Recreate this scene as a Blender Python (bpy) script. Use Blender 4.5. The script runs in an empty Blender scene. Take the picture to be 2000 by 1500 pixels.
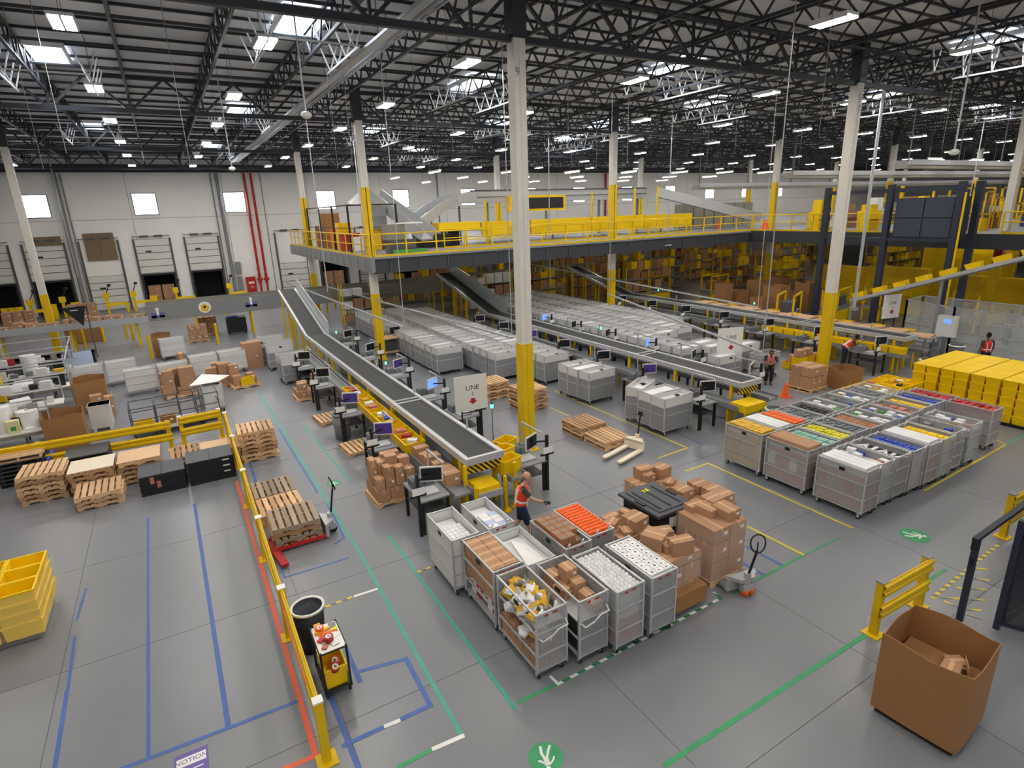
import bpy, math, random
from mathutils import Vector, Matrix
RND = random.Random(7)
S = bpy.context.scene
COL = S.collection
PI = math.pi
# ------------------------------------------------------------------ camera
CAMH = 7.4
FPX = 1127.0
def _cam_axes(yaw, pitch, roll):
    cy, sy, cp, sp = math.cos(yaw), math.sin(yaw), math.cos(pitch), math.sin(pitch)
    f = Vector((sy*cp, cy*cp, -sp)); r = Vector((cy, -sy, 0)); d = f.cross(r)
    c, s = math.cos(roll), math.sin(roll)
    return c*r+s*d, -s*r+c*d, f
RX, RD, RF = _cam_axes(math.radians(29.9), math.radians(16.76), math.radians(2.01))
cam = bpy.data.objects.new('camera', bpy.data.cameras.new('camera'))
COL.objects.link(cam)
cam.matrix_world = Matrix(((RX.x, -RD.x, -RF.x, 0), (RX.y, -RD.y, -RF.y, 0), (RX.z, -RD.z, -RF.z, CAMH), (0, 0, 0, 1)))
cam.data.sensor_width = 36.0
cam.data.lens = 36.0*FPX/2000.0
cam.data.clip_end = 400
S.camera = cam
# ------------------------------------------------------------------ world, exposure
W = bpy.data.worlds.new('world'); S.world = W; W.use_nodes = True
W.node_tree.nodes['Background'].inputs[0].default_value = (0.93, 0.97, 1.0, 1)
W.node_tree.nodes['Background'].inputs[1].default_value = 0.4
S.view_settings.view_transform = 'Standard'
S.view_settings.look = 'None'
S.view_settings.gamma = 1.0
S.view_settings.use_curve_mapping = False
S.view_settings.exposure = 0.55
LAMP_E, SKY_E, WIN_E = 84.0, 11.0, 6.0
S.cycles.max_bounces = 6
S.cycles.diffuse_bounces = 3
S.cycles.glossy_bounces = 3
S.cycles.transparent_max_bounces = 10
S.cycles.use_denoising = True

# ------------------------------------------------------------------ measuring helpers (survey of the hall)
def ray(px, py): return RX*((px-1000)/FPX)+RD*((py-750)/FPX)+RF
def at(px, py, z=0.0):
    d = ray(px, py); t = (z-CAMH)/d.z
    return Vector((d.x*t, d.y*t, z))
def atX(px, py, X):
    d = ray(px, py); t = X/d.x
    return Vector((X, d.y*t, d.z*t+CAMH))
def atY(px, py, Y):
    d = ray(px, py); t = Y/d.y
    return Vector((d.x*t, Y, d.z*t+CAMH))

# ------------------------------------------------------------------ materials
def lin(h):
    h = h.lstrip('#'); o = []
    for i in (0, 2, 4):
        c = int(h[i:i+2], 16)/255
        o.append(c/12.92 if c <= .04045 else ((c+.055)/1.055)**2.4)
    return (*o, 1)
MATS = {}
def mat(name, col, rough=.6, metal=0., var=0., noise=0., scale=6., emit=0., alpha=1., bump=0., stretch=None, spec=.4):
    if name in MATS: return MATS[name]
    m = bpy.data.materials.new(name); m.use_nodes = True; nt = m.node_tree
    b = nt.nodes['Principled BSDF']; c = lin(col)
    b.inputs['Base Color'].default_value = c
    b.inputs['Roughness'].default_value = rough; b.inputs['Metallic'].default_value = metal
    b.inputs['Specular IOR Level'].default_value = spec
    if emit:
        b.inputs['Emission Color'].default_value = c; b.inputs['Emission Strength'].default_value = emit
    if alpha < 1: b.inputs['Alpha'].default_value = alpha
    if var or noise:
        hs = nt.nodes.new('ShaderNodeHueSaturation'); hs.inputs['Color'].default_value = c
        val = None
        if var:
            oi = nt.nodes.new('ShaderNodeObjectInfo'); mr = nt.nodes.new('ShaderNodeMapRange')
            mr.inputs['To Min'].default_value = 1-var; mr.inputs['To Max'].default_value = 1+var
            nt.links.new(oi.outputs['Random'], mr.inputs['Value']); val = mr.outputs[0]
        if noise:
            tc = nt.nodes.new('ShaderNodeTexCoord'); nz = nt.nodes.new('ShaderNodeTexNoise')
            nz.inputs['Scale'].default_value = scale; nz.inputs['Detail'].default_value = 5
            vec = tc.outputs['Object']
            if stretch:
                mp = nt.nodes.new('ShaderNodeMapping'); mp.inputs['Scale'].default_value = stretch
                nt.links.new(vec, mp.inputs[0]); vec = mp.outputs[0]
            nt.links.new(vec, nz.inputs['Vector'])
            mr2 = nt.nodes.new('ShaderNodeMapRange'); mr2.inputs['From Min'].default_value = .2; mr2.inputs['From Max'].default_value = .8
            mr2.inputs['To Min'].default_value = 1-noise; mr2.inputs['To Max'].default_value = 1+noise
            nt.links.new(nz.outputs['Fac'], mr2.inputs['Value'])
            if val is None: val = mr2.outputs[0]
            else:
                mu = nt.nodes.new('ShaderNodeMath'); mu.operation = 'MULTIPLY'
                nt.links.new(val, mu.inputs[0]); nt.links.new(mr2.outputs[0], mu.inputs[1]); val = mu.outputs[0]
            if bump:
                bp = nt.nodes.new('ShaderNodeBump'); bp.inputs['Strength'].default_value = bump; bp.inputs['Distance'].default_value = .02
                nt.links.new(nz.outputs['Fac'], bp.inputs['Height']); nt.links.new(bp.outputs[0], b.inputs['Normal'])
        nt.links.new(val, hs.inputs['Value']); nt.links.new(hs.outputs[0], b.inputs['Base Color'])
    MATS[name] = m
    return m
def stripes(name, c1, c2, freq, diag=(1, 1, 0), rough=.6):
    m = mat(name, c1, rough); nt = m.node_tree
    tc = nt.nodes.new('ShaderNodeTexCoord'); dt = nt.nodes.new('ShaderNodeVectorMath'); dt.operation = 'DOT_PRODUCT'
    dt.inputs[1].default_value = [d*freq for d in diag]
    fr = nt.nodes.new('ShaderNodeMath'); fr.operation = 'FRACT'; gt = nt.nodes.new('ShaderNodeMath'); gt.operation = 'GREATER_THAN'; gt.inputs[1].default_value = .5
    mx = nt.nodes.new('ShaderNodeMix'); mx.data_type = 'RGBA'; mx.inputs['A'].default_value = lin(c1); mx.inputs['B'].default_value = lin(c2)
    nt.links.new(tc.outputs['Object'], dt.inputs[0]); nt.links.new(dt.outputs['Value'], fr.inputs[0]); nt.links.new(fr.outputs[0], gt.inputs[0])
    nt.links.new(gt.outputs[0], mx.inputs['Factor']); nt.links.new(mx.outputs['Result'], nt.nodes['Principled BSDF'].inputs['Base Color'])
    return m

mConc = mat('concrete', '#7d8087', .33, noise=.05, scale=.22, spec=.5)
def _floor_detail():
    nt = mConc.node_tree; b = nt.nodes['Principled BSDF']; ge = nt.nodes.new('ShaderNodeNewGeometry')
    for n in list(nt.nodes):
        if n.type == 'TEX_NOISE':
            nt.links.new(ge.outputs['Position'], n.inputs['Vector'])
    n2 = nt.nodes.new('ShaderNodeTexNoise'); n2.inputs['Scale'].default_value = .35; n2.inputs['Detail'].default_value = 4; n2.inputs['Roughness'].default_value = .55
    mr = nt.nodes.new('ShaderNodeMapRange'); mr.inputs['From Min'].default_value = .15; mr.inputs['From Max'].default_value = .85; mr.inputs['To Min'].default_value = .25; mr.inputs['To Max'].default_value = .36
    nt.links.new(ge.outputs['Position'], n2.inputs['Vector']); nt.links.new(n2.outputs['Fac'], mr.inputs['Value']); nt.links.new(mr.outputs[0], b.inputs['Roughness'])
_floor_detail()
mGap = mat('joint', '#6a6a6d', .8)
mWall = mat('wall_paint', '#f3f1ee', .7, noise=.03, scale=.4)
mWallD = mat('wall_joint', '#a9a59c', .8)
mDeck = mat('roof_deck', '#d6dae0', .55, noise=.08, scale=.7)
mSteel = mat('roof_steel', '#34363b', .5)
mSteelD = mat('dark_steel', '#3b3e44', .5)
mNavy = mat('navy_steel', '#2c3140', .5)
mGalv = mat('galvanised', '#b9bcc0', .4, .35, noise=.06)
mGrey = mat('grey_paint', '#85878a', .5)
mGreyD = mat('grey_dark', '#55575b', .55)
mColW = mat('column_white', '#dcd8d0', .6, noise=.04, scale=2)
mYel = mat('safety_yellow', '#e6be00', .45, noise=.05, scale=3)
mYelT = mat('tote_yellow', '#f6cc00', .45, var=.05)
mRed = mat('pipe_red', '#b3231f', .45)
mOrange = mat('orange', '#f0661e', .5, var=.06)
mCard = mat('cardboard', '#b38a6b', .8, var=.10, noise=.04, scale=8)
mCardG = mat('gaylord_board', '#9d7249', .8, noise=.05, scale=4)
mCardL = mat('cardboard_cut', '#cba27a', .8)
mTape = mat('packing_tape', '#d0a67c', .4)
mLabel = mat('paper_white', '#eeeeec', .6)
mWood = mat('pallet_wood', '#d6b088', .8, var=.22, noise=.10, scale=3, stretch=(1, 8, 8))
mWoodG = mat('pallet_wood_grey', '#a3917f', .85, var=.2, noise=.12, scale=3, stretch=(1, 8, 8))
mWoodD = mat('pallet_wood_aged', '#b48f6c', .85, var=.2, noise=.12, scale=3, stretch=(1, 8, 8))
mPly = mat('plywood', '#e0bd97', .7, var=.05, noise=.05, scale=4)
mPlyW = mat('pale_board', '#ece0cb', .7, noise=.03, scale=4)
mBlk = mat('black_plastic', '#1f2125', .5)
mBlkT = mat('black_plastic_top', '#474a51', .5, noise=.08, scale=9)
mRub = mat('rubber', '#26272a', .6)
mBelt = mat('belt', '#2d2f32', .55, noise=.05, scale=20)
mAlu = mat('aluminium', '#c9cbcd', .35, .4)
mPan = mat('cart_panel', '#bcbdbf', .5, alpha=.38)
mPanS = mat('cart_panel_solid', '#8e9094', .5, var=.04)
mPanW = mat('cart_band', '#d9d9d8', .5, var=.03)
mFoil = mat('shrink_wrap', '#f4f6f8', .12, alpha=.13, spec=.8)
mLiner = mat('white_liner', '#e9eaec', .5)
mScrP = mat('screen_purple', '#3a2a63', .3, emit=.35)
mScrB = mat('screen_blue', '#5f86e8', .3, emit=1.0)
mScrK = mat('screen_black', '#1b1d24', .2)
mBez = mat('bezel', '#d6d6d4', .5)
mTube = mat('lamp_tube', '#fff7ea', .5, emit=LAMP_E)
mTubeS = mat('strip_tube', '#fff3dc', .5, emit=6.0)
mTubeU = mat('strip_tube_low', '#fff3d8', .5, emit=22.0)
mSkyl = mat('skylight_pane', '#e8f2ff', .5, emit=SKY_E)
mWin = mat('window_pane', '#f0f7ff', .5, emit=WIN_E)
mGreenL = mat('green_beacon', '#3dffb0', .4, emit=4.0)
mWhite = mat('white_paint', '#e9e9e7', .5)
mBlueT = mat('tape_blue', '#4a68ad', .5, noise=.12, scale=5)
mTeal = mat('tape_teal', '#4fa695', .5, noise=.12, scale=5)
mGrn = mat('tape_green', '#3f9a68', .5, noise=.1, scale=5)
mYelF = mat('tape_yellow', '#d9c243', .5, noise=.1, scale=5)
mOrT = mat('tape_orange', '#e4694c', .5, noise=.06, scale=5)
mVio = mat('mat_violet', '#6d62a8', .6, noise=.1, scale=8)
mSkin = mat('skin', '#c99a80', .6)
mSkinD = mat('skin_dark', '#7a5440', .6)
mVest = mat('vest_orange', '#ee4b1c', .6)
mVestR = mat('vest_red', '#d32a24', .6)
mVestP = mat('vest_pink', '#ee7f86', .6)
mNavyC = mat('navy_cloth', '#1f2a44', .8)
mShirt = mat('charcoal_shirt', '#3f4149', .8)
mHair = mat('hair', '#8a7564', .8)
mHairD = mat('hair_dark', '#1c1815', .8)
mBlue = mat('blue', '#2f50b5', .5, var=.1)
mRedG = mat('goods_red', '#b3252c', .5, var=.15)
mPink = mat('goods_pink', '#c4776d', .6, var=.1)
mWhG = mat('goods_white', '#ecedef', .5, var=.05)
mYelG = mat('goods_yellow', '#dcae2c', .5, var=.1)
mTealG = mat('goods_teal', '#8fc2b4', .5, var=.06)
mGreyG = mat('goods_grey', '#70757c', .5, var=.25)
mBrnG = mat('goods_brown', '#a5704f', .6, var=.1)
mBlkG = mat('goods_black', '#2a2b2e', .5, var=.2)
mGrnG = mat('goods_green', '#4d9a4f', .5, var=.1)
mLime = mat('goods_lime', '#d9d42a', .5, var=.1)
mTan = mat('tan_panel', '#8a877c', .6)
mBrown = mat('vent_brown', '#7d6a50', .7)
mHaz = stripes('hazard_stripe', '#e5bd12', '#1f1f1f', 7.0, (1, 0, 1))
mHazF = stripes('floor_hazard', '#d9c243', '#77787a', 4.5, (1, .5, 0))
mGrnWh = stripes('green_white_tape', '#2f7a50', '#e0e4e0', 3.2, (1, .4, 0))
mRedWh = stripes('red_white_tape', '#d43a2a', '#e8e4da', 5.0, (0, 1, 0))
mGlassP = mat('clear_panel', '#dfe5e6', .1, alpha=.18)
mMesh = mat('mesh_panel', '#30343c', .6, alpha=.55)
mBlueB = mat('light_blue_board', '#b9c9e8', .5)

# ------------------------------------------------------------------ mesh builder
class MB:
    def __init__(s): s.v = []; s.f = []
    def add(s, vs, fs):
        n = len(s.v); s.v += [tuple(v) for v in vs]; s.f += [[n+i for i in f] for f in fs]; return s
    def bx(s, x0, x1, y0, y1, z0, z1):
        return s.add([(x0,y0,z0),(x1,y0,z0),(x1,y1,z0),(x0,y1,z0),(x0,y0,z1),(x1,y0,z1),(x1,y1,z1),(x0,y1,z1)],
                     [(0,3,2,1),(4,5,6,7),(0,1,5,4),(1,2,6,5),(2,3,7,6),(3,0,4,7)])
    def cb(s, c, d, rz=0.0):
        n = len(s.v); s.bx(-d[0]/2, d[0]/2, -d[1]/2, d[1]/2, -d[2]/2, d[2]/2)
        co, si = math.cos(rz), math.sin(rz)
        for i in range(n, len(s.v)):
            x, y, z = s.v[i]; s.v[i] = (c[0]+x*co-y*si, c[1]+x*si+y*co, c[2]+z)
        return s
    def bar(s, a, b, w, h=None, up=(0, 0, 1)):
        a, b = Vector(a), Vector(b); h = h or w; d = (b-a).normalized(); up = Vector(up)
        if abs(d.dot(up)) > .99: up = Vector((0, 1, 0))
        r = d.cross(up).normalized()*(w/2); u = r.cross(d).normalized()*(h/2)
        vs = [p+q for p in (a, b) for q in (-r-u, r-u, r+u, -r+u)]
        return s.add(vs, [(0,1,2,3)[::-1],(4,5,6,7),(0,1,5,4),(1,2,6,5),(2,3,7,6),(3,0,4,7)])
    def cyl(s, a, b, r, n=10, r2=None, caps=True):
        a, b = Vector(a), Vector(b); d = (b-a).normalized(); r2 = r if r2 is None else r2
        u = d.orthogonal().normalized(); w = d.cross(u)
        vs = []
        for p, q in ((a, r), (b, r2)):
            for i in range(n):
                t = 2*PI*i/n; vs.append(p+u*(q*math.cos(t))+w*(q*math.sin(t)))
        fs = [(i, (i+1) % n, n+(i+1) % n, n+i) for i in range(n)]
        if caps: fs += [tuple(range(n))[::-1], tuple(range(n, 2*n))]
        return s.add(vs, fs)
    def tube(s, pts, r, n=6):
        for a, b in zip(pts, pts[1:]): s.cyl(a, b, r, n)
        return s
    def lathe(s, prof, c=(0, 0, 0), n=16):
        vs = []
        for r, z in prof:
            for i in range(n):
                t = 2*PI*i/n; vs.append((c[0]+r*math.cos(t), c[1]+r*math.sin(t), c[2]+z))
        fs = [(k*n+i, k*n+(i+1) % n, (k+1)*n+(i+1) % n, (k+1)*n+i) for k in range(len(prof)-1) for i in range(n)]
        return s.add(vs, fs)
    def prism(s, poly, z0, z1):
        n = len(poly)
        return s.add([(x, y, z0) for x, y in poly]+[(x, y, z1) for x, y in poly],
                     [tuple(range(n))[::-1], tuple(range(n, 2*n))]+[(i, (i+1) % n, n+(i+1) % n, n+i) for i in range(n)])
    def slab(s, pts, th):
        # closed plate from a 3-D polygon, thickened along -normal
        P = [Vector(p) for p in pts]; nrm = (P[1]-P[0]).cross(P[2]-P[0]).normalized()*th; n = len(P)
        return s.add(P+[p-nrm for p in P], [tuple(range(n)), tuple(range(n, 2*n))[::-1]]+[(i, n+i, n+(i+1) % n, (i+1) % n) for i in range(n)])
    def sphere(s, c, r, n=10, m=6, sc=(1, 1, 1)):
        vs = [(c[0], c[1], c[2]+r*sc[2])]
        for j in range(1, m):
            p = PI*j/m
            for i in range(n):
                t = 2*PI*i/n; vs.append((c[0]+r*sc[0]*math.sin(p)*math.cos(t), c[1]+r*sc[1]*math.sin(p)*math.sin(t), c[2]+r*sc[2]*math.cos(p)))
        vs.append((c[0], c[1], c[2]-r*sc[2])); L = len(vs)-1
        fs = [(0, 1+i, 1+(i+1) % n) for i in range(n)]
        for j in range(m-2):
            fs += [(1+j*n+i, 1+(j+1)*n+i, 1+(j+1)*n+(i+1) % n, 1+j*n+(i+1) % n) for i in range(n)]
        b = 1+(m-2)*n
        fs += [(L, b+(i+1) % n, b+i) for i in range(n)]
        return s.add(vs, fs)
    def mesh(s, name, m, smooth=False):
        me = bpy.data.meshes.new(name); me.from_pydata(s.v, [], s.f); me.materials.append(m)
        if smooth: me.polygons.foreach_set('use_smooth', [True]*len(me.polygons))
        me.validate(); me.update()
        return me
def box(x0, x1, y0, y1, z0, z1): return MB().bx(x0, x1, y0, y1, z0, z1)
def put(name, me, parent=None, loc=(0, 0, 0), rz=0., rot=None):
    o = bpy.data.objects.new(name, me); COL.objects.link(o)
    o.location = loc; o.rotation_euler = rot or (0, 0, rz)
    if parent is not None: o.parent = parent
    return o
def obj(name, mb, m, parent=None, loc=(0, 0, 0), rz=0., smooth=False, rot=None):
    return put(name, mb.mesh(name, m, smooth), parent, loc, rz, rot)
def tag(o, label=None, cat=None, group=None, kind=None):
    if label: o['label'] = label
    if cat: o['category'] = cat
    if group: o['group'] = group
    if kind: o['kind'] = kind
    return o
def thing(name, loc, rz, label, cat, group=None):
    o = bpy.data.objects.new(name, None); COL.objects.link(o); o.empty_display_size = .1
    o.location = loc; o.rotation_euler = (0, 0, rz)
    return tag(o, label, cat, group)
class Kind:
    # a thing with its parts and sub-parts, ready to be set down many times
    def __init__(s, name, root=None): s.name = name; s.root = root; s.parts = []
    def part(s, name, mb, m, loc=(0, 0, 0), sub=(), smooth=False, label=None, rz=0.):
        me = mb if isinstance(mb, bpy.types.Mesh) else mb.mesh(name, m, smooth)
        s.parts.append((name, me, loc, [(n, b if isinstance(b, bpy.types.Mesh) else b.mesh(n, mm), l) for n, b, mm, l in sub], label, rz)); return me
    def put(s, loc, rz, label, cat, group=None, tilt=None):
        o = bpy.data.objects.new(s.name, s.root); COL.objects.link(o)
        o.location = loc; o.rotation_euler = (tilt[0] if tilt else 0, tilt[1] if tilt else 0, rz)
        tag(o, label, cat, group)
        for n, me, l, sub, lb, prz in s.parts:
            p = put(n, me, o, l, prz)
            if lb: p['label'] = lb
            for sn, sme, sl in sub: put(sn, sme, p, sl)
        return o
ORD = 'first second third fourth fifth sixth seventh eighth ninth tenth eleventh twelfth thirteenth fourteenth fifteenth sixteenth seventeenth eighteenth nineteenth twentieth twenty-first twenty-second twenty-third twenty-fourth twenty-fifth twenty-sixth twenty-seventh twenty-eighth twenty-ninth thirtieth thirty-first thirty-second thirty-third thirty-fourth'.split()
ORD += [t+'-'+u for t in ('forty', 'fifty') for u in ORD[:9]]
# ================================================================== SETTING
CX = [8.97+15.73*i for i in range(-1, 7)]
CY = [14.76+14.74*j for j in range(-1, 4)]
DECK = 13.15
WY = 62.8
# ---- floor: saw-cut slabs on a base, floor tape as thin strips
floor = tag(obj('floor', box(-40, 150, -25, WY+.3, -.3, -.02), mConc), 'polished grey concrete warehouse floor', 'floor', kind='structure')
SX, SY = 3.9325, 3.685
slab_me = box(0, SX-.011, 0, SY-.011, -.04, 0).mesh('slab', mConc)
obj('joint_filler', box(8.97-5*SX, 8.97+10*SX, CY[1]-4*SY, CY[1]+13*SY, -.035, -.008), mGap, floor)
for i in range(-5, 10):
    for j in range(-4, 13):
        put('slab', slab_me, floor, (8.97+i*SX+.005, CY[1]+j*SY+.005, 0))
TZ = [0.]
def tape(pts, w, m, label, z=.003, world=False):
    P = [Vector((*p, 0)) if world else at(*p) for p in pts]
    b = MB()
    for a, c in zip(P, P[1:]):
        TZ[0] += .00013; z = .003+TZ[0] % .002
        d = (c-a).normalized(); n = Vector((-d.y, d.x, 0))*(w*.39); e = d*(w*.39)
        a2, c2 = a-e*.9, c+e*.9
        b.add([(p.x, p.y, h) for h in (0.0005, z) for p in (a2-n, c2-n, c2+n, a2+n)], [(0,3,2,1),(4,5,6,7),(0,1,5,4),(1,2,6,5),(2,3,7,6),(3,0,4,7)])
    o = obj('tape_line', b, m, floor); o['label'] = label; return o
tape([(462, 940), (617, 1476), (540, 1508)], .11, mOrT, 'orange floor tape along the yellow guard rail')
tape([(380, 985), (446, 1420)], .10, mBlueT, 'blue floor tape in the empty bay, right one')
tape([(289, 1012), (290, 1483)], .07, mBlueT, 'blue floor tape in the middle of the empty bay')
tape([(168, 1150), (150, 1210)], .06, mBlueT, 'worn blue floor tape beside the yellow totes, far piece')
tape([(146, 1245), (133, 1345)], .06, mBlueT, 'worn blue floor tape beside the yellow totes')
tape([(131, 1350), (107, 1500)], .08, mBlueT, 'blue floor tape beside the yellow totes, near piece')
tape([(578, 1371), (290, 1482), (200, 1516)], .09, mBlueT, 'blue floor tape closing the empty bay')
tape([(640, 1345), (702, 1506)], .10, mBlueT, 'blue floor tape under the tool cart')
tape([(675, 1265), (703, 1330)], .10, mBlueT, 'blue floor tape beside the tool cart')
tape([(700, 1312), (793, 1287), (841, 1378), (672, 1456)], .10, mBlueT, 'blue floor tape rectangle right of the tool cart')
tape([(486, 900), (501, 945)], .10, mBlueT, 'short blue floor tape by the pallet stack')
tape([(544, 838), (620, 962)], .07, mBlueT, 'blue floor tape past the pallets')
tape([(640, 985), (672, 1050), (655, 1062)], .07, mBlueT, 'faint blue floor tape by the pallet jack')
tape([(545, 1095), (556, 1128), (680, 1090)], .06, mBlueT, 'faint blue floor tape behind the bin')
tape([(505, 765), (700, 1075), (902, 1437)], .09, mTeal, 'long teal floor tape beside the belt line')
tape([(592, 830), (683, 938)], .07, mTeal, 'far teal floor tape by the desks')
tape([(760, 1046), (1005, 1383)], .09, mTeal, 'teal floor tape beside the front carts')
tape([(848, 1462), (780, 1498)], .09, mGrn, 'green floor tape at the front')
tape([(903, 1438), (848, 1462)], .09, mWhite, 'white floor tape corner')
tape([(735, 1151), (688, 1166)], .08, mWhite, 'white floor tape end')
tape([(688, 1166), (635, 1186)], .08, mHazF, 'yellow and grey striped floor tape behind the bin')
tape([(850, 1104), (818, 1117)], .08, mHazF, 'striped floor tape piece by the white cart')
tape([(778, 1408), (754, 1418)], .09, mWhite, 'white patch on the blue tape')
tape([(1012, 1372), (1088, 1336)], .07, mGrn, 'faint green floor tape under the front carts')
tape([(1076, 1322), (1090, 1336), (1200, 1278), (1408, 1168), (1395, 1158)], .07, mGrnWh, 'green and white striped floor tape in front of the carts')
tape([(1300, 1494), (1697, 1236)], .10, mGrn, 'long green floor tape from the front to the yellow barrier')
tape([(1432, 1158), (1570, 1084)], .08, mGrn, 'green floor tape by the pallet jack')
tape([(1570, 1084), (1640, 1050)], .05, mGrn, 'faint green floor tape')
tape([(1800, 1143), (1846, 1113)], .08, mGrn, 'green floor tape behind the barrier')
tape([(1340, 920), (1383, 905), (1664, 1031)], .08, mYelF, 'yellow floor tape beside the right cart block')
tape([(1448, 1022), (1568, 1083)], .09, mYelF, 'yellow floor tape right of the carton pallets')
tape([(1443, 1060), (1526, 1103)], .09, mBlueT, 'blue floor tape right of the carton pallets')
tape([(1440, 1094), (1490, 1122)], .09, mBlueT, 'blue floor tape near the pallet jack')
tape([(1084, 764), (1343, 875), (1285, 895)], .08, mYelF, 'yellow floor tape around the pallet bay')
tape([(1075, 796), (1110, 812)], .07, mYelF, 'short yellow floor tape by the pallet bay')
tape([(1807, 958), (1965, 868), (1940, 857)], .08, mYelF, 'yellow floor tape along the right side of the cart block')
tape([(1966, 868), (2004, 848)], .08, mTeal, 'pale teal floor tape at the far right')
tape([(1822, 1167), (1952, 1062)], .09, mHazF, 'striped floor tape by the dark cage')
for q in (((1830, 1167), (1920, 1172)), ((1846, 1175), (1870, 1186)), ((1880, 1190), (1915, 1192)), ((1870, 1148), (1925, 1152)), ((1885, 1130), (1930, 1133)), ((1893, 1110), (1933, 1112)), ((1880, 1198), (1914, 1208))):
    tape(q, .07, mHazF, 'hatched striped floor tape in front of the dark cage')
tape([(1250, 812), (1370, 868)], .04, mBlueT, 'thin blue floor tape near the carts')
def walker(px, py, r, name, scale, rz):
    c = at(px, py)
    o = tag(obj(name, MB().cyl((0, 0, .0005), (0, 0, .004), r, 36), mGrn, None, c), 'green floor disc with a white walking figure, '+scale, 'floor sign')
    f = MB(); z0, z1 = .004, .006
    f.cyl((0, .66*r, z0), (0, .66*r, z1), .13*r, 12)
    for poly in ([(-.17,.48),(.17,.5),(.15,.02),(-.13,.02)], [(-.17,.48),(-.13,.4),(-.36,.16),(-.44,.0),(-.52,.04),(-.42,.26)], [(.12,.5),(.17,.4),(.34,.24),(.5,.16),(.46,.08),(.28,.12),(.1,.34)],
                 [(-.13,.04),(.02,.04),(-.16,-.4),(-.36,-.74),(-.48,-.68),(-.3,-.36)], [(-.02,.06),(.15,.04),(.26,-.3),(.22,-.76),(.06,-.76),(.1,-.3)]):
        f.prism([(x*r, y*r) for x, y in poly], z0, z1)
    obj('walking_figure', f, mWhite, o); o.rotation_euler.z = rz
walker(1066, 1480, .25, 'pedestrian_disc', 'at the front edge of the floor', 2.8)
walker(1787, 1046, .30, 'pedestrian_disc', 'near the right cart block', -2.3)
walker(652, 944, .2, 'pedestrian_disc', 'beside the pallet jack on the left', 0.6)
# printed floor mat near the front edge
fm = tag(thing('floor_notice', at(374, 1490), -.02, 'violet and white printed notice stuck to the floor', 'floor sign'), None)
obj('backing', box(-.22, .22, -.22, .22, .0005, .003), mVio, fm)
obj('white_band', box(-.19, .19, -.02, .14, .003, .0045), mLabel, fm)
def text(s, size, m, parent, loc, rot, ext=.001, name='lettering'):
    cu = bpy.data.curves.new('lettering', 'FONT'); cu.body = s; cu.size = size; cu.align_x = 'CENTER'; cu.align_y = 'CENTER'; cu.extrude = ext
    tmp = bpy.data.objects.new('tmp', cu); COL.objects.link(tmp); dg = bpy.context.evaluated_depsgraph_get()
    me = bpy.data.meshes.new_from_object(tmp.evaluated_get(dg)); bpy.data.objects.remove(tmp); me.materials.clear(); me.materials.append(m)
    return put(name, me, parent, loc, 0, rot)
text('NOTION', .105, mVio, fm, (0, .06, .0055), (0, 0, 0))
obj('print_lines', MB().bx(-.15, -.02, -.1, -.085, .003, .0045).bx(-.15, -.05, -.14, -.125, .003, .0045).bx(.02, .15, -.12, -.1, .003, .0045), mLabel, fm)

# ---- dock wall with openings
DOORS = [(-12.5, 1, 'far left'), (-8.75, 1, ''), (-4.9, 0, ''), (-.9, 1, ''), (3.1, 1, ''), (11.0, 0, ''), (15.0, 1, ''), (19.0, 0, ''), (23.0, 1, '')]
wall = tag(obj('wall_back', box(-40, 150, WY+.02, WY+.3, 7.78, 13.6), mWallD), 'white tilt-up concrete dock wall', 'wall', kind='structure')
xs = [-40.]
for c, o_, _ in DOORS: xs += [c-1.35, c+1.35] if o_ else []
xs += [150.]
for a, b in zip(xs[::2], xs[1::2]): obj('wall_core', box(a, b, WY+.02, WY+.3, -.1, 2.95), mWallD, wall)
obj('wall_core', box(-40, 150, WY+.02, WY+.3, 2.95, 7.78), mWallD, wall)
px_ = [-40+7.6*i for i in range(26)]
for a, b in zip(px_, px_[1:]):
    obj('wall_panel', box(a+.02, b-.02, WY, WY+.03, 7.8, 13.5), mWall, wall)
    cuts = [(c-1.35, c+1.35) for c, o_, _ in DOORS if o_ and c+1.35 > a and c-1.35 < b]
    m = MB().bx(a+.02, b-.02, WY, WY+.03, 2.95, 7.76); x = a+.02
    for u, v in cuts:
        if u > x: m.bx(x, u, WY, WY+.03, 0, 2.95)
        x = max(x, v)
    if x < b-.02: m.bx(x, b-.02, WY, WY+.03, 0, 2.95)
    obj('wall_panel', m, mWall, wall)
tag(obj('wall_left', box(-40, -39.7, -25, WY, 0, 13.6), mWall), 'white side wall of the hall', 'wall', kind='structure')
tag(obj('wall_right', box(140, 140.3, -25, WY, 0, 13.6), mWall), 'white side wall far to the right', 'wall', kind='structure')
# windows high in the dock wall
WX = [-8.6, -.82, 6.48, 15.0, 23.0, 31.1, 39.5, 47.0, 55.0, 63.0, 71.0, 79.0, 87.0]
for i, x in enumerate(WX):
    w = tag(thing('window_%d' % (i+1), (x, WY, 9.0), 0, 'bright square window high in the dock wall, %s from the left' % ORD[i], 'window'), kind='structure')
    f = MB().bx(-.95, .95, -.06, .02, .86, .94).bx(-.95, .95, -.06, .02, -.94, -.86).bx(-.95, -.87, -.06, .02, -.86, .86).bx(.87, .95, -.06, .02, -.86, .86)
    obj('window_frame', f, mGrey, w); obj('pane', box(-.87, .87, -.035, -.015, -.86, .86), mWin, w)
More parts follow.
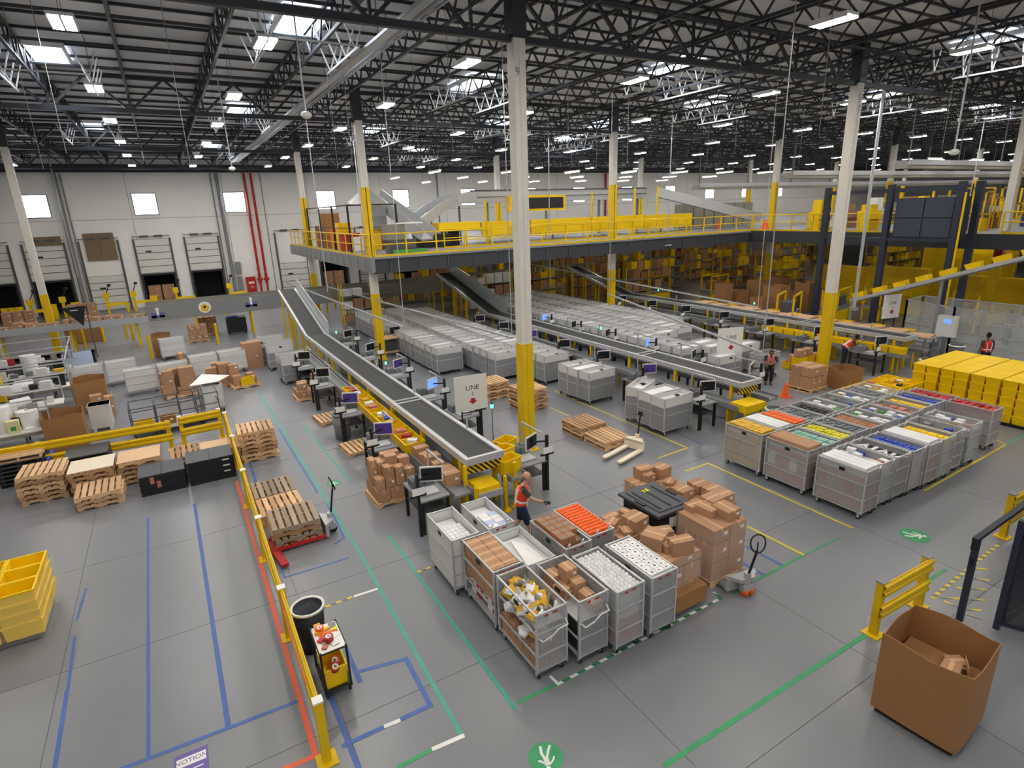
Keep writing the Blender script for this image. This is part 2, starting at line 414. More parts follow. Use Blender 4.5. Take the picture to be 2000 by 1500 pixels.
# dock doors
sec = box(-1.33, 1.33, -.05, -.005, .028, .572).mesh('door_section', mat('door_white', '#dcdcd6', .5))
track = box(-.07, .07, -.14, 0, 0, 3.1).mesh('track', mGreyD)
for i, (c, o_, _) in enumerate(DOORS):
    z0 = 3.0 if o_ else .05
    d = tag(thing('door_%d' % (i+1), (c, WY-.02, 0), 0, 'white sectional dock door %s, %s from the left' % ('raised above its opening' if o_ else 'closed', ORD[i]), 'dock door'), kind='structure')
    obj('hinge_backing', box(-1.33, 1.33, -.02, -.004, z0, z0+3.0), mGreyD, d)
    for k in range(5): put('door_section', sec, d, (0, 0, z0+.6*k))
    for s in (-1, 1):
        put('track', track, d, (s*1.42, 0, 2.95)); put('track', track, d, (s*1.42, 0, -.0))
    obj('shaft', MB().cyl((-1.5, -.12, 6.25), (1.5, -.12, 6.25), .025, 6).bx(-.9, -.2, -.2, -.04, 6.17, 6.33).bx(.2, .9, -.2, -.04, 6.17, 6.33), mGreyD, d)
    obj('vision_strip', box(-.65, -.2, -.07, -.045, z0+1.85, z0+2.0), mBlk, d)
    if o_: obj('dock_seal', MB().bx(-1.36, -1.2, -.03, .3, 0, 2.95).bx(1.2, 1.36, -.03, .3, 0, 2.95).bx(-1.2, 1.2, -.03, .3, 2.78, 2.95), mBlk, d)
    else: obj('lift_handle', box(-.5, 0, -.08, -.05, .75, .87), mLabel, d)
for c, z0, w, h, who in ((-4.8, 4.4, 2.2, 2.3, 'over the closed dock door'), (-8.4, 5.85, 1.9, .72, 'over the open dock door behind the column')):
    v = tag(thing('vent_cover', (c, WY-.12, z0), 0, 'brown board panel '+who, 'panel'), None)
    obj('board', box(-w/2, -.01, -.05, 0, 0, h), mBrown, v); obj('board', box(.01, w/2, -.05, 0, 0, h), mBrown, v)
# trailers behind the open doors
for c, o_, _ in DOORS:
    if o_:
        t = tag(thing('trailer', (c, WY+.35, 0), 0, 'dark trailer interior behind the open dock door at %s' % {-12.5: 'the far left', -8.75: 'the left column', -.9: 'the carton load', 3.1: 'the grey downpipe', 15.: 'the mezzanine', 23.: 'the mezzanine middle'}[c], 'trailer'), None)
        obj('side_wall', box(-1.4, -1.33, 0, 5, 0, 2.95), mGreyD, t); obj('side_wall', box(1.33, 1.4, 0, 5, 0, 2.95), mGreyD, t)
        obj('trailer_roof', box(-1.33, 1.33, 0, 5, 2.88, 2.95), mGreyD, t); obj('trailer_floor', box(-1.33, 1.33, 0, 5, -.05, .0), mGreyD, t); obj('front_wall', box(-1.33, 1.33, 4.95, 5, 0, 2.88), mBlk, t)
# pipes and cabinets on the dock wall
def pipe(name, x, z0, z1, r, m, label, cat, y=WY-.22, valve=False):
    t = thing(name, (x, y, 0), 0, label, cat)
    obj('riser', MB().cyl((0, 0, z0), (0, 0, z1), r, 10), m, t)
    b = MB()
    for z in (z0+.5, (z0+z1)/2, z1-.5): b.bx(-r-.03, r+.03, -.03, .155, z-.04, z+.04)
    obj('bracket', b, mGrey, t)
    if valve: obj('valve', MB().cyl((0, 0, z0-.9), (0, 0, z0), r*1.25, 10).cyl((-.25, -.05, z0-.5), (.25, -.05, z0-.5), r, 8).cyl((0, 0, 0), (0, 0, z0-.9), r*.8, 8), mRed, t)
pipe('fire_riser', 7.6, 2.2, 11.6, .11, mRed, 'left of two red sprinkler risers on the dock wall', 'pipe', valve=True)
pipe('fire_riser', 8.2, 2.2, 11.6, .11, mRed, 'right of two red sprinkler risers on the dock wall', 'pipe', valve=True)
for i, x in enumerate((51.2, 52.0, 52.8)): pipe('fire_riser', x, 2.2, 11.6, .12, mRed, '%s of three red risers on the wall beyond the mezzanine' % ('left', 'middle', 'right')[i], 'pipe')
for x, r, l in ((-6.85, .16, 'thick grey downpipe left of the closed dock door'), (-6.45, .06, 'thin grey conduit left of the closed dock door'), (5.25, .16, 'thick grey downpipe right of the black dock opening'), (4.72, .06, 'thin grey conduit right of the black dock opening'), (9.0, .04, 'thin conduit right of the red risers'), (12.9, .06, 'thin grey conduit on the wall above the mezzanine end'), (27.3, .08, 'grey conduit on the wall behind the mezzanine')):
    pipe('downpipe', x, .3, 11.6, r, mGrey, l, 'pipe')
fc = thing('fire_cabinet', (6.75, WY-.25, .05), 0, 'red fire cabinet on the dock wall with a white notice', 'cabinet')
obj('body', box(-.42, .42, -.25, .2, 0, 1.95), mRed, fc); obj('notice', box(-.25, .25, -.27, -.25, 1.3, 1.5), mLabel, fc); obj('notice', box(-.15, .2, -.27, -.25, .85, 1.1), mPink, fc)
ec = thing('electrical_cabinet', (6.6, WY-.25, 1.2), 0, 'grey electrical boxes beside the red fire cabinet', 'cabinet')
obj('body', box(-1.05, -.55, -.1, .2, 1.2, 2.3), mGrey, ec); obj('body', box(-1.0, -.6, -.1, .2, -.8, .9), mGrey, ec)

# ---- roof
ceil = tag(obj('ceiling', box(-40, 150, -25, WY+.3, DECK, DECK+.2), mDeck), 'pale metal roof deck of the hall', 'ceiling', kind='structure')
def truss(L, zt, zb, n, wc, ww, axis, vert=False):
    m = MB(); P = lambda t, z: (t, 0, z) if axis == 0 else (0, t, z)
    m.bar(P(0, zt), P(L, zt), wc, wc); m.bar(P(0, zb), P(L, zb), wc, wc)
    st = L/n
    for k in range(n):
        a, b = (zt, zb) if k % 2 == 0 else (zb, zt)
        m.bar(P(k*st, a), P((k+1)*st, b), ww, ww)
        if vert and k % 2: m.bar(P(k*st, zt), P(k*st, zb), ww*.8, ww*.8)
    return m
jm = truss(64.5, DECK-.12, 12.3, 106, .085, .05, 1).mesh('roof_joist', mSteel)
for k in range(-9, 46):
    put('roof_joist', jm, ceil, (8.97+2.6217*k+1.31, -1.8, 0))
gm = truss(157.3, 12.95, 11.72, 120, .17, .09, 0, True).mesh('girder', mSteel)
for y in CY: put('girder', gm, ceil, (8.97-15.73*3, y, 0))
pm = box(-35, 130, -.03, .03, DECK-.08, DECK).mesh('purlin', mSteel)
for k in range(0, 40): put('purlin', pm, ceil, (0, -.5+1.64*k, 0))
sp = MB().cyl((-35, 0, 12.72), (130, 0, 12.72), .045, 6).mesh('sprinkler_pipe', mSteel)
for k in range(20): put('sprinkler_pipe', sp, ceil, (0, 1.3+3.2*k, 0))
obj('ledger_beam', box(-35, 130, WY-.3, WY-.02, 11.65, 12.3), mSteel, ceil)
# skylights between the joists
SKY = [(85, 99), (583, 40), (175, 241), (468, 212), (920, 159), (1312, 128), (1950, 72), (725, 250), (980, 236), (1385, 197), (214, 301), (415, 281), (1705, 184), (1945, 200), (815, 290), (1110, 268), (1180, 240)]
sk = Kind('skylight')
skf = MB().bx(-.68, .68, -1.4, -1.3, -.16, 0).bx(-.68, .68, 1.3, 1.4, -.16, 0).bx(-.68, -.6, -1.3, 1.3, -.16, 0).bx(.6, .68, -1.3, 1.3, -.16, 0).mesh('skylight', mWhite)
skp = box(-.6, .6, -1.3, 1.3, -.05, -.03).mesh('pane', mSkyl)
skg = MB()
for y in (-1.5, -.5, .5, 1.5):
    skg.bar((-1.2, y, -1.0), (-.9, y, -.2), .04).bar((-1.2, y, -1.0), (-1.5, y, -.2), .04)
    skg.bar((1.2, y, -1.0), (.9, y, -.2), .04).bar((1.2, y, -1.0), (1.5, y, -.2), .04)
skg.bar((-1.2, -1.9, -1.0), (-1.2, 1.9, -1.0), .06).bar((1.2, -1.9, -1.0), (1.2, 1.9, -1.0), .06).bar((-1.2, -1.9, -1.0), (1.2, -1.9, -1.0), .05)
skg = skg.mesh('brace', mWhite)
for px, py in SKY:
    p = at(px, py, DECK-.05)
    if p.y > 60 or p.length > 150: continue
    s = put('skylight', skf, ceil, p); put('pane', skp, s); put('brace', skg, s)
# silver cable tray running back under the roof
q = at(735, 85, 12.0)
ct = thing('cable_tray', (q.x, 4, 12.0), 0, 'silver cable tray hung under the roof', 'tray')
obj('tray', MB().bx(-.14, -.12, 0, 52, 0, .08).bx(.12, .14, 0, 52, 0, .08).bx(-.12, .12, 0, 52, -.01, .01), mGalv, ct); obj('pipe', MB().cyl((.3, 0, .05), (.3, 52, .05), .05, 8), mGalv, ct); obj('pipe', MB().cyl((.46, 0, .05), (.46, 52, .05), .03, 8), mGalv, ct)
hg = MB()
for y in range(1, 52, 6): hg.bx(-.14, -.12, y, y+.02, .08, DECK-12).bx(.12, .14, y, y+.02, .08, DECK-12)
obj('hanger', hg, mGreyD, ct)

# ---- columns
def column(x, y, mez, i, j):
    z = 0.0
    o = tag(thing('column', (x, y, 0), 0, 'white steel column with yellow foot, %s across in the %s row back' % (ORD[max(i, 0)], ORD[j]), 'column'), kind='structure')
    w = .18
    obj('shaft', MB().bx(-w, w, -w, w, 3.5, 11.72).bx(-.02, .02, -w-.012, w+.012, 3.5, 11.72), mColW, o)
    obj('yellow_guard', MB().bx(-w-.012, w+.012, -w-.012, w+.012, 0, 3.5).bx(-.03, .03, -w-.03, w+.03, 0, 3.5), mYel, o)
    obj('base_plate', box(-.3, .3, -.3, .3, 0, .025), mYel, o)
    if mez: obj('yellow_guard', box(-w-.012, w+.012, -w-.012, w+.012, 5.4, 8.7), mYel, o)
    obj('head', box(-w-.03, w+.03, -w-.03, w+.03, 11.72, DECK), mSteel, o)
    return o
for j in (1, 2, 3):
    for i, x in enumerate(CX):
        if (j == 1 and i == 0) or i > 6: continue
        c = column(x, CY[j], (j >= 2 and i >= 1) or (j == 1 and i >= 4), i, j-1)
        if i == 3 and j == 1:
            obj('red_band', box(-.2, .2, -.2, .2, 3.45, 4.35), mRed, c)
            obj('yellow_edge', box(.19, .24, -.2, .2, 5.4, 9.0), mYel, c)
        if i == 2 and j == 1: text('G', .32, mGrey, c, (0, -.2, 11.2), (PI/2, 0, 0)); text('7', .32, mGrey, c, (0, -.2, 10.8), (PI/2, 0, 0))
        if i == 1 and j == 1: text('9', .3, mGrey, c, (-.09, -.2, 10.9), (PI/2, 0, 0))

# ---- ceiling lamps (they light the hall)
lampK = Kind('ceiling_lamp')
lampK.part('housing', MB().bx(-.25, .25, -.5, .5, .02, .09).bx(-.25, -.22, -.5, .5, -.03, .02).bx(.22, .25, -.5, .5, -.03, .02).bx(-.02, .02, -.5, .5, -.03, .02), mWhite)
lampK.part('tube', box(-.21, -.03, -.48, .48, -.025, .015), mTube); lampK.part('tube', box(.03, .21, -.48, .48, -.025, .015), mTube)
lampK.part('hanger', MB().bx(-.006, .006, -.4, -.388, .09, DECK-11.6).bx(-.006, .006, .388, .4, .09, DECK-11.6), mGreyD)
LX = [-8.2, -1.05, 3.05, 8.65, 15.2, 22.3, 28.4, 35.7, 42.5, 49.5, 56.5, 63.5, 70.5, 77.5, 85, 92, 100]
LY = [-5.5, 2.4, 9.9, 17.1, 24.5, 31.6, 39.2, 46.9, 54.8]
for i, x in enumerate(LX):
    for j, y in enumerate(LY):
        if j < 3 and i > 7: continue
        if j < 5 and x > 78: continue
        lampK.put((x, y, 11.6), 0, 'bright double-tube ceiling lamp, %s from the left in the %s row back' % (ORD[i], ORD[j]), 'ceiling lamp', 'ceiling lamps of the hall')
# ================================================================== KINDS
def carton(sx, sy, sz, m=None, tape_=True, lab=True):
    key = (round(sx, 2), round(sy, 2), round(sz, 2), m.name if m else '', tape_, lab)
    if key in CART: return CART[key]
    k = Kind('carton', box(-sx/2, sx/2, -sy/2, sy/2, 0, sz).mesh('carton', m or mCard))
    if tape_:
        if sx >= sy: k.part('tape', MB().bx(-sx/2-.002, sx/2+.002, -.028, .028, sz, sz+.002).bx(-sx/2-.002, -sx/2, -.028, .028, sz*.7, sz).bx(sx/2, sx/2+.002, -.028, .028, sz*.7, sz), mTape)
        else: k.part('tape', MB().bx(-.028, .028, -sy/2-.002, sy/2+.002, sz, sz+.002).bx(-.028, .028, -sy/2-.002, -sy/2, sz*.7, sz).bx(-.028, .028, sy/2, sy/2+.002, sz*.7, sz), mTape)
    if lab:
        a = min(.1, sx*.22); b = min(.07, sz*.25)
        k.part('shipping_label', box(sx*.12, sx*.12+a, -sy/2-.003, -sy/2, sz*.45, sz*.45+b), mLabel)
    CART[key] = k
    return k
CART = {}
def place_word(x, y, cx, cy, hx, hy):
    u = 'left' if x < cx-hx*.33 else 'right' if x > cx+hx*.33 else 'middle'
    v = 'near' if y < cy-hy*.33 else 'far' if y > cy+hy*.33 else 'centre'
    return {('middle', 'centre'): 'centre'}.get((u, v), '%s %s' % (v, u))
def load(cx, cy, z0, boxes, where, group):
    """boxes: (dx, dy, dz, sx, sy, sz, rz) stacked on a pallet, each a carton of its own"""
    hx = max(abs(b[0]) for b in boxes)+.1; hy = max(abs(b[1]) for b in boxes)+.1
    top = max(b[2] for b in boxes)
    seen = set()
    for dx, dy, dz, sx, sy, sz, rz in boxes:
        size = 'small' if sx*sy*sz < .016 else 'big' if sx*sy*sz > .07 else 'mid-sized'
        lay = 'bottom' if dz < .05 else 'top' if dz > top-.12 else 'middle'
        lb = '%s carton, %s, %s layer, load %s' % (size, place_word(dx, dy, 0, 0, hx, hy), lay, where)
        for w_ in (', outer one', ', hidden one', ', last one'):
            if lb not in seen: break
            lb = lb.split(', outer')[0].split(', hidden')[0]+w_
        seen.add(lb)
        carton(sx, sy, sz, None, True, RND.random() < .6).put((cx+dx, cy+dy, z0+dz), rz, lb, 'carton', group)
def layer_grid(nx, ny, L, Wd, h, dz, jit=.02):
    o = []
    for i in range(nx):
        for j in range(ny):
            hh = h*RND.uniform(.93, 1.0) if jit else h
            o.append((-L/2+L*(i+.5)/nx, -Wd/2+Wd*(j+.5)/ny, dz, L/nx-.015, Wd/ny-.015, hh if jit < .02 else h-.004, RND.uniform(-jit, jit)*.5))
    return o
# ---- wooden pallet
def pallet_kind(m, L=1.06, D=1.1, n=7, name='pallet', gap=True):
    k = Kind(name); bw = (L/n)*(.74 if gap else .97)
    d = box(-bw/2, bw/2, -D/2, D/2, 0, .02).mesh('deck_board', m)
    for i in range(n): k.part('deck_board', d, m, (-L/2+bw/2+(L-bw)*i/(n-1), 0, .118))
    st = MB()
    st.prism([(-L/2, 0), (-L/2, .095), (L/2, .095), (L/2, 0), (L*.36, 0), (L*.34, .03), (L*.14, .03), (L*.12, 0), (-L*.12, 0), (-L*.14, .03), (-L*.34, .03), (-L*.36, 0)], -.02, .02)
    st.v = [(x, z, y) for x, y, z in st.v]
    st.f = [f[::-1] for f in st.f]
    sm = st.mesh('stringer', m)
    for y in (-D/2+.02, 0, D/2-.02): k.part('stringer', sm, m, (0, y, .021))
    b = box(-.06, .06, -D/2, D/2, 0, .02).mesh('bottom_board', m)
    for x in (-L/2+.06, 0, L/2-.06): k.part('bottom_board', b, m, (x, 0, 0))
    return k
palG = pallet_kind(mWoodG); palN = pallet_kind(mWood); palA = pallet_kind(mWoodD); PH = .14
palX = pallet_kind(mWood, 1.2, 1.02)
def top_board(x, y, z, L, D, m, label, rz=0.):
    o = obj('top_board', box(-L/2, L/2, -D/2, D/2, 0, .018), m, None, (x, y, z), rz); tag(o, label, 'board')
def stack(x, y, n, where, ks=(0,), rz=0., z0=0., jit=.03, cap=None):
    for i in range(n):
        k = (palN, palA, palX, palG)[ks[i % len(ks)]]
        pos = 'lowest' if i == 0 else 'topmost' if i == n-1 else ORD[i]
        lab = ('single wooden pallet lying ' if n == 1 else 'wooden pallet, %s in the stack ' % pos)+where
        k.put((x+RND.uniform(-jit, jit), y+RND.uniform(-jit, jit), z0+i*PH), rz+RND.uniform(-.03, .03), lab, 'pallet', 'wooden pallets stacked on the floor')
    if cap: top_board(x, y, z0+n*PH, 1.1, 1.06, cap[0], cap[1], rz)
# ---- grey panelled cart
def cart_kind(W_=.58, L_=1.24, H_=1.3, open_sides=(), pan=None, band=None, cap=None, clip=True, rails=(.5, .92), name='cart', z0=.17, shelves=(), handle=0, dark=False):
    k = Kind(name); w, l = W_/2, L_/2; pan = pan or mPan; band = band or pan
    k.part('base', box(-w, w, -l, l, z0, z0+.04), mGalv)
    f = MB(); t = .018
    for sx in (-1, 1):
        for sy in (-1, 1): f.bx(sx*w-t, sx*w+t, sy*l-t, sy*l+t, z0, H_)
    for z in (H_-.02,)+tuple(rails):
        for sx in (-1, 1): f.bx(sx*w-t*.8, sx*w+t*.8, -l, l, z-.014, z+.014)
        for sy in (-1, 1): f.bx(-w, w, sy*l-t*.8, sy*l+t*.8, z-.014, z+.014)
    k.part('frame', f, mAlu)
    zs = [z0+.04]+list(rails)+[H_-.034]
    for n, sgn, ax in (('left', -1, 0), ('right', 1, 0), ('near', -1, 1), ('far', 1, 1)):
        if n in open_sides: continue
        for a, (p, q) in enumerate(zip(zs, zs[1:])):
            m = band if a == len(zs)-2 else pan
            if ax == 0: k.part('panel', box(sgn*w-.005, sgn*w+.005, -l+t, l-t, p+.014, q-.014), m)
            else: k.part('panel', box(-w+t, w-t, sgn*l-.005, sgn*l+.005, p+.014, q-.014), m)
    cs = MB().cyl((-.02, 0, .06), (.02, 0, .06), .06, 10).mesh('caster', mRub)
    fk = MB().bx(-.035, -.024, -.03, .03, .05, z0).bx(.024, .035, -.03, .03, .05, z0).bx(-.035, .035, -.03, .03, z0-.03, z0).mesh('fork', mGalv)
    for sx in (-1, 1):
        for sy in (-1, 1):
            k.part('caster', cs, mRub, (sx*(w-.06), sy*(l-.08), 0), [('fork', fk, mGalv, (0, 0, 0))])
    for z in shelves: k.part('shelf', box(-w+t, w-t, -l+t, l-t, z-.012, z), mGalv)
    if cap is not None: k.part('cover', box(-w+.02, w-.02, -l+.02, l-.02, cap-.012, cap), mLiner)
    if clip: k.part('label_holder', box(-w-.014, -w-.006, -.09, .05, H_-.17, H_-.09), mBlk)
    if handle or name == 'cart' and not cap and rails == (.5, .92): k.part('red_tag', MB().bx(-.12, -.06, -l-.008, -l-.006, H_-.1, H_-.06).bx(.02, .12, -l-.008, -l-.006, H_-.09, H_-.06), mRed)
    if handle:
        k.part('handle', MB().tube([(-w+.03, -l, .86), (-w+.06, -l-.1, .84), (-.06, -l-.12, .90), (.06, -l-.12, .98), (w-.05, -l-.12, .99), (w-.02, -l, 1.02)], .013, 6), mWhite, smooth=True)
    return k
carts = {
    'full': cart_kind(), 'handle': cart_kind(handle=1), 'solid': cart_kind(pan=mPanS, band=mPanW),
    'open': cart_kind(open_sides=('left',), shelves=(.2, .62), handle=0), 'front': cart_kind(open_sides=('left',), shelves=(.2,), handle=1),
    'cart2': cart_kind(open_sides=('left',), handle=1, rails=(.55, .9)), 'low': cart_kind(H_=1.12), 'white': cart_kind(pan=mPanW, band=mPanW),
}
def goods(name, cart_xy, z, nx, ny, dims, m, label, cat, group, jit=0., tiltj=0., kind=None, W_=.53, L_=1.16, zj=0.):
    me = kind or MB().bx(-dims[0]/2, dims[0]/2, -dims[1]/2, dims[1]/2, 0, dims[2]).mesh(name, m)
    for i in range(nx):
        for j in range(ny):
            x = cart_xy[0]-W_/2+W_*(i+.5)/nx+RND.uniform(-jit, jit); y = cart_xy[1]-L_/2+L_*(j+.5)/ny+RND.uniform(-jit, jit)
            tt = (RND.uniform(-tiltj, tiltj), RND.uniform(-tiltj, tiltj)) if tiltj else (0, 0)
            lift = (dims[0]*abs(math.sin(tt[1]))+dims[1]*abs(math.sin(tt[0])))/2
            lab = '%s, %s along, %s across' % (label, ORD[j], ORD[i])
            if isinstance(me, Kind): me.put((x, y, z+lift), RND.uniform(-jit, jit)*6, lab, cat, group, tt)
            else: tag(put(name, me, None, (x, y, z+lift+RND.uniform(0, zj)), 0, (tt[0], tt[1], RND.uniform(-jit, jit)*6)), lab, cat, group)

# ================================================================== FRONT BLOCK OF CARTS
CF = {}
def setcart(key, kind, x, y, label, rz=0.):
    carts[kind].put((x, y, 0), rz, label, 'cart'); CF[key] = (x, y)
setcart('F1', 'front', 4.30, 7.10, 'grey cart heaped with white and yellow parcels at the front left corner')
setcart('F2', 'cart2', 5.07, 7.00, 'grey cart holding loose brown cartons, second in the front row')
setcart('F3', 'full', 5.74, 6.85, 'grey cart full of clear wrapped packs, third in the front row')
setcart('F4', 'full', 6.48, 6.82, 'grey cart topped with white printed boxes, fourth in the front row')
setcart('W2', 'open', 4.29, 8.47, 'grey shelf cart stacked with plain brown cartons, open on one side')
setcart('W4', 'solid', 4.90, 8.30, 'grey cart with an empty white tray top, behind the loose cartons')
setcart('W5', 'full', 5.78, 8.35, 'grey cart loaded with brown printed cases near the walking man')
setcart('W6', 'full', 6.42, 8.45, 'grey cart covered with orange packs')
setcart('W1', 'white', 4.10, 9.80, 'white cart at the far left of the front block, half empty')
setcart('W3', 'white', 4.90, 9.78, 'white cart with a pile of white books, beside the walking man')
def parcels(cx, cy):
    # heaped mailers and jars in the first cart, each a thing of its own
    for i in range(46):
        t = RND.random(); x = cx-.24+.48*RND.random(); y = cy-.52+1.04*RND.random()
        z = 1.02+.22*(1-abs(x-cx-.02)/.30)*(1-abs(y-cy)/.75)+RND.uniform(-.02, .05)
        m, l = ((mWhG, 'white mailer'), (mYelG, 'yellow bag'), (mWhG, 'white bottle'), (mTan, 'grey jar'), (mYelG, 'yellow pouch'))[i % 5]
        if 'bottle' in l or 'jar' in l:
            o = obj('bottle', MB().lathe([(0, 0), (.035, 0), (.04, .02), (.04, .12), (.02, .15), (.02, .17), (0, .17)], (0, 0, 0), 10), m, None, (x, y, z), 0, True, (RND.uniform(-1.2, 1.2), RND.uniform(-.9, .9), RND.uniform(0, 6)))
        else:
            o = obj('parcel', MB().add([(-.11, -.08, .0), (.11, -.08, .0), (.11, .08, .0), (-.11, .08, .0), (-.08, -.05, .05), (.09, -.05, .045), (.08, .06, .05), (-.09, .05, .055)], [(0,3,2,1),(4,5,6,7),(0,1,5,4),(1,2,6,5),(2,3,7,6),(3,0,4,7)]), m, None, (x, y, z), 0, False, (RND.uniform(-.6, .6), RND.uniform(-.6, .6), RND.uniform(0, 6)))
        tag(o, l+' in the front left cart heap, %s piece, %s side' % (ORD[i], 'left' if x < cx-.08 else 'right' if x > cx+.08 else 'middle'), 'bottle' if o.name.startswith('bottle') else 'parcel', 'parcels heaped in the front left cart')
    for i in range(22):
        x = cx-.24+.42*RND.random(); y = cy-.5+1.0*RND.random(); m = (mWhG, mYelG, mWhG)[i % 3]
        o = obj('parcel', MB().bx(-.1, .1, -.07, .07, 0, .05), m, None, (x, y, .62+.09*(i % 4)), 0, False, (RND.uniform(-.4, .4), RND.uniform(-.4, .4), RND.uniform(0, 6)))
        tag(o, '%s parcel on the lower shelf of the front left cart, %s of the row' % (('white', 'yellow', 'cream')[i % 3], ORD[i]), 'parcel', 'parcels on the lower shelf')
parcels(*CF['F1'])
tag(obj('inner_tray', box(-.26, .26, -.58, .58, .99, 1.005), mGalv, None, (*CF['F1'], 0)), 'grey tray shelf under the parcel heap in the front left cart', 'shelf')
goods('bundle', (CF['F1'][0]-.02, CF['F1'][1]), .21, 2, 5, (.23, .21, .36), mCard, 'orange-brown bundle low in the front left cart', 'bundle', 'bundles at the bottom of the front left cart', W_=.5)
# second cart: loose cartons
tag(obj('inner_tray', box(-.26, .26, -.58, .58, .88, .895), mGalv, None, (*CF['F2'], 0)), 'grey tray under the loose cartons in the second front cart', 'shelf')
for i, (dx, dy, dz, a, b, c, r) in enumerate(((-.10, .42, .895, .24, .26, .28, .1), (-.12, .10, .895, .22, .28, .20, .35), (.08, .22, .895, .24, .26, .24, 0), (.08, .22, 1.135, .24, .26, .22, .05), (.12, -.02, .895, .22, .22, .3, 0), (.12, -.28, .895, .2, .22, .22, .05), (.13, -.48, 1.0, .22, .22, .18, .1))):
    carton(a, b, c).put((CF['F2'][0]+dx, CF['F2'][1]+dy, dz if i != 6 else .895), r, ('tall brown carton at the far end of the second front cart', 'turned brown carton leaning at the left of the second front cart', 'lower brown carton in the middle of the second front cart', 'top brown carton of the pair in the second front cart', 'brown carton before the pair in the second front cart', 'small brown carton near the handle of the second front cart', 'brown carton nearest the handle of the second front cart')[i], 'carton', 'loose cartons in the second front cart')
tag(obj('inner_load', box(-.24, .24, -.56, .56, .22, .84), mBlkG, None, (*CF['F2'], 0)), 'dark load inside the second front cart', 'load')
# third cart: clear packs
jar = Kind('clear_pack', MB().lathe([(0, 0), (.036, 0), (.044, .02), (.044, .06), (.03, .09), (.022, .1), (0, .105)], (0, 0, 0), 8).mesh('clear_pack', mWhG, True))
goods('clear_pack', CF['F3'], 1.16, 6, 13, (.08, .08, .14), mWhG, 'clear white bottle in the third front cart', 'bottle', 'white bottles in the third front cart', jit=.006, tiltj=.12, kind=jar)
tag(obj('inner_load', box(-.25, .25, -.58, .58, .68, 1.155), mLiner, None, (*CF['F3'], 0)), 'pale load seen through the mesh of the third front cart', 'load')
tag(obj('inner_load', box(-.25, .25, -.58, .58, .22, .66), mPink, None, (*CF['F3'], 0)), 'reddish load at the bottom of the third front cart', 'load')
# fourth cart: white printed boxes
wb = Kind('white_box', box(-.08, .08, -.058, .058, 0, .12).mesh('white_box', mWhG)); wb.part('printed_mark', MB().bx(-.035, -.005, -.02, .012, .12, .1215).bx(.02, .06, -.035, -.028, .12, .1215), mBlk)
wb2 = Kind('white_box', box(-.08, .08, -.058, .058, 0, .12).mesh('white_box', mWhG)); wb2.part('printed_mark', MB().cyl((.01, .01, .12), (.01, .01, .1215), .022, 8), mBlkG)
for i in range(3):
    for j in range(9):
        (wb if (i*3+j*5) % 4 else wb2).put((CF['F4'][0]-.175+.175*i, CF['F4'][1]-.5+.125*j, 1.18), 0, 'white printed box, %s from the near end, %s column, fourth front cart' % (ORD[j], ('left', 'middle', 'right')[i]), 'box', 'white printed boxes on the fourth front cart')
tag(obj('inner_load', box(-.25, .25, -.58, .58, .22, 1.17), mGreyG, None, (*CF['F4'], 0)), 'grey load seen through the mesh of the fourth front cart', 'load')
# shelf cart with cartons
x, y = CF['W2']
for i in range(2):
    for j in range(3):
        carton(.26, .37, .36, None, True, False).put((x-.135+.27*i, y-.385+.385*j, .62), 0, 'plain carton on the middle shelf of the shelf cart, %s %s' % (('near', 'middle', 'far')[j], ('left', 'right')[i]), 'carton', 'cartons on the shelf cart')
for i in range(2):
    for j in range(5):
        carton(.26, .225, .29, None, True, False).put((x-.135+.27*i, y-.46+.23*j, 1.0), 0, 'small carton on top of the shelf cart, %s from the near end, %s side' % (ORD[j], ('left', 'right')[i]), 'carton', 'cartons on the shelf cart')
for j in range(5): tag(obj('product_pack', box(-.1, .1, -.09, .09, 0, .3), (mRedG, mWhG, mGreyG)[j % 3], None, (x-.1, y-.45+.22*j, .215)), '%s pack on the bottom shelf of the open shelf cart, %s from the near end' % (('red', 'white', 'grey')[j % 3], ORD[j]), 'pack', 'packs on the bottom shelf')
obj_ = tag(obj('shelf_strip', box(-.3, -.296, -.5, .5, .58, .61), mRedWh, None, (x, y, 0)), 'red and yellow marked strip on the shelf edge of the open cart', 'strip')
# empty tray cart
tag(obj('white_tray', MB().bx(-.26, .26, -.58, .58, 1.08, 1.092).bx(-.26, -.25, -.58, .58, 1.09, 1.16).bx(.25, .26, -.58, .58, 1.09, 1.16), mLiner, None, (*CF['W4'], 0)), 'empty white tray in the grey cart behind the loose cartons', 'tray')
tag(obj('folded_sheet', MB().slab([(-.2, -.5, 1.15), (.2, -.5, 1.11), (.22, .1, 1.11), (-.05, .45, 1.2)], .01), mLabel, None, (*CF['W4'], 0)), 'white sheet lying in the empty tray', 'sheet')
# brown cases
case = Kind('printed_case', box(-.082, .082, -.09, .09, 0, .14).mesh('printed_case', mBrnG)); case.part('printed_top', box(-.06, .06, -.055, .03, .14, .142), mTan)
for lz in (1.08, 1.225):
    for i in range(3):
        for j in range(5 if lz < 1.2 else 5):
            if lz > 1.2 and i == 2 and j == 0: continue
            case.put((CF['W5'][0]-.17+.17*i, CF['W5'][1]-.32+.19*j, lz), 0, 'brown printed case, %s layer, %s from the near end, %s' % ('lower' if lz < 1.2 else 'upper', ORD[j], ('left', 'middle', 'right')[i]), 'case', 'brown printed cases')
tag(obj('inner_load', box(-.25, .25, -.58, .58, .22, 1.07), mBlkG, None, (*CF['W5'], 0)), 'dark load inside the cart with brown cases', 'load')
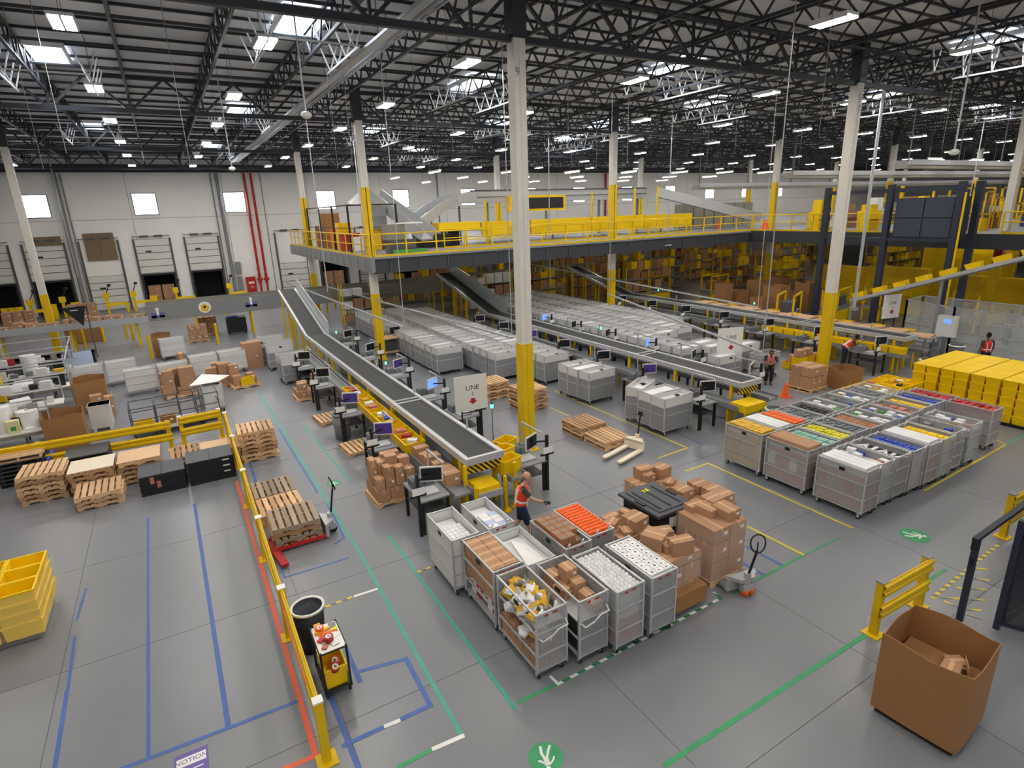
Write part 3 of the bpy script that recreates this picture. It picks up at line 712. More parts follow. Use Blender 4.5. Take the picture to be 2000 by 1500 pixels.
# orange packs
for i in range(4):
    for j in range(11):
        o = obj('orange_pack', MB().add([(-.066, -.05, 0), (.066, -.05, 0), (.066, .05, 0), (-.066, .05, 0), (-.06, -.035, .05), (.06, -.035, .065), (.06, .035, .065), (-.06, .035, .05)], [(0,3,2,1),(4,5,6,7),(0,1,5,4),(1,2,6,5),(2,3,7,6),(3,0,4,7)]), mOrange, None, (CF['W6'][0]-.2+.133*i, CF['W6'][1]-.52+.104*j, 1.26), RND.uniform(-.1, .1))
        tag(o, 'orange pack, %s from the near end, %s row across the grey cart' % (ORD[j], ORD[i]), 'pack', 'orange packs on the front block cart')
tag(obj('inner_load', box(-.26, .26, -.58, .58, .22, 1.255), mBlkG, None, (*CF['W6'], 0)), 'dark load under the orange packs', 'load')
# white cart contents
WP = box(-.045, .045, -.055, .055, 0, .08).mesh('white_pack', mWhG)
for i in range(5):
    for j in range(6):
        tag(put('white_pack', WP, None, (CF['W1'][0]-.2+.1*i, CF['W1'][1]-.5+.125*j, 1.05)), 'white pack, %s along, %s across, in the half empty white cart' % (ORD[j], ORD[i]), 'pack', 'white packs in the far left cart')
tag(obj('inner_load', box(-.25, .25, -.58, .58, .22, 1.04), mLiner, None, (*CF['W1'], 0)), 'white liner inside the far left white cart', 'load')
for i in range(2):
    for j in range(4):
        for l in range(3): tag(obj('book', box(-.1, .1, -.075, .075, 0, .03), mWhG if (i+j+l) % 3 else mBlueB, None, (CF['W3'][0]+.0+.21*i-.05, CF['W3'][1]-.4+.16*j, 1.1+.031*l), RND.uniform(-.03, .03)), '%s book of the %s pile, %s side, white cart beside the man' % (('bottom', 'middle', 'top')[l], ORD[j], ('left', 'right')[i]), 'book', 'white books in the cart')
tag(obj('inner_load', box(-.25, .25, -.58, .58, .22, 1.09), mLiner, None, (*CF['W3'], 0)), 'white liner inside the cart with books', 'load')
# white plastic bars hooked over the cart ends (row behind the front row)
hook = MB().tube([(-.02, 0, 1.2), (-.02, -.05, 1.3), (.0, -.07, 1.38), (.02, -.05, 1.34)], .016, 6).mesh('hook_bar', mWhite, True)
for kx, dx in (('W3', -.2), ('W3', .15), ('W5', -.22), ('W5', .1), ('W6', -.1), ('W6', .2)):
    tag(put('hook_bar', hook, None, (CF[kx][0]+dx, CF[kx][1]-.56, 0)), '%s white plastic hook on the near end of the cart with %s' % ('left' if dx < 0 else 'right', {'W3': 'books', 'W5': 'brown cases', 'W6': 'orange packs'}[kx]), 'hook', 'white hooks on the cart ends')

# ================================================================== CARTON PALLETS beside the front carts
def wrap(x0, x1, y0, y1, z0, z1, label, rz=0.):
    cx, cy = (x0+x1)/2, (y0+y1)/2; b = MB(); n = 8; a = []
    hx, hy = (x1-x0)/2, (y1-y0)/2
    pts = [(hx, hy), (hx, .3*hy), (hx, -.4*hy), (hx, -hy), (.3*hx, -hy), (-.4*hx, -hy), (-hx, -hy), (-hx, -.3*hy), (-hx, .4*hy), (-hx, hy), (-.3*hx, hy), (.4*hx, hy)]
    N = len(pts); L = 5
    for k in range(L):
        z = z0+(z1-z0)*k/(L-1)
        for (u, v) in pts: s_ = 1.012+RND.uniform(0, .03); b.v.append((u*s_, v*s_, z+RND.uniform(-.02, .02)))
    for k in range(L-1):
        for i in range(N): b.f.append([k*N+i, k*N+(i+1) % N, (k+1)*N+(i+1) % N, (k+1)*N+i])
    tag(obj('shrink_wrap', b, mFoil, None, (cx, cy, 0), rz), label, 'wrap')
# pallet behind the orange cart
def big_load(cx, cy, L, D, layers, extra, where, group, pal=True, wz=None):
    if pal:
        k = pallet_kind(mWood, L, D) if (round(L, 2), round(D, 2)) not in PK else PK[(round(L, 2), round(D, 2))]
        PK[(round(L, 2), round(D, 2))] = k
        k.put((cx, cy, 0), 0, 'wooden pallet under the carton load '+where, 'pallet')
    z = PH; bx_ = []
    for nx, ny, h in layers: bx_ += layer_grid(nx, ny, L-.04, D-.04, h, z-PH, .01); z += h
    bx_ += [(a, b, z-PH+c, d, e, f, g) for a, b, c, d, e, f, g in extra]
    load(cx, cy, PH, bx_, where, group)
    wrap(cx-L/2+.01, cx+L/2-.01, cy-D/2+.01, cy+D/2-.01, PH, wz or z, 'clear shrink wrap around the carton load '+where)
PK = {}
big_load(7.35, 8.25, .9, 1.0, [(2, 2, .4), (2, 3, .42)], [(.12, -.2, 0, .42, .4, .26, .15), (-.25, .1, 0, .3, .25, .12, .5), (-.2, -.3, 0, .2, .26, .1, -.3), (-.1, .34, 0, .4, .2, .08, .1), (.3, .25, 0, .22, .3, .1, .2)], 'behind the orange packs', 'cartons on the pallet behind the orange packs')
big_load(9.45, 9.55, 1.1, 1.0, [(3, 2, .36), (2, 2, .36)], [(-.1, .1, 0, .28, .25, .18, .1), (-.05, .32, 0, .4, .32, .26, -.1), (.35, .12, 0, .38, .36, .26, .1), (-.42, -.2, 0, .22, .3, .06, .2), (.2, -.32, 0, .3, .24, .08, .5)], 'far behind the black bin', 'cartons on the pallet behind the black bin')
big_load(9.72, 8.3, 1.1, 1.2, [(2, 3, .36), (2, 3, .36)], [(-.28, .3, 0, .4, .36, .2, .03), (.26, .3, 0, .4, .36, .2, 0), (.28, -.1, 0, .4, .36, .22, 0), (.26, -.42, 0, .42, .28, .22, .02), (-.3, -.36, 0, .36, .3, .05, .3)], 'right of the black bin', 'cartons with pink marks right of the black bin')
big_load(8.72, 7.12, 1.0, 1.0, [(2, 2, .42), (2, 2, .42), (2, 1, .3)], [(.22, -.15, 0, .38, .44, .2, .0), (-.02, .12, 0, .3, .42, .16, .1), (-.1, .36, 0, .42, .24, .14, -.1), (.3, .28, .0, .36, .36, .2, .05)], 'in front of the pallet jack', 'cartons on the pallet by the jack')
big_load(7.35, 6.98, .86, .92, [(2, 2, .4), (2, 2, .4), (1, 2, .18)], [(-.2, .16, 0, .4, .42, .26, .45), (.06, .26, 0, .44, .26, .2, -.35), (.0, -.12, 0, .46, .3, .16, -.3), (.04, -.28, .0, .44, .24, .28, -.25)], 'right of the front row', 'cartons at the right end of the front row')
tag(obj('printed_carton', box(-.4, .4, -.1, .1, 0, .34), mCardG, None, (7.38, 6.44, PH)), 'brown carton with white printed letters low on the front pallet', 'carton')
pt = bpy.data.objects['printed_carton']
# black fold-out bin between the carton pallets
bb = thing('black_bin', (8.42, 8.42, 0), 0, 'large black lidded plastic bulk bin with a yellow tag on top', 'bin')
obj('body', box(-.44, .44, -.56, .56, .14, 1.12), mBlk, bb)
obj('runner', MB().bx(-.44, -.3, -.56, .56, 0, .14).bx(.3, .44, -.56, .56, 0, .14).bx(-.08, .08, -.56, .56, 0, .14), mBlk, bb)
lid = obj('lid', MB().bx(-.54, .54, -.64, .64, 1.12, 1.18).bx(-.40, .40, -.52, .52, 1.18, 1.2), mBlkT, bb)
obj('lid_latch', MB().bx(-.5, -.42, -.14, .14, 1.18, 1.21).bx(.42, .5, -.14, .14, 1.18, 1.21), mBlk, lid)
obj('lid_rib', MB().bx(-.3, -.27, -.45, .45, 1.2, 1.215).bx(.27, .3, -.45, .45, 1.2, 1.215).bx(-.02, .02, -.45, .45, 1.2, 1.212), mBlk, lid)
obj('yellow_tag', box(-.06, .1, .3, .42, 1.2, 1.212), mLime, bb)
obj('notice', MB().bx(-.14, .06, -.566, -.56, .75, 1.0).bx(.2, .36, -.566, -.56, .78, 1.02), mLabel, bb)
# ================================================================== PALLET JACKS
def jack(loc, rz, label, fork_m, body_m, handle_loop=True, lean=0.):
    t = thing('pallet_jack', loc, rz, label, 'pallet jack')
    for s in (-1, 1):
        f = obj('fork', MB().prism([(s*.27-.08, -1.15), (s*.27-.05, -1.22), (s*.27+.05, -1.22), (s*.27+.08, -1.15), (s*.27+.08, 0), (s*.27-.08, 0)], .06, .12), fork_m, t)
        obj('load_wheel', MB().cyl((s*.27-.04, -1.02, .045), (s*.27+.04, -1.02, .045), .045, 10), mRub, f)
    obj('frame', MB().bx(-.35, .35, 0, .07, .06, .34).prism([(-.35, 0), (.35, 0), (.16, .24), (-.16, .24)], .3, .38), body_m, t)
    p = obj('pump', MB().cyl((0, .2, .1), (0, .2, .5), .07, 12).bx(-.12, .12, .12, .28, .1, .24), body_m, t)
    w = obj('steer_wheel', MB().cyl((-.1, .22, .09), (-.03, .22, .09), .09, 14).cyl((.03, .22, .09), (.1, .22, .09), .09, 14), mOrange if handle_loop == 2 else mRub, t)
    top = (0, .34+lean, 1.1)
    obj('tiller', MB().cyl((0, .22, .45), top, .024, 8), mBlk, t)
    if handle_loop:
        cx, cy, cz = top; pts = []
        for i in range(17):
            a = 2*PI*i/16; r = .17
            pts.append((r*math.sin(a), cy+.05*(math.cos(a)), cz+.17-(.19*math.cos(a) if math.cos(a) > 0 else .14*math.cos(a))))
        h = obj('handle', MB().tube(pts, .016, 6), mBlk, t, smooth=True)
        obj('lever', MB().cyl((0, cy, cz), (0, cy, cz+.18), .014, 6), mBlk, h)
    else: obj('handle', MB().cyl((-.1, top[1], 1.1), (.1, top[1], 1.1), .025, 8).bx(-.06, .06, top[1]-.03, top[1]+.03, 1.1, 1.22), mBlk, t)
    return t
jack((8.72, 6.34, 0), PI/2*.06+PI*.9, 'pale grey pallet jack with an orange wheel under the front carton pallet', mGrey, mGalv, 2, .05)
jack((11.64, 12.70, 0), -1.307, 'beige pallet jack standing empty beside the low pallet stacks', mPlyW, mPlyW, False)
jack((2.14, 13.2, 0), -PI/2+.0, 'grey pallet jack parked beside the pallets at the guard rail', mRedG, mGalv, 1)
tag(obj('red_fork', MB().bx(-.08, .08, -.6, .6, .05, .11), mRedG, None, (1.0, 12.75, 0), .12), 'red pallet jack fork tip sticking out under the pallets by the rail', 'pallet jack')
# ================================================================== PALLET STACKS behind the guard rail
stack(-4.12, 19.85, 6, 'at the left, before the black pallets', (0, 1, 0))
stack(-2.72, 18.55, 3, 'small, in front of the white board', (0,))
stack(-2.94, 19.72, 5, 'under the white board', (1, 1, 0), cap=(mPlyW, 'white board lying on the pallet stack behind the small stack'))
stack(-1.76, 19.75, 5, 'under the pale plywood', (1, 0, 1), cap=(mPly, 'pale plywood sheet on the pallet stack beside the white board'))
stack(-.42, 19.6, 4, 'by the back rail, behind the black bins', (0, 1))
stack(.42, 19.5, 4, 'in the rail corner, behind the tall black bin', (1,), cap=(mPly, 'plywood sheet on the pallet stack in the rail corner'))
stack(-5.9, 19.9, 6, 'at the left edge of the picture', (0, 1), cap=None)
# black plastic pallets
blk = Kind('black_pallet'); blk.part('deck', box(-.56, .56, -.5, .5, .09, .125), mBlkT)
for sx in (-.48, 0, .48):
    for sy in (-.42, 0, .42): blk.part('foot', box(-.07, .07, -.07, .07, 0, .09), mBlk, (sx, sy, 0))
for i in range(6):
    blk.put((-4.85, 21.6, .126*i), 0, 'black plastic pallet, %s from the floor, in the stack left of the rail' % ORD[i], 'pallet', 'black plastic pallets stacked at the left')
stack(-4.85, 21.6, 1, 'on top of the black pallets at the left', (0,), PI/2, z0=.756)
for i in range(6):
    blk.put((-3.15, 20.95, .126*i), 0, 'black plastic pallet, %s from the floor, in the stack behind the white board' % ORD[i], 'pallet', 'black plastic pallets behind the white board')
tag(obj('blue_pallet_end', box(-.04, .04, -.5, .5, 0, .6), mBlue, None, (-4.2, 21.7, 0)), 'narrow blue board standing beside the black pallets', 'board')
def blkbin(x, y, n, where, L=1.12, D=.95, h=.18):
    for i in range(n):
        t = thing('black_crate', (x, y, i*h), RND.uniform(-.01, .01), 'folded black crate, %s, in the stack %s' % ('topmost' if i == n-1 else ORD[i]+' from the floor', where), 'crate', 'folded black crates')
        obj('body', box(-L/2, L/2, -D/2, D/2, 0, h-.02), mBlk, t)
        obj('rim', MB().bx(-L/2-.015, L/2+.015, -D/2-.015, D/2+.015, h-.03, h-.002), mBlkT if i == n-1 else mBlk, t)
        if i == n-1: obj('panel_seam', MB().bx(-.02, .02, -D/2, D/2, h-.002, h+.004), mBlk, t)
        if where.endswith('corner') and i > 0: obj('torn_label', box(L/2-.3, L/2-.12, -D/2-.018, -D/2-.015, .05, .09), mLabel, t)
blkbin(-1.2, 18.5, 3, 'in front of the plywood', h=.2)
blkbin(.06, 18.5, 4, 'by the guard rail corner', L=1.22)
for dx, z in ((-.25, .14), (-.1, -.0)):
    tag(obj('paper_notice', box(-.05, .05, -.002, .002, 0, .2), mPink, None, (-1.2+dx, 18.5-.495, .2+z)), 'brown paper notice on the low black crates, %s one' % ('upper' if z > .1 else 'lower'), 'notice')
# right of the rail
stack(1.5, 19.42, 7, 'right of the rail corner', (0, 0, 1, 1, 0, 0, 0))
stack(1.42, 16.05, 2, 'right of the rail, far one', (3, 3))
stack(1.45, 14.85, 2, 'right of the rail, middle one', (0, 0))
stack(1.52, 13.5, 4, 'right of the rail, nearest, on the jack', (1, 3, 1, 3))
stack(4.35, 21.4, 1, 'beside the grey waste bin at the desks', (0,), .08)
stack(4.45, 17.95, 1, 'on the floor behind the carton pallet', (0,), .05)
stack(10.75, 20.35, 5, 'left of the two behind the centre column', (0, 1))
stack(11.2, 18.25, 6, 'right of the two behind the centre column', (1, 0), cap=None)
stack(11.35, 14.85, 3, 'right of the centre column', (1, 0))
stack(11.38, 13.68, 2, 'right of the centre column, lower and paler', (0,))
# ================================================================== GUARD RAILS
def rail_run(p0, p1, posts, label, caps=True, wbeam=True, hp=1.06, cap_m=None, side=1):
    p0, p1 = Vector(p0), Vector(p1); d = (p1-p0); L = d.length; ang = math.atan2(d.y, d.x)
    t = thing('guard_rail', (p0.x, p0.y, 0), ang, label, 'guard rail')
    for q in posts:
        p = obj('post', MB().bx(-.06, .06, -.06, .06, .02, hp), mYel, t, (q*L, 0, 0))
        obj('base_plate', box(-.14, .14, -.14, .14, 0, .02), mYel, p)
        if caps: obj('post_cap', box(-.07, .07, -.07, .07, hp, hp+.025), cap_m or mLabel, p)
    for z in (.36, .79):
        b = MB(); prof = [(-.06, 0), (-.06, .03), (-.1, .05), (-.1, .09), (-.065, .12), (-.065, .16), (-.1, .19), (-.1, .23), (-.06, .25), (-.06, .28), (-.075, .28), (-.075, .26), (-.115, .24), (-.115, .18), (-.08, .15), (-.08, .13), (-.115, .1), (-.115, .04), (-.075, .02), (-.075, 0)]; prof = [(y*side-(.085 if side < 0 else 0), h) for y, h in prof]
        n = len(prof)
        b.add([(0, y, z+h) for y, h in prof]+[(L, y, z+h) for y, h in prof], [tuple(range(n)), tuple(range(n, 2*n))[::-1]]+[(i, n+i, n+(i+1) % n, (i+1) % n) for i in range(n)])
        o = obj('rail_beam', b, mYel, t)
    return t
r1 = rail_run((.72, 6.9, 0), (.78, 21.4, 0), [.0, .203, .407, .61, .81, .99], 'long yellow guard rail running back from the front left', side=-1)
ml = obj('warning_strip', box(.35, 2.6, .062, .075, 1.07, 1.073), mRedWh, r1); ml['label'] = 'red and white lettered strip'
rail_run((-.62, 21.75, 0), (.66, 21.85, 0), [.03, .97], 'short yellow guard rail closing the pallet corner')
rail_run((-8.0, 21.9, 0), (-.85, 21.55, 0), [.02, .5, .985], 'long yellow guard rail behind the pallet stacks', caps=False)
rail_run((9.58, 4.22, 0), (11.1, 4.18, 0), [.03, .97], 'short yellow guard rail behind the big cardboard box', cap_m=mGrey)
rail_run((15.03, 4.38, 0), (18.5, 4.38, 0), [.02, .5, .98], 'yellow guard rail at the right edge behind the dark cage', cap_m=mGrey)
# ================================================================== GAYLORD BOXES
def gaylord(x0, x1, y0, y1, h, label, rz=0., yellow_side=False, wavy=True, zb=.02):
    cx, cy, w, l = (x0+x1)/2, (y0+y1)/2, (x1-x0)/2, (y1-y0)/2; th = .012
    t = thing('bulk_box', (cx, cy, 0), rz, label, 'cardboard box')
    def wall_(ax, sgn, nm):
        n = 9; vs = []; fs = []
        for i in range(n):
            u = -1+2*i/(n-1); bow = .02*(1-u*u); hh = h+(.03*math.sin(3.1*u+sgn+ax) if wavy else 0)
            for off in (0, -th):
                if ax == 0: a = [(sgn*(w+bow+off), u*l, zb), (sgn*(w+bow+off), u*l, hh)]
                else: a = [(u*w, sgn*(l+bow+off), zb), (u*w, sgn*(l+bow+off), hh)]
                vs += a
        for i in range(n-1):
            a, b = 4*i, 4*(i+1)
            fs += [(a, b, b+1, a+1), (a+2, a+3, b+3, b+2), (a+1, b+1, b+3, a+3), (a, a+2, b+2, b)]
        fs += [(0, 1, 3, 2), (4*(n-1), 4*(n-1)+2, 4*(n-1)+3, 4*(n-1)+1)]
        return obj('side_panel', MB().add(vs, fs), mCardG, t)
    for ax, sg in ((0, -1), (0, 1), (1, -1), (1, 1)): wall_(ax, sg, '')
    obj('bottom', box(-w, w, -l, l, zb, zb+.02), mCardG, t)
    obj('dolly', MB().bx(-w+.05, w-.05, -l+.05, l-.05, 0, zb), mBlk, t)
    return t
gaylord(8.0, 9.11, 2.335, 3.415, 1.36, 'big open cardboard bulk box at the front right', .095, zb=.1)
gl = [(8.55, 2.7, .95, .3, .22, .2, .2), (8.85, 2.75, .98, .24, .2, .14, -.5), (8.35, 3.0, .9, .4, .22, .1, .9)]
for i, (x, y, z, a, b, c, r) in enumerate(gl):
    carton(a, b, c).put((x, y, .8), r, ('small carton with a white label inside the big front box', 'empty carton at the right inside the big front box', 'flat carton at the back inside the big front box')[i], 'carton')
tag(obj('crumpled_load', box(-.52, .52, -.5, .5, .12, .795), mCardG, None, (8.555, 2.875, 0), .095), 'flattened cardboard filling the big front box', 'cardboard')
tag(obj('cardboard_flap', MB().slab([(0, 0, .8), (.25, .02, .8), (.27, .05, 1.05), (.02, .03, 1.03)], .006), mCardL, None, (8.7, 2.5, 0), .5), 'upright cardboard flap in the big front box', 'cardboard')
gaylord(-4.62, -3.48, 23.6, 24.75, 1.25, 'open cardboard bulk box behind the left guard rail', .08)
gaylord(-4.25, -3.15, 28.3, 29.6, 1.3, 'open cardboard bulk box farther back beside the packing desks', .08)
gaylord(-1.56, -.62, 38.1, 39.2, 1.25, 'open cardboard bulk box behind the grey tray carts', .04)
for (x, y, a, b, c, z, r, l) in ((-3.45, 27.75, .5, .4, .5, 0, .1, 'brown carton on the floor before the far bulk box'), (-3.45, 27.75, .4, .34, .34, .5, .15, 'smaller carton on top, before the far bulk box'), (-3.0, 27.4, .3, .4, .8, 0, .1, 'tall narrow carton beside the far bulk box')):
    carton(a, b, c).put((x, y, z), r, l, 'carton')
tag(obj('white_bin', MB().bx(-.33, .33, -.3, .3, .12, 1.0).bx(-.35, .35, -.32, .32, .96, 1.0).bx(-.3, -.2, -.3, .3, 0, .12).bx(.2, .3, -.3, .3, 0, .12), mPanW, None, (-3.15, 25.6, 0)), 'white plastic bin behind the near bulk box', 'bin')
# ================================================================== YELLOW TOTES
def tote_kind(L=.6, D=.4, h=.31, fill=None, name='tote'):
    b = MB(); t = .02; i0, i1 = .96, 1.0
    L2, D2 = L/2, D/2
    b.add([(-L2*.9, -D2*.9, 0), (L2*.9, -D2*.9, 0), (L2*.9, D2*.9, 0), (-L2*.9, D2*.9, 0), (-L2*.96, -D2*.96, h-.03), (L2*.96, -D2*.96, h-.03), (L2*.96, D2*.96, h-.03), (-L2*.96, D2*.96, h-.03),
           (-L2*.9, -D2*.88, h-.03), (L2*.9, -D2*.88, h-.03), (L2*.9, D2*.88, h-.03), (-L2*.9, D2*.88, h-.03), (-L2*.85, -D2*.82, .02), (L2*.85, -D2*.82, .02), (L2*.85, D2*.82, .02), (-L2*.85, D2*.82, .02)],
          [(0,3,2,1),(0,1,5,4),(1,2,6,5),(2,3,7,6),(3,0,4,7),(4,5,9,8),(5,6,10,9),(6,7,11,10),(7,4,8,11),(8,9,13,12),(9,10,14,13),(10,11,15,14),(11,8,12,15),(12,13,14,15)])
    k = Kind(name, b.mesh('tote', mYelT))
    k.part('rim', MB().bx(-L2, L2, -D2, -D2*.88, h-.035, h).bx(-L2, L2, D2*.88, D2, h-.035, h).bx(-L2, -L2*.9, -D2*.88, D2*.88, h-.035, h).bx(L2*.9, L2, -D2*.88, D2*.88, h-.035, h), mYelT)
    return k
tote = tote_kind(); toteW = tote_kind(.62, .5, .3)
# wrapped tote stack at the left edge
palX.put((-4.1, 13.05, 0), 0, 'wooden pallet under the wrapped yellow totes at the left edge', 'pallet')
for l in range(4):
    for i in range(3):
        for j in range(3):
            toteW2 = toteW
            toteW.put((-4.72+.63*i, 12.56+.51*j, PH+.21*l), 0, 'yellow tote, %s layer, %s column, %s row, wrapped stack at the left edge' % (ORD[l], ('left', 'middle', 'right')[i], ('near', 'middle', 'far')[j]), 'tote', 'yellow totes of the wrapped stack')
wrap(-5.04, -3.13, 12.29, 13.84, .1, 1.05, 'clear shrink wrap around the yellow totes at the left edge')
for i, (dx, dy) in enumerate(((-.45, .1), (-.3, -.3), (-.4, .45))):
    tag(obj('paper_sheet', box(-.11, .11, -.15, .15, 0, .004), mLabel, None, (-4.1+dx, 13.05+dy, PH+.21*3+.302), .4*i), 'white paper on the wrapped yellow totes, %s one' % ('middle', 'nearest', 'farthest')[i], 'paper')
# low and high yellow tote blocks at the right
for i in range(5):
    for j in range(3):
        for l in range(3):
            tote.put((19.55+.66*i, 9.85+.43*j, PH+.3*l), 0, 'yellow tote, %s layer, %s from the left, %s row, low block' % (ORD[l], ORD[i], ('near', 'middle', 'far')[j]), 'tote', 'yellow totes in the low block')
    o = tag(obj('tote_dolly', MB().bx(-.32, .32, -.25, .9, .08, .13).bx(-.3, -.2, -.2, -.1, 0, .08).bx(.2, .3, -.2, -.1, 0, .08).bx(-.3, -.2, .7, .8, 0, .08).bx(.2, .3, .7, .8, 0, .08), mBlk, None, (19.65+.66*i, 9.95, 0)), 'black dolly under the low yellow totes, %s from the left' % ORD[i], 'dolly')
for i in range(9):
    x, y = 19.6+.3*i+RND.uniform(-.1, .1), 9.8+RND.uniform(0, .9)
    tag(obj('product_pack', box(-.1, .1, -.08, .08, 0, .06), (mWhG, mPink, mBlkG, mBrnG)[i % 4], None, (x, y, PH+.88), RND.uniform(0, 3)), 'packed item on the low yellow totes, %s from the left' % ORD[i], 'pack', 'items in the low yellow totes')
cb_ = MB(); 
cb_.add([(-.26, -.18, 0), (.26, -.18, 0), (.26, .18, 0), (-.26, .18, 0), (-.305, -.208, .27), (.305, -.208, .27), (.305, .208, .27), (-.305, .208, .27)], [(0,3,2,1),(4,5,6,7),(0,1,5,4),(1,2,6,5),(2,3,7,6),(3,0,4,7)])
nest = Kind('nested_tote', cb_.mesh('nested_tote', mYelT)); nest.part('lid', MB().bx(-.315, .315, -.213, .213, .262, .284), mYelT)
for i in range(5):
    for j in range(11):
        for l in range(5):
            nest.put((23.3+.635*i, 10.1-.43*j-(.045*(j//2)), .1+.285*l), 0, 'yellow tote, %s layer, %s deep, %s from the far end, tall block' % (ORD[l], ORD[i], ORD[j]), 'tote', 'yellow totes in the tall block')
tag(obj('long_dolly', MB().bx(22.98, 26.2, 5.15, 10.35, .04, .1), mBlk), 'black dollies joined under the tall yellow tote block', 'dolly')
# ================================================================== TOOL CART, BIN
tc = thing('tool_cart', (1.18, 8.32, 0), .0, 'black two-shelf tool cart with tape rolls by the guard rail', 'cart')
f = MB()
for sx in (-.2, .2):
    for sy in (-.34, .34): f.bx(sx-.016, sx+.016, sy-.016, sy+.016, .1, .9)
for z in (.16, .88): f.bx(-.22, .22, -.36, .36, z-.02, z)
obj('frame', f, mBlk, tc); obj('top_mat', box(-.2, .2, -.34, .34, .88, .886), mLabel, tc)
for sx in (-.18, .18):
    for sy in (-.3, .3): obj('caster', MB().cyl((sx-.02, sy, .05), (sx+.02, sy, .05), .05, 10).bx(sx-.025, sx+.025, sy-.02, sy+.02, .06, .14), mRub, tc)
tote_kind(.62, .36, .36).put((1.18, 8.3, .16), PI/2, 'yellow tote on the lower shelf of the tool cart', 'tote')
def roll(x, y, z, m, r, h, label, tilt=(0, 0)):
    t = thing('tape_roll', (x, y, z), 0, label, 'tape roll'); t.rotation_euler = (tilt[0], tilt[1], 0)
    obj('tape', MB().lathe([(r*.5, 0), (r, 0), (r, h), (r*.5, h)], (0, 0, 0), 20), m, t, smooth=False)
    obj('core', MB().lathe([(r*.32, -.005), (r*.5, -.005), (r*.62, h+.004), (r*.34, h+.004), (r*.32, -.005)], (0, 0, 0), 20), mLabel, t)
roll(1.10, 8.52, .9, mOrange, .07, .07, 'orange tape roll at the far end of the tool cart')
roll(1.17, 8.20, .9, mRedG, .075, .09, 'red tape roll near the middle of the tool cart')
roll(1.17, 8.05, .48, mRedG, .08, .06, 'upper of two tape rolls in the yellow tote of the tool cart', (.5, .2))
roll(1.22, 8.20, .47, mOrange, .08, .06, 'lower tape roll in the yellow tote of the tool cart', (.4, -.2))
for i, (dx, dy, a, b, c, m, l) in enumerate(((.02, .08, .3, .06, .02, mOrange, 'orange strip across'), (-.05, .16, .26, .05, .04, mYelG, 'yellow box on'), (.1, .0, .12, .16, .012, mLabel, 'white sheet on'), (-.12, -.05, .1, .08, .03, mRedG, 'red packet on'), (-.08, -.16, .06, .05, .03, mGrnG, 'green packet on'), (-.1, -.24, .09, .08, .03, mPink, 'pink packet on'), (.14, .1, .07, .06, .03, mLime, 'yellow pad on'), (.12, .24, .12, .12, .01, mGrey, 'grey plate on'), (-.1, .28, .12, .1, .05, mYelG, 'yellow case on'), (.06, -.2, .14, .12, .01, mLabel, 'white card on'))):
    tag(obj('tool_item', box(-a/2, a/2, -b/2, b/2, 0, c), m, None, (1.18+dx, 8.32+dy, .887+.0015*i), .2*i), l+' the top of the tool cart', 'supply')
wbin = thing('waste_bin', (1.06, 9.33, 0), 0, 'black waste bin with a clear liner beside the tool cart', 'bin')
obj('body', MB().lathe([(0, 0), (.21, 0), (.27, .84), (.25, .84), (.2, .05), (0, .05)], (0, 0, 0), 24), mBlk, wbin, smooth=True)
obj('rim', MB().lathe([(.25, .83), (.29, .83), (.295, .87), (.27, .88), (.25, .86)], (0, 0, 0), 24), mWhite, wbin, smooth=True)
obj('liner', MB().lathe([(.26, .86), (.22, .55), (.2, .35), (0, .3)], (0, 0, 0), 16), mat('liner_grey', '#6d7480', .25, noise=.2, scale=12), wbin)
# ================================================================== RIGHT DARK CAGE
cg = thing('machine_cage', (0, 0, 0), 0, 'dark steel mesh safety cage at the right edge', 'cage')
def post(a, h, w=.09): return box(a[0]-w/2, a[0]+w/2, a[1]-w/2, a[1]+w/2, 0, h)
P1, P2, P3 = (11.24, 3.58), (11.55, 3.14), (11.9, 2.5)
obj('post', post(P1, 1.72), mNavy, cg)
obj('post', post((13.3, 3.5), 1.95), mNavy, cg); obj('post', post(P2, 2.15), mNavy, cg); obj('post', post((15.4, 3.45), 2.1), mNavy, cg)
obj('top_bar', MB().bar((P1[0]-.1, P1[1], 1.70), (13.3, 3.5, 1.95), .09, .06), mNavy, cg)
obj('latch', MB().bx(P1[0]-.1, P1[0]-.045, P1[1]-.04, P1[1]+.04, 1.5, 1.72).bx(P1[0]-.12, P1[0]-.045, P1[1]-.02, P1[1]+.02, 1.2, 1.3), mBlk, cg)
def mesh_panel(a, b, z0, z1, label):
    p = obj('mesh_panel', MB().bar((a[0], a[1], (z0+z1)/2), (b[0], b[1], (z0+z1)/2), .01, z1-z0), mMesh, cg)
    e = MB().bar((*a, z0), (*b, z0), .05).bar((*a, z1), (*b, z1), .05).bar((*a, z0), (*a, z1), .05).bar((*b, z0), (*b, z1), .05).bar((*a, (z0+z1)/2), (*b, (z0+z1)/2), .03)
    obj('panel_frame', e, mNavy, p)
mesh_panel((13.3, 3.46), (15.4, 3.40), .1, 2.0, ''); mesh_panel((11.6, 3.1), (13.4, 2.95), .12, 2.1, ''); mesh_panel((11.55, 3.12), (11.9, 2.4), .12, 2.1, ''); mesh_panel((13.4, 2.95), (15.6, 2.8), .12, 2.1, ''); mesh_panel((15.6, 2.8), (17.4, 2.7), .12, 2.1, '')
obj('kick_plate', MB().bar((11.6, 3.08, .2), (15.6, 2.78, .2), .03, .16), mGrey, cg)
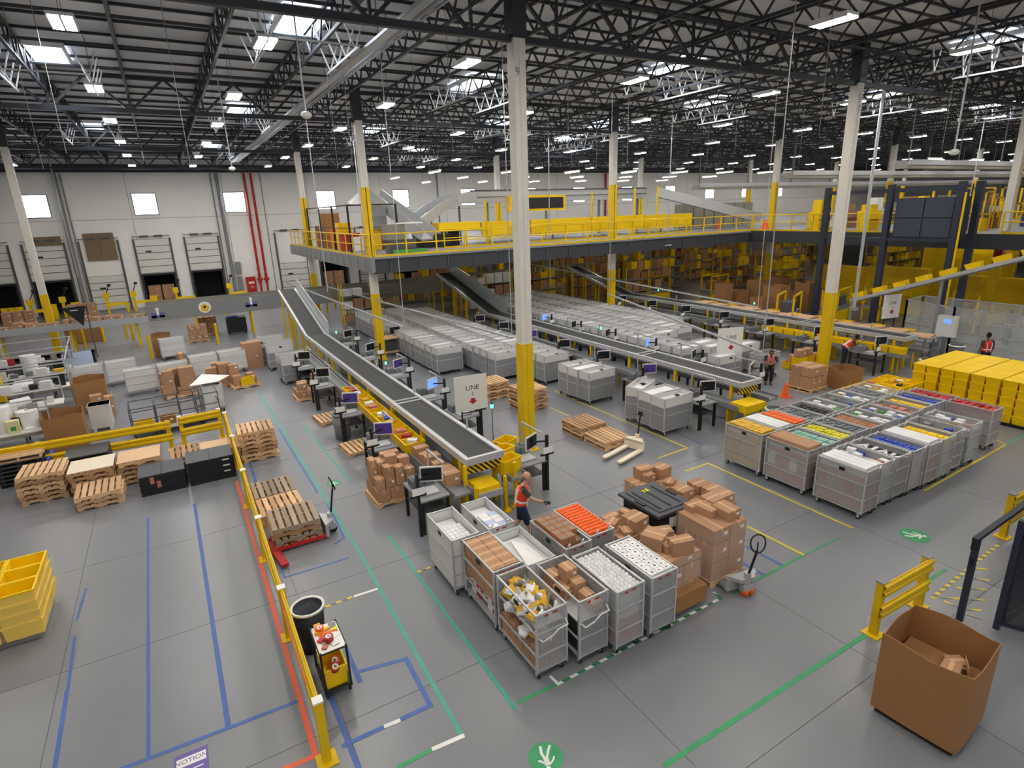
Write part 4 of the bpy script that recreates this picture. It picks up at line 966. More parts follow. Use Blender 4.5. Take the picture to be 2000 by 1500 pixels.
# ================================================================== FRONT-LEFT CARTON PALLET BY THE LINE
palX.put((4.22, 14.12, 0), .03, 'wooden pallet under the tall carton load beside the line end', 'pallet')
L0 = layer_grid(3, 2, 1.12, .98, .34, 0, .005)
L0 += [(-.42, -.3, .34, .22, .3, .3, 0), (-.16, -.3, .34, .26, .3, .28, .03), (-.16, -.3, .62, .24, .28, .3, .0), (.12, -.32, .34, .24, .26, .52, 0), (.40, -.3, .34, .26, .3, .4, 0), (.36, -.02, .34, .3, .26, .62, .02), (.02, .0, .34, .3, .28, .74, 0), (-.25, .02, .34, .24, .28, .62, .04), (-.46, .1, .34, .18, .3, .7, 0), (.1, .3, .34, .5, .26, .7, 0), (-.3, .32, .34, .3, .26, .56, 0), (.42, .3, .34, .2, .3, .5, 0)]
load(4.22, 14.12, PH, L0, 'beside the line end', 'cartons of the tall load beside the line end')
# the second, far pallet by the desks
palX.put((4.25, 24.85, 0), .02, 'wooden pallet under the small carton load by the far desks', 'pallet')
load(4.25, 24.85, PH, layer_grid(3, 2, 1.1, .9, .3, 0, .01)+[(-.3, -.2, .3, .36, .3, .3, 0), (.3, -.1, .3, .34, .3, .36, .05), (.3, -.1, .66, .3, .26, .24, 0), (-.2, .25, .3, .4, .3, .26, .05)], 'by the far desks', 'cartons by the far desks')
# ================================================================== BELT LINES
def belt_line(X0, Yend, Yk, ramp, name, n, guard):
    w = .95; zb = 1.5
    t = thing('belt_conveyor', (X0, 0, 0), 0, name, 'conveyor')
    yt, zt = ramp
    obj('belt', MB().bx(.05, w-.05, Yend+.02, Yk, zb-.05, zb).bar((w/2, Yk, zb-.025), (w/2, yt, zt-.025), w-.1, .05), mBelt, t)
    for x, nm in ((0, 'left'), (w, 'right')):
        m = MB().bx(x-.06, x+.06, Yend, Yk, zb-.12, zb+.05)
        m.bar((x, Yk, zb-.035), (x, yt, zt-.035), .12, .17); obj('side_rail', m, mAlu, t)
    obj('end_guard', MB().bx(-.06, w+.06, Yend-.1, Yend, zb-.12, zb+.06), mAlu, t)
    hz = obj('hazard_board', box(-.02, w+.02, Yend+.02, Yend+.05, zb-.4, zb-.13), mHaz, t)
    obj('bed', MB().bx(.06, w-.06, Yend+.1, Yk, zb-.2, zb-.06).bar((w/2, Yk, zb-.15), (w/2, yt, zt-.15), w-.14, .16), mGrey, t)
    obj('drive_roller', MB().cyl((.06, 17.55, zb+.01), (w-.06, 17.55, zb+.01), .035, 8).cyl((.06, 17.25, zb+.01), (w-.06, 17.25, zb+.01), .035, 8), mGalv, t)
    leg = box(-.05, .05, -.05, .05, 0, zb-.12).mesh('leg', mYel)
    for k in range(8):
        y = Yend+.35+2.6*k
        if y < Yk: put('leg', leg, t, (.0, y, 0)); put('leg', leg, t, (w, y, 0))
    for k in range(4):
        f = (k+.6)/4; y = Yk+(yt-Yk)*f; z = zb+(zt-zb)*f
        obj('leg', MB().bx(-.04, .04, y-.05, y+.05, 0, z-.15).bx(w-.04, w+.04, y-.05, y+.05, 0, z-.15), mYel, t)
    if guard: 
        g = obj('chute_guard', MB().bar((w+.12, Yk-.5, zb+.3), (w+.12, yt, zt+.3), .03, .75), mat('guard_pale', '#cfd6de', .35, .2), t)
    # package shelves on both sides under the belt
    for sx, x in (('left', -.02), ('right', w-.02)):
        xa, xb = (-.55, -.1) if sx == 'left' else (w+.1, w+.55)
        s = obj('roller_shelf', MB().bx(xa, xb, Yend-.4, Yk-1, .78, .84).bx(xa-.03, xa, Yend-.4, Yk-1, .76, .92).bx(xb, xb+.03, Yend-.4, Yk-1, .76, .92), mGrey, t)
        lg = MB()
        for k in range(6): lg.bx(xa, xa+.05, Yend+3*k, Yend+3*k+.05, 0, .7).bx(xb-.05, xb, Yend+3*k, Yend+3*k+.05, 0, .78)
        obj('shelf_leg', lg, mYel, t)
        obj('guide_rail', MB().bx(xa+.2, xa+.23, Yend+9, Yk-1, 1.02, 1.06).bx(xb-.05, xb-.02, Yend+9, Yk-1, .98, 1.02), mGalv, t)
    for k in range(4):
        y = Yend+1.9+4.1*k
        obj('rail_post', MB().bx(w-.02, w+.02, y-.02, y+.02, zb, zb+.32).bx(w-.03, w+.03, y-.03, y+.03, zb-.02, zb+.06), mGalv, t)
    for k, y in enumerate((21.0, 28.5)):
        b = obj('beacon_pole', MB().cyl((w+.05, y, zb), (w+.05, y, zb+.4), .012, 6), mGreyD, t)
        obj('beacon', MB().cyl((w+.05, y, zb+.4), (w+.05, y, zb+.5), .03, 8), mGreenL, b)
    return t
r1_ = atX(560, 566, 6.0); r2_ = atX(866, 533, 16.5); r3_ = atX(1120, 520, 27.4)
belt_line(5.53, 12.0, 30.9, (r1_.y, r1_.z), 'black belt conveyor on the left, ending near the walking man', 1, True)
belt_line(16.0, 12.3, 30.5, (r2_.y, r2_.z), 'black belt conveyor in the middle, coming down from the mezzanine', 2, True)
belt_line(26.9, 12.6, 31.0, (r3_.y, r3_.z), 'black belt conveyor on the right, beyond the middle carts', 3, False)
# ---- desks with screens along the lines
def station_kind(screen, side):
    k = Kind('packing_station'); s = side
    k.part('desk_top', MB().bx(-.38, .38, -.62, .62, .86, .9), mGrey)
    k.part('lower_shelf', box(-.34, .34, -.56, .56, .5, .53), mGreyD)
    for x in (-.33, .33):
        for y in (-.55, .55): k.part('leg', box(x-.035, x+.035, y-.035, y+.035, 0, .86), mBlk)
    k.part('pole', MB().bx(-s*.42-.035, -s*.42+.035, -.62, -.55, 0, 1.62).bx(-s*.42-.2, -s*.42+.2, -.62, -.56, 1.05, 1.1), mBlk)
    m = MB().bx(-.27, .27, -.02, .02, -.19, .19); k.part('monitor', m, mBez, (-.02, -.5, 1.5), [('screen', box(-.24, .24, -.024, -.02, -.155, .155), screen, (0, 0, 0))], rz=-.45*s)
    k.part('monitor_arm', MB().bar((-s*.42, -.58, 1.45), (-.02, -.48, 1.48), .04), mBlk)
    k.part('sign_card', box(-s*.42-.16, -s*.42+.14, -.66, -.65, 1.12, 1.3), mLabel)
    k.part('printer', MB().bx(-.3, -.02, .1, .45, .9, 1.12).bx(-.26, -.06, .14, .3, 1.12, 1.15), mGreyG)
    k.part('tape_machine', MB().bx(.04, .3, .15, .5, .9, 1.08).cyl((.1, .3, 1.1), (.24, .3, 1.1), .07, 10), mGreyG)
    k.part('scale_plate', box(-.25, .2, -.4, 0, .9, .94), mGalv)
    k.part('arm', MB().bar((.3, .5, .9), (.3, .5, 1.7), .04).bar((.3, .5, 1.68), (.3, -.5, 1.68), .04), mGalv)
    return k
stK = {(c, s): station_kind(m, s) for c, m in (('purple', mScrP), ('black', mScrK), ('blue', mScrB)) for s in (1, -1)}
ST = [(4.55, 26.9, 'black', 1, 'far end of the left belt, aisle side'), (4.55, 23.4, 'black', 1, 'left belt, behind the small carton load'), (4.55, 19.4, 'purple', 1, 'left belt, beside the grey waste bin'), (4.55, 15.9, 'purple', 1, 'left belt, behind the tall carton load'), (4.52, 12.3, 'black', 1, 'left belt, aisle side, nearest the carts'),
      (7.5, 30.6, 'black', -1, 'left belt, inner side, farthest'), (7.5, 26.7, 'black', -1, 'left belt, inner side, before the wooden table'), (7.5, 22.9, 'purple', -1, 'left belt, inner side, by the green beacon'), (7.5, 19.3, 'blue', -1, 'left belt, inner side, with the blue screen'), (7.7, 16.9, 'black', -1, 'left belt, inner side, behind the LINE sign'), (7.5, 12.6, 'black', -1, 'left belt, inner side, near the centre column')]
for x, y, c, s, w in ST: stK[(c, s)].put((x, y, 0), 0, 'grey packing desk with a %s screen, %s' % (c, w), 'desk', None)
for i, y in enumerate((30, 27.2, 24.4, 21.6, 18.8, 16.1, 13.3)):
    stK[(('black', 'black', 'purple')[i % 3], 1)].put((15.0, y, 0), 0, 'grey packing desk at the middle belt, near side, %s from the far end' % ORD[i], 'desk')
    stK[(('black', 'blue', 'black')[i % 3], -1)].put((18.0, y+.6, 0), 0, 'grey packing desk at the middle belt, far side, %s from the far end' % ORD[i], 'desk')
    stK[('black', 1)].put((25.9, y+.2, 0), 0, 'grey packing desk at the right belt, near side, %s from the far end' % ORD[i], 'desk')
# totes and cartons on the shelf along the left belt
for i in range(15):
    y = 14.9+.46*i
    toteW.put((5.19, y, .845), PI/2*0+.0, 'yellow tote on the shelf along the left belt, %s from the near end' % ORD[i], 'tote', 'yellow totes along the left belt')
    if i % 4 != 3:
        tag(obj('product_pack', box(-.14, .14, -.1, .1, 0, .1), (mWhG, mRedG, mPink, mWhG, mYelG, mBlue)[i % 6], None, (5.19, y, .845+.235), RND.uniform(0, 3)), 'packed item in the %s yellow tote along the left belt' % ORD[i], 'pack')
for i, (y, a, b, c) in enumerate(((14.3, .4, .3, .32), (13.9, .36, .3, .26), (13.5, .42, .34, .36), (13.1, .3, .3, .3), (12.7, .44, .32, .3), (12.3, .4, .36, .34))):
    carton(a, b, c).put((5.2, y, .845), RND.uniform(-.2, .2), 'brown carton on the shelf under the left belt, %s from the far end' % ORD[i], 'carton', 'cartons on the shelf under the left belt end')
toteL = tote_kind(.62, .42, .4)
for i, (x, y, z) in enumerate(((5.75, 11.5, .8), (6.3, 11.45, .8), (6.75, 12.1, .85), (6.95, 12.75, .85), (7.3, 13.2, .85))):
    if i < 2: continue
    toteL.put((x, y, z-.0), .1*i, 'yellow tote at the inner shelf by the left belt end, %s from the near side' % ORD[i-2], 'tote', 'yellow totes at the left belt end')
et = thing('end_table', (5.88, 11.8, 0), 0, 'grey roller table with a yellow cover at the end of the left belt', 'table')
obj('table_top', MB().bx(-.34, .34, -.36, .36, .62, .78), mGalv, et)
for x in (-.3, .3):
    for y in (-.3, .3): obj('leg', box(x-.04, x+.04, y-.04, y+.04, 0, .62), mGrey, et)
obj('yellow_cover', MB().prism([(-.3, -.3), (.3, -.3), (.3, .33), (-.3, .33)], .78, .9), mYelT, et)
for i, (x, y, h) in enumerate(((5.44, 11.95, 1.36), (5.5, 11.5, .95), (6.4, 11.66, .95), (6.75, 11.75, 1.2))):
    b = thing('bollard', (x, y, 0), 0, 'yellow post at the left belt end, %s' % ('tall one at the belt corner', 'short one beside the roller table', 'short one nearest the walking man', 'one behind the belt')[i], 'bollard')
    obj('post', MB().cyl((0, 0, .02), (0, 0, h), .055, 12), mYel, b); obj('foot', MB().cyl((0, 0, 0), (0, 0, .03), .15, 12), mYel, b); obj('cap', MB().sphere((0, 0, h), .056, 10, 6), mYel, b)
bp_ = thing('beacon_post', (7.35, 14.0, 0), 0, 'thin grey pole with a green beacon by the centre column', 'beacon')
obj('pole', MB().cyl((0, 0, .0), (0, 0, 1.95), .015, 6), mGreyD, bp_); obj('beacon', MB().cyl((0, 0, 1.95), (0, 0, 2.05), .045, 10), mGreenL, bp_); obj('cap', MB().cyl((0, 0, 2.05), (0, 0, 2.12), .03, 8), mBlk, bp_)
# ---- hanging LINE signs
def line_sign(pts, num, label, legs=True):
    # flat board between two top corners, standing on thin legs
    a, b, h = pts; d = (b-a); L = d.length; ang = math.atan2(d.y, d.x)
    t = thing('line_sign', ((a.x+b.x)/2, (a.y+b.y)/2, 0), ang, label, 'sign')
    z1 = a.z; z0 = z1-h
    obj('board', box(-L/2, L/2, -.012, .012, z0, z1), mWhite, t)
    if legs: obj('leg', MB().bx(-L*.3-.02, -L*.3+.02, .013, .05, 0, z1-.1).bx(L*.3-.02, L*.3+.02, .013, .05, 0, z1-.1).bx(-L*.3, L*.3, .014, .03, z0-.1, z0-.06), mBlk, t)
    text('LINE', .23, mBlk, t, (.05, -.0135, z1-h*.36), (PI/2, 0, 0), name='lettering'); text(num, .19, mBlk, t, (.05, -.0135, z1-h*.54), (PI/2, 0, 0), name='lettering')
    s = .15
    ar = MB().prism([(-.5*s, 0), (.5*s, 0), (.5*s, -.55*s), (1.0*s, -.55*s), (0, -1.35*s), (-1.0*s, -.55*s), (-.5*s, -.55*s)], 0, .002)
    ar.v = [(x+.05, -.0125-z, y+z1-h*.66) for x, y, z in ar.v]; obj('red_arrow', ar, mRed, t)
    return t
def sign_at(px, py, z, L, rz): 
    p = at(px, py, z); d = Vector((math.cos(rz), math.sin(rz), 0))*L/2; return p-d, p+d
a, b = sign_at(918, 733, 2.35, 1.12, -.12); line_sign((a, b, 1.18), '1', 'white sign reading LINE with a red arrow beside the centre column')
a, b = sign_at(1428, 640, 2.35, 1.15, -.35); line_sign((a, b, 1.15), '2', 'white LINE sign with a red arrow by the middle belt')
a, b = sign_at(1745, 575, 2.7, 1.1, -.25); line_sign((a, b, 1.2), '3', 'small white LINE sign at the right, before the clear cage')
# ================================================================== SEA OF GREY CARTS
seaK = cart_kind(W_=.62, L_=1.3, H_=1.32, pan=mPanS, band=mPanW, rails=(.72, 1.0), cap=1.16, clip=False)
seaK.part('black_clip', MB().bx(-.05, .05, -.3, -.22, 1.16, 1.25).bx(-.12, .12, -.28, -.24, 1.2, 1.23), mBlk)
seaK2 = cart_kind(W_=.62, L_=1.3, H_=1.32, pan=mPanS, band=mPanW, rails=(.72, 1.0), cap=1.24, clip=True)
def sea(x, y, lab, k=None, rz=None):
    (k or (seaK if RND.random() < .75 else seaK2)).put((x+RND.uniform(-.03, .03), y, 0), (PI/2 if rz is None else rz)+RND.uniform(-.04, .04), lab, 'cart', 'grey carts parked between the belts')
n_ = 0
for c, (x, y0, y1, w) in enumerate(((10.75, 24.85, 38, 'column nearest the wooden table'), (12.45, 22.3, 38, 'middle column left of the middle belt'), (13.95, 20.55, 37, 'column beside the middle belt'))):
    y = y0; i = 0
    while y < y1:
        sea(x, y, 'grey panelled cart, %s from the near end, %s' % (ORD[i], w)); y += .72; i += 1
for c, (x, y0, y1, w) in enumerate(((19.5, 17.9, 37, 'first column right of the middle belt'), (20.95, 20.9, 38, 'second column right of the middle belt'), (22.4, 21.3, 38.5, 'third column right of the middle belt'), (23.85, 23.3, 38.5, 'fourth column right of the middle belt'))):
    y = y0; i = 0
    while y < y1:
        sea(x, y, 'grey panelled cart, %s from the near end, %s' % (ORD[i], w)); y += .74; i += 1
for i, (x, y, r) in enumerate(((13.75, 18.6, 0), (13.75, 17.95, 0), (13.8, 17.3, 0), (13.85, 14.85, .5), (13.85, 13.95, 0), (13.85, 13.3, 0))):
    sea(x, y, 'grey panelled cart by the aisle at the middle belt, %s from the far end' % ORD[i], None, PI/2+r)
for i, (x, y) in enumerate(((20.7, 18.2), (20.7, 17.4), (21.9, 16.8), (19.5, 15.9))):
    sea(x, y, 'grey panelled cart near the second LINE sign, %s' % ('farthest', 'second', 'third', 'nearest')[i], seaK2)
# tall clear-sided carts left of the first belt
for i, (x, y) in enumerate(((4.15, 30.9), (4.25, 31.7), (3.5, 32.6), (4.1, 33.4), (4.25, 28.4), (4.3, 27.7))):
    carts['solid'].put((x, y, 0), PI/2, 'grey cart parked at the far aisle desks, %s' % ('beside the white one', 'second behind', 'third behind', 'farthest behind', 'near pair, far one', 'near pair, near one')[i], 'cart')
# ================================================================== RIGHT CART BLOCK
rbK = {'a': cart_kind(W_=.62, L_=1.2, H_=1.28, rails=(.52, .92)), 'b': cart_kind(W_=.62, L_=1.2, H_=1.28, pan=mPan, rails=(.52, .92), clip=False)}
PACK = {
    'y': (mYelG, 'yellow printed packs', 4, 7, (.12, .15, .14), .02), 'c': (mCard, 'a long carton', 1, 1, (.56, 1.14, .2), 0), 'w': (mWhG, 'white boxes', 3, 6, (.17, .18, .16), 0),
    'o': (mOrange, 'orange packs', 2, 9, (.22, .11, .12), .01), 'k': (mBlkG, 'black packs', 3, 6, (.14, .14, .12), .02), 'g': (mGreyG, 'grey packs', 3, 7, (.14, .12, .13), .03),
    't': (mTealG, 'teal packs', 2, 7, (.2, .13, .14), .02), 'l': (mLime, 'lime yellow packs', 3, 9, (.14, .1, .14), .03), 'b': (mBlue, 'blue packs', 2, 10, (.2, .09, .12), .02),
    'n': (mBrnG, 'brown packs', 3, 5, (.16, .2, .14), 0), 'r': (mRedG, 'red packs', 3, 6, (.16, .14, .14), .04), 'm': (mWhG, 'white mixed packs', 3, 4, (.14, .2, .1), .05), 'p': (mPink, 'pink packs', 2, 4, (.2, .2, .1), .04),
    's': (mBlkG, 'black trays', 1, 7, (.5, .13, .05), 0), 'Y': (mYelT, 'yellow cases', 2, 8, (.22, .12, .1), .01), 'v': (mGreyG, 'few loose items', 2, 2, (.18, .2, .1), .06),
}
SING = {'y': 'yellow printed pack', 'w': 'white box', 'o': 'orange pack', 'k': 'black pack', 'g': 'grey pack', 't': 'teal pack', 'l': 'lime pack', 'b': 'blue pack', 'n': 'brown pack', 'r': 'red pack', 'm': 'mixed item', 'p': 'pink pack', 's': 'black tray', 'Y': 'yellow case', 'v': 'loose item'}
NAMES = {'y': 'printed_pack', 'w': 'white_box', 'o': 'orange_pack', 'k': 'black_pack', 'g': 'grey_pack', 't': 'teal_pack', 'l': 'lime_pack', 'b': 'blue_pack', 'n': 'brown_pack', 'r': 'red_pack', 'm': 'mixed_item', 'p': 'pink_pack', 's': 'black_tray', 'Y': 'yellow_case', 'v': 'loose_item', 'c': 'long_carton'}
ROWS = (('third', 9.87, 'ywogkmvmgm'), ('second', 8.55, 'ctlgnmmpYbr'), ('near', 7.1, 'wmsbwYvmr'))
inner = {c: box(-.27, .27, -.56, .56, .22, 1.08).mesh('inner_load', m) for c, m in (('p', mPink), ('y', mYelG), ('w', mLiner), ('g', mGreyG), ('n', mBrnG))}
for rn, y, codes in ROWS:
    for i, c in enumerate(codes):
        x = 13.5+.70*i+(1.35 if rn == 'near' and i == 8 else 0)+(.25 if rn == 'near' and i == 7 else 0)
        m, nm, nx, ny, dims, jit = PACK[c]
        yy = y+RND.uniform(-.04, .04)+(.2 if rn == 'near' and i == 8 else 0)
        rbK['a' if i in (0, 1) else 'b'].put((x, yy, 0), 0, 'grey mesh cart topped with %s, %s right row, %s from the left' % (nm, rn, ORD[i]), 'cart')
        ic = {'y': 'y', 'c': 'p', 'w': 'p', 'o': 'g', 'n': 'n', 'r': 'p'}.get(c, 'w' if i % 2 else 'g')
        if i == 0 and rn == 'near': ic = 'p'
        il = tag(put('inner_load', inner[ic], None, (x, yy, 0)), 'load inside the mesh cart with %s, %s right row, %s from the left' % (nm, rn, ORD[i]), 'load')
        if i == 0 or rn == 'near':
            for q in range(5): obj('load_layer', box(-.285, -.27, -.54+.216*q, -.33+.216*q, .56, .88), ((mYelG, mYelG, mYelG), (mPink, mWhG, mPink), (mTan, mRedG, mBrnG))[('third', 'second', 'near').index(rn)][q % 3], il)
        z = 1.085 if c not in 'yocw' else 1.16
        if z > 1.1: tag(obj('load_board', box(-.27, .27, -.56, .56, 1.085, 1.155), mLiner, None, (x, yy, 0)), 'packing layer under the %s in the %s right row, %s cart' % (nm, rn, ORD[i]), 'packing')
        mesh_ = box(-dims[0]/2, dims[0]/2, -dims[1]/2, dims[1]/2, 0, dims[2]).mesh('product_pack', m)
        for a in range(nx):
            for b in range(ny):
                if c in 'mv' and RND.random() < .2: continue
                px = x-.27+.54*(a+.5)/nx; py = yy-.54+1.08*(b+.5)/ny
                mm = mesh_
                if c in 'mvp' and (a+b) % 3 == 1: mm = box(-.06, .06, -.08, .08, 0, .09).mesh('product_pack', (mGrnG, mBlue, mBrnG, mYelG, mTan, mGreyG)[(a+2*b+i) % 6])
                tag(put(NAMES[c], mm, None, (px+RND.uniform(-jit, jit)*.4, py+RND.uniform(-jit, jit)*.4, z+RND.uniform(0, jit)), RND.uniform(-jit, jit)*5), '%s, %s along, %s across, on the %s cart, %s right row' % (SING[c], ORD[b], ORD[a], ORD[i], rn) if c != 'c' else 'long plain carton lying on the second cart of the right block', 'pack', '%s in the %s row of the right block' % (nm, rn))
        if c == 's':
            for b in range(7): tag(obj('white_bar', box(-.2, .2, -.035, .035, 0, .03), mWhG, None, (x+.03*(-1)**b, yy-.46+.155*b, z+.052), .5*(b % 3-1)), 'white bar on the black trays of the near row, %s from the near end' % ORD[b], 'bar')
        if i % 1 == 0 and rn != 'third':
            for dx in (-.2, .18):
                tag(put('hook_bar', hook, None, (x+dx, yy+.62, -.05)), '%s white hook at the far end of the %s cart, %s right row' % ('left' if dx < 0 else 'right', ORD[i], rn), 'hook', 'white hooks of the right cart block, %s row' % rn)
        if rn == 'near' and i < 8: tag(put('hook_bar', hook, None, (x+.2, yy-.56, -.1)), 'white hook on the aisle side of the %s cart, near right row' % ORD[i], 'hook', 'white hooks on the aisle side')
# ================================================================== MEZZANINE
MZ, ME, MXL, MXR = 5.4, 28.35, 8.7, 36.5
mz = thing('mezzanine', (0, 0, 0), 0, 'grey steel mezzanine platform carried across the hall', 'platform'); mz['kind'] = 'structure'
obj('deck', MB().bx(MXL, 110, ME, 49, MZ-.12, MZ-.02), mGrey, mz); obj('deck', MB().bx(MXR, 110, 7.0, ME, MZ-.12, MZ-.02), mGrey, mz); obj('deck', MB().bx(16, 110, 49, 61.5, MZ-.12, MZ-.02), mGrey, mz)  # rearmost deck piece is an added extension, shading the area up to the dock wall
obj('fascia_beam', box(MXL, MXR, ME-.2, ME, MZ-.78, MZ-.08), mSteelD, mz); obj('fascia_beam', box(MXL, MXR, ME-.26, ME+.0, MZ-.08, MZ+.02), mGrey, mz)
obj('fascia_beam', box(MXL-.2, MXL, ME-.26, 49, MZ-.7, MZ), mGrey, mz); obj('fascia_beam', box(MXR-.2, MXR, 7.0, ME-.26, MZ-.75, MZ+.02), mSteelD, mz)
jb = box(-.06, .06, ME, 49, MZ-.6, MZ-.12).mesh('joist_beam', mSteelD)
for k in range(22): put('joist_beam', jb, mz, (MXL+2+2.6*k, 0, 0))
stf = MB().bx(-.02, .02, -.05, 0, -.55, 0).mesh('stiffener', mGreyD)
for k in range(14): put('stiffener', stf, mz, (MXL-.21, ME+.6+1.4*k, MZ-.1), PI/2)
for k in range(18): put('stiffener', stf, mz, (MXL+.8+1.55*k, ME-.21, MZ-.12))
def hand_rail(p0, p1, z, n, label, m=mYel):
    p0, p1 = Vector(p0), Vector(p1); d = p1-p0; L = d.length
    t = thing('hand_rail', (p0.x, p0.y, z), math.atan2(d.y, d.x), label, 'railing')
    pm_ = box(-.03, .03, -.03, .03, 0, 1.07).mesh('post', m)
    for i in range(n+1): put('post', pm_, t, (L*i/n, 0, 0))
    obj('top_rail', MB().cyl((0, 0, 1.07), (L, 0, 1.07), .035, 6), m, t); obj('mid_rail', MB().cyl((0, 0, .58), (L, 0, .58), .03, 6), m, t)
    obj('toe_board', box(0, L, -.01, .01, .0, .1), m, t)
hand_rail((MXL+.1, ME-.1), (MXR, ME-.1), MZ+.02, 17, 'yellow railing along the front edge of the mezzanine')
hand_rail((MXL-.1, 48.5), (MXL-.1, ME), MZ, 14, 'yellow railing along the left edge of the mezzanine')
hand_rail((MXR-.1, ME-.3), (MXR-.1, 17.6), MZ+.02, 7, 'yellow railing on the right wing of the mezzanine')
hand_rail((MXR-.1, 13.4), (MXR-.1, 9.2), MZ+.02, 3, 'yellow railing by the far right column on the mezzanine')
hand_rail((MXR+3, 13.0), (MXR+12, 13.0), MZ, 7, 'yellow railing deeper on the right wing')
hand_rail((14, 31.6), (34, 31.6), MZ, 14, 'yellow inner railing along the mezzanine walkway')
hand_rail((38, 25.0), (60, 25.0), MZ, 12, 'yellow railing in front of the far mezzanine desks')
# things on the mezzanine
yl = thing('yellow_sorter', (0, 0, MZ), 0, 'long yellow sorter line on the mezzanine', 'conveyor')
obj('side_cover', MB().bx(17.5, 21, 33.4, 33.6, .45, 1.35).bx(21.1, 26, 33.4, 33.6, .4, 1.35).bx(26.1, 31, 33.4, 33.6, .4, 1.35).bx(31.1, 36, 33.4, 33.6, .4, 1.3), mYelT, yl)
obj('bed', box(17.5, 36, 33.6, 35.2, .9, 1.3), mGrey, yl); obj('head_box', MB().bx(14.5, 17.3, 33.4, 34.6, .9, 1.4), mYelT, yl)
obj('leg', MB().bx(15, 15.1, 33.5, 33.6, 0, .9).bx(18, 18.1, 33.7, 33.8, 0, .9).bx(23, 23.1, 33.7, 33.8, 0, .9).bx(28, 28.1, 33.7, 33.8, 0, .9).bx(33, 33.1, 33.7, 33.8, 0, .9), mGrey, yl)
obj('control_box', MB().bx(19.8, 24.3, 34.0, 34.4, 1.9, 2.9), mYel, yl); obj('control_screen', box(20.2, 24.1, 33.97, 34.0, 2.05, 2.75), mBlk, yl)
for x_, h_ in ((25.5, 3), (29.3, 3.2), (31.5, 3.3), (17.3, 2.6)): obj('signal_post', box(x_, x_+.1, 32.6, 32.7, 0, h_), mYel, yl)
ob_ = thing('overhead_conveyor', (0, 0, 0), 0, 'grey enclosed conveyor raised above the mezzanine', 'conveyor')
obj('casing', MB().bx(18.5, 34.5, 37.0, 38.2, MZ+2.55, MZ+3.3), mGalv, ob_); obj('rail', MB().bx(18.5, 34.5, 36.95, 37.0, MZ+3.3, MZ+3.4).bx(18.5, 34.5, 36.95, 37, MZ+2.9, MZ+2.95), mGreyD, ob_)
obj('downslope', MB().bar((34.3, 35.5, MZ+2.95), (41.5, 31.5, MZ+.75), .9, .7), mGalv, ob_)
obj('support', MB().bx(20, 20.15, 37.5, 37.65, MZ, MZ+2.55).bx(25, 25.15, 37.5, 37.65, MZ, MZ+2.55).bx(30, 30.15, 37.5, 37.65, MZ, MZ+2.55).bx(34, 34.15, 37.5, 37.65, MZ, MZ+2.55), mGrey, ob_)
sc = thing('spiral_chute', (0, 0, 0), 0, 'curved silver chute sweeping down onto the mezzanine', 'chute')
A_ = [Vector((18.6, 37.4, MZ+2.7)), Vector((17.0, 37.0, MZ+2.5)), Vector((15.4, 36.2, MZ+2.0)), Vector((13.6, 35.0, MZ+1.2)), Vector((12.4, 33.8, MZ+.4))]
b = MB()
for p, q in zip(A_, A_[1:]): b.bar(p, q, 1.3, .1).bar(p+Vector((.3, -.55, .28)), q+Vector((.3, -.55, .28)), .05, .62).bar(p+Vector((-.2, .6, .28)), q+Vector((-.2, .6, .28)), .05, .62)
obj('curved_trough', b, mGalv, sc)
obj('straight_trough', MB().bar((11.3, 35.5, MZ+2.9), (13.4, 32.6, MZ+.5), 1.2, .1).bar((11.8, 35.9, MZ+3.2), (14.0, 33.0, MZ+.8), .05, .65).bar((10.8, 35.1, MZ+3.2), (12.9, 32.2, MZ+.8), .05, .65), mGalv, sc)
obj('stand', MB().bx(12, 12.1, 33.6, 33.7, MZ, MZ+1.6).bx(15, 15.1, 35.8, 35.9, MZ, MZ+1.6).bx(17.6, 17.7, 37, 37.1, MZ, MZ+2.4), mGreyD, sc)
obj('drive_unit', MB().bx(13.4, 15.2, 33.4, 34.8, MZ, MZ+.75).bx(15.3, 16.2, 34.2, 35, MZ, MZ+.9), mBlk, sc)
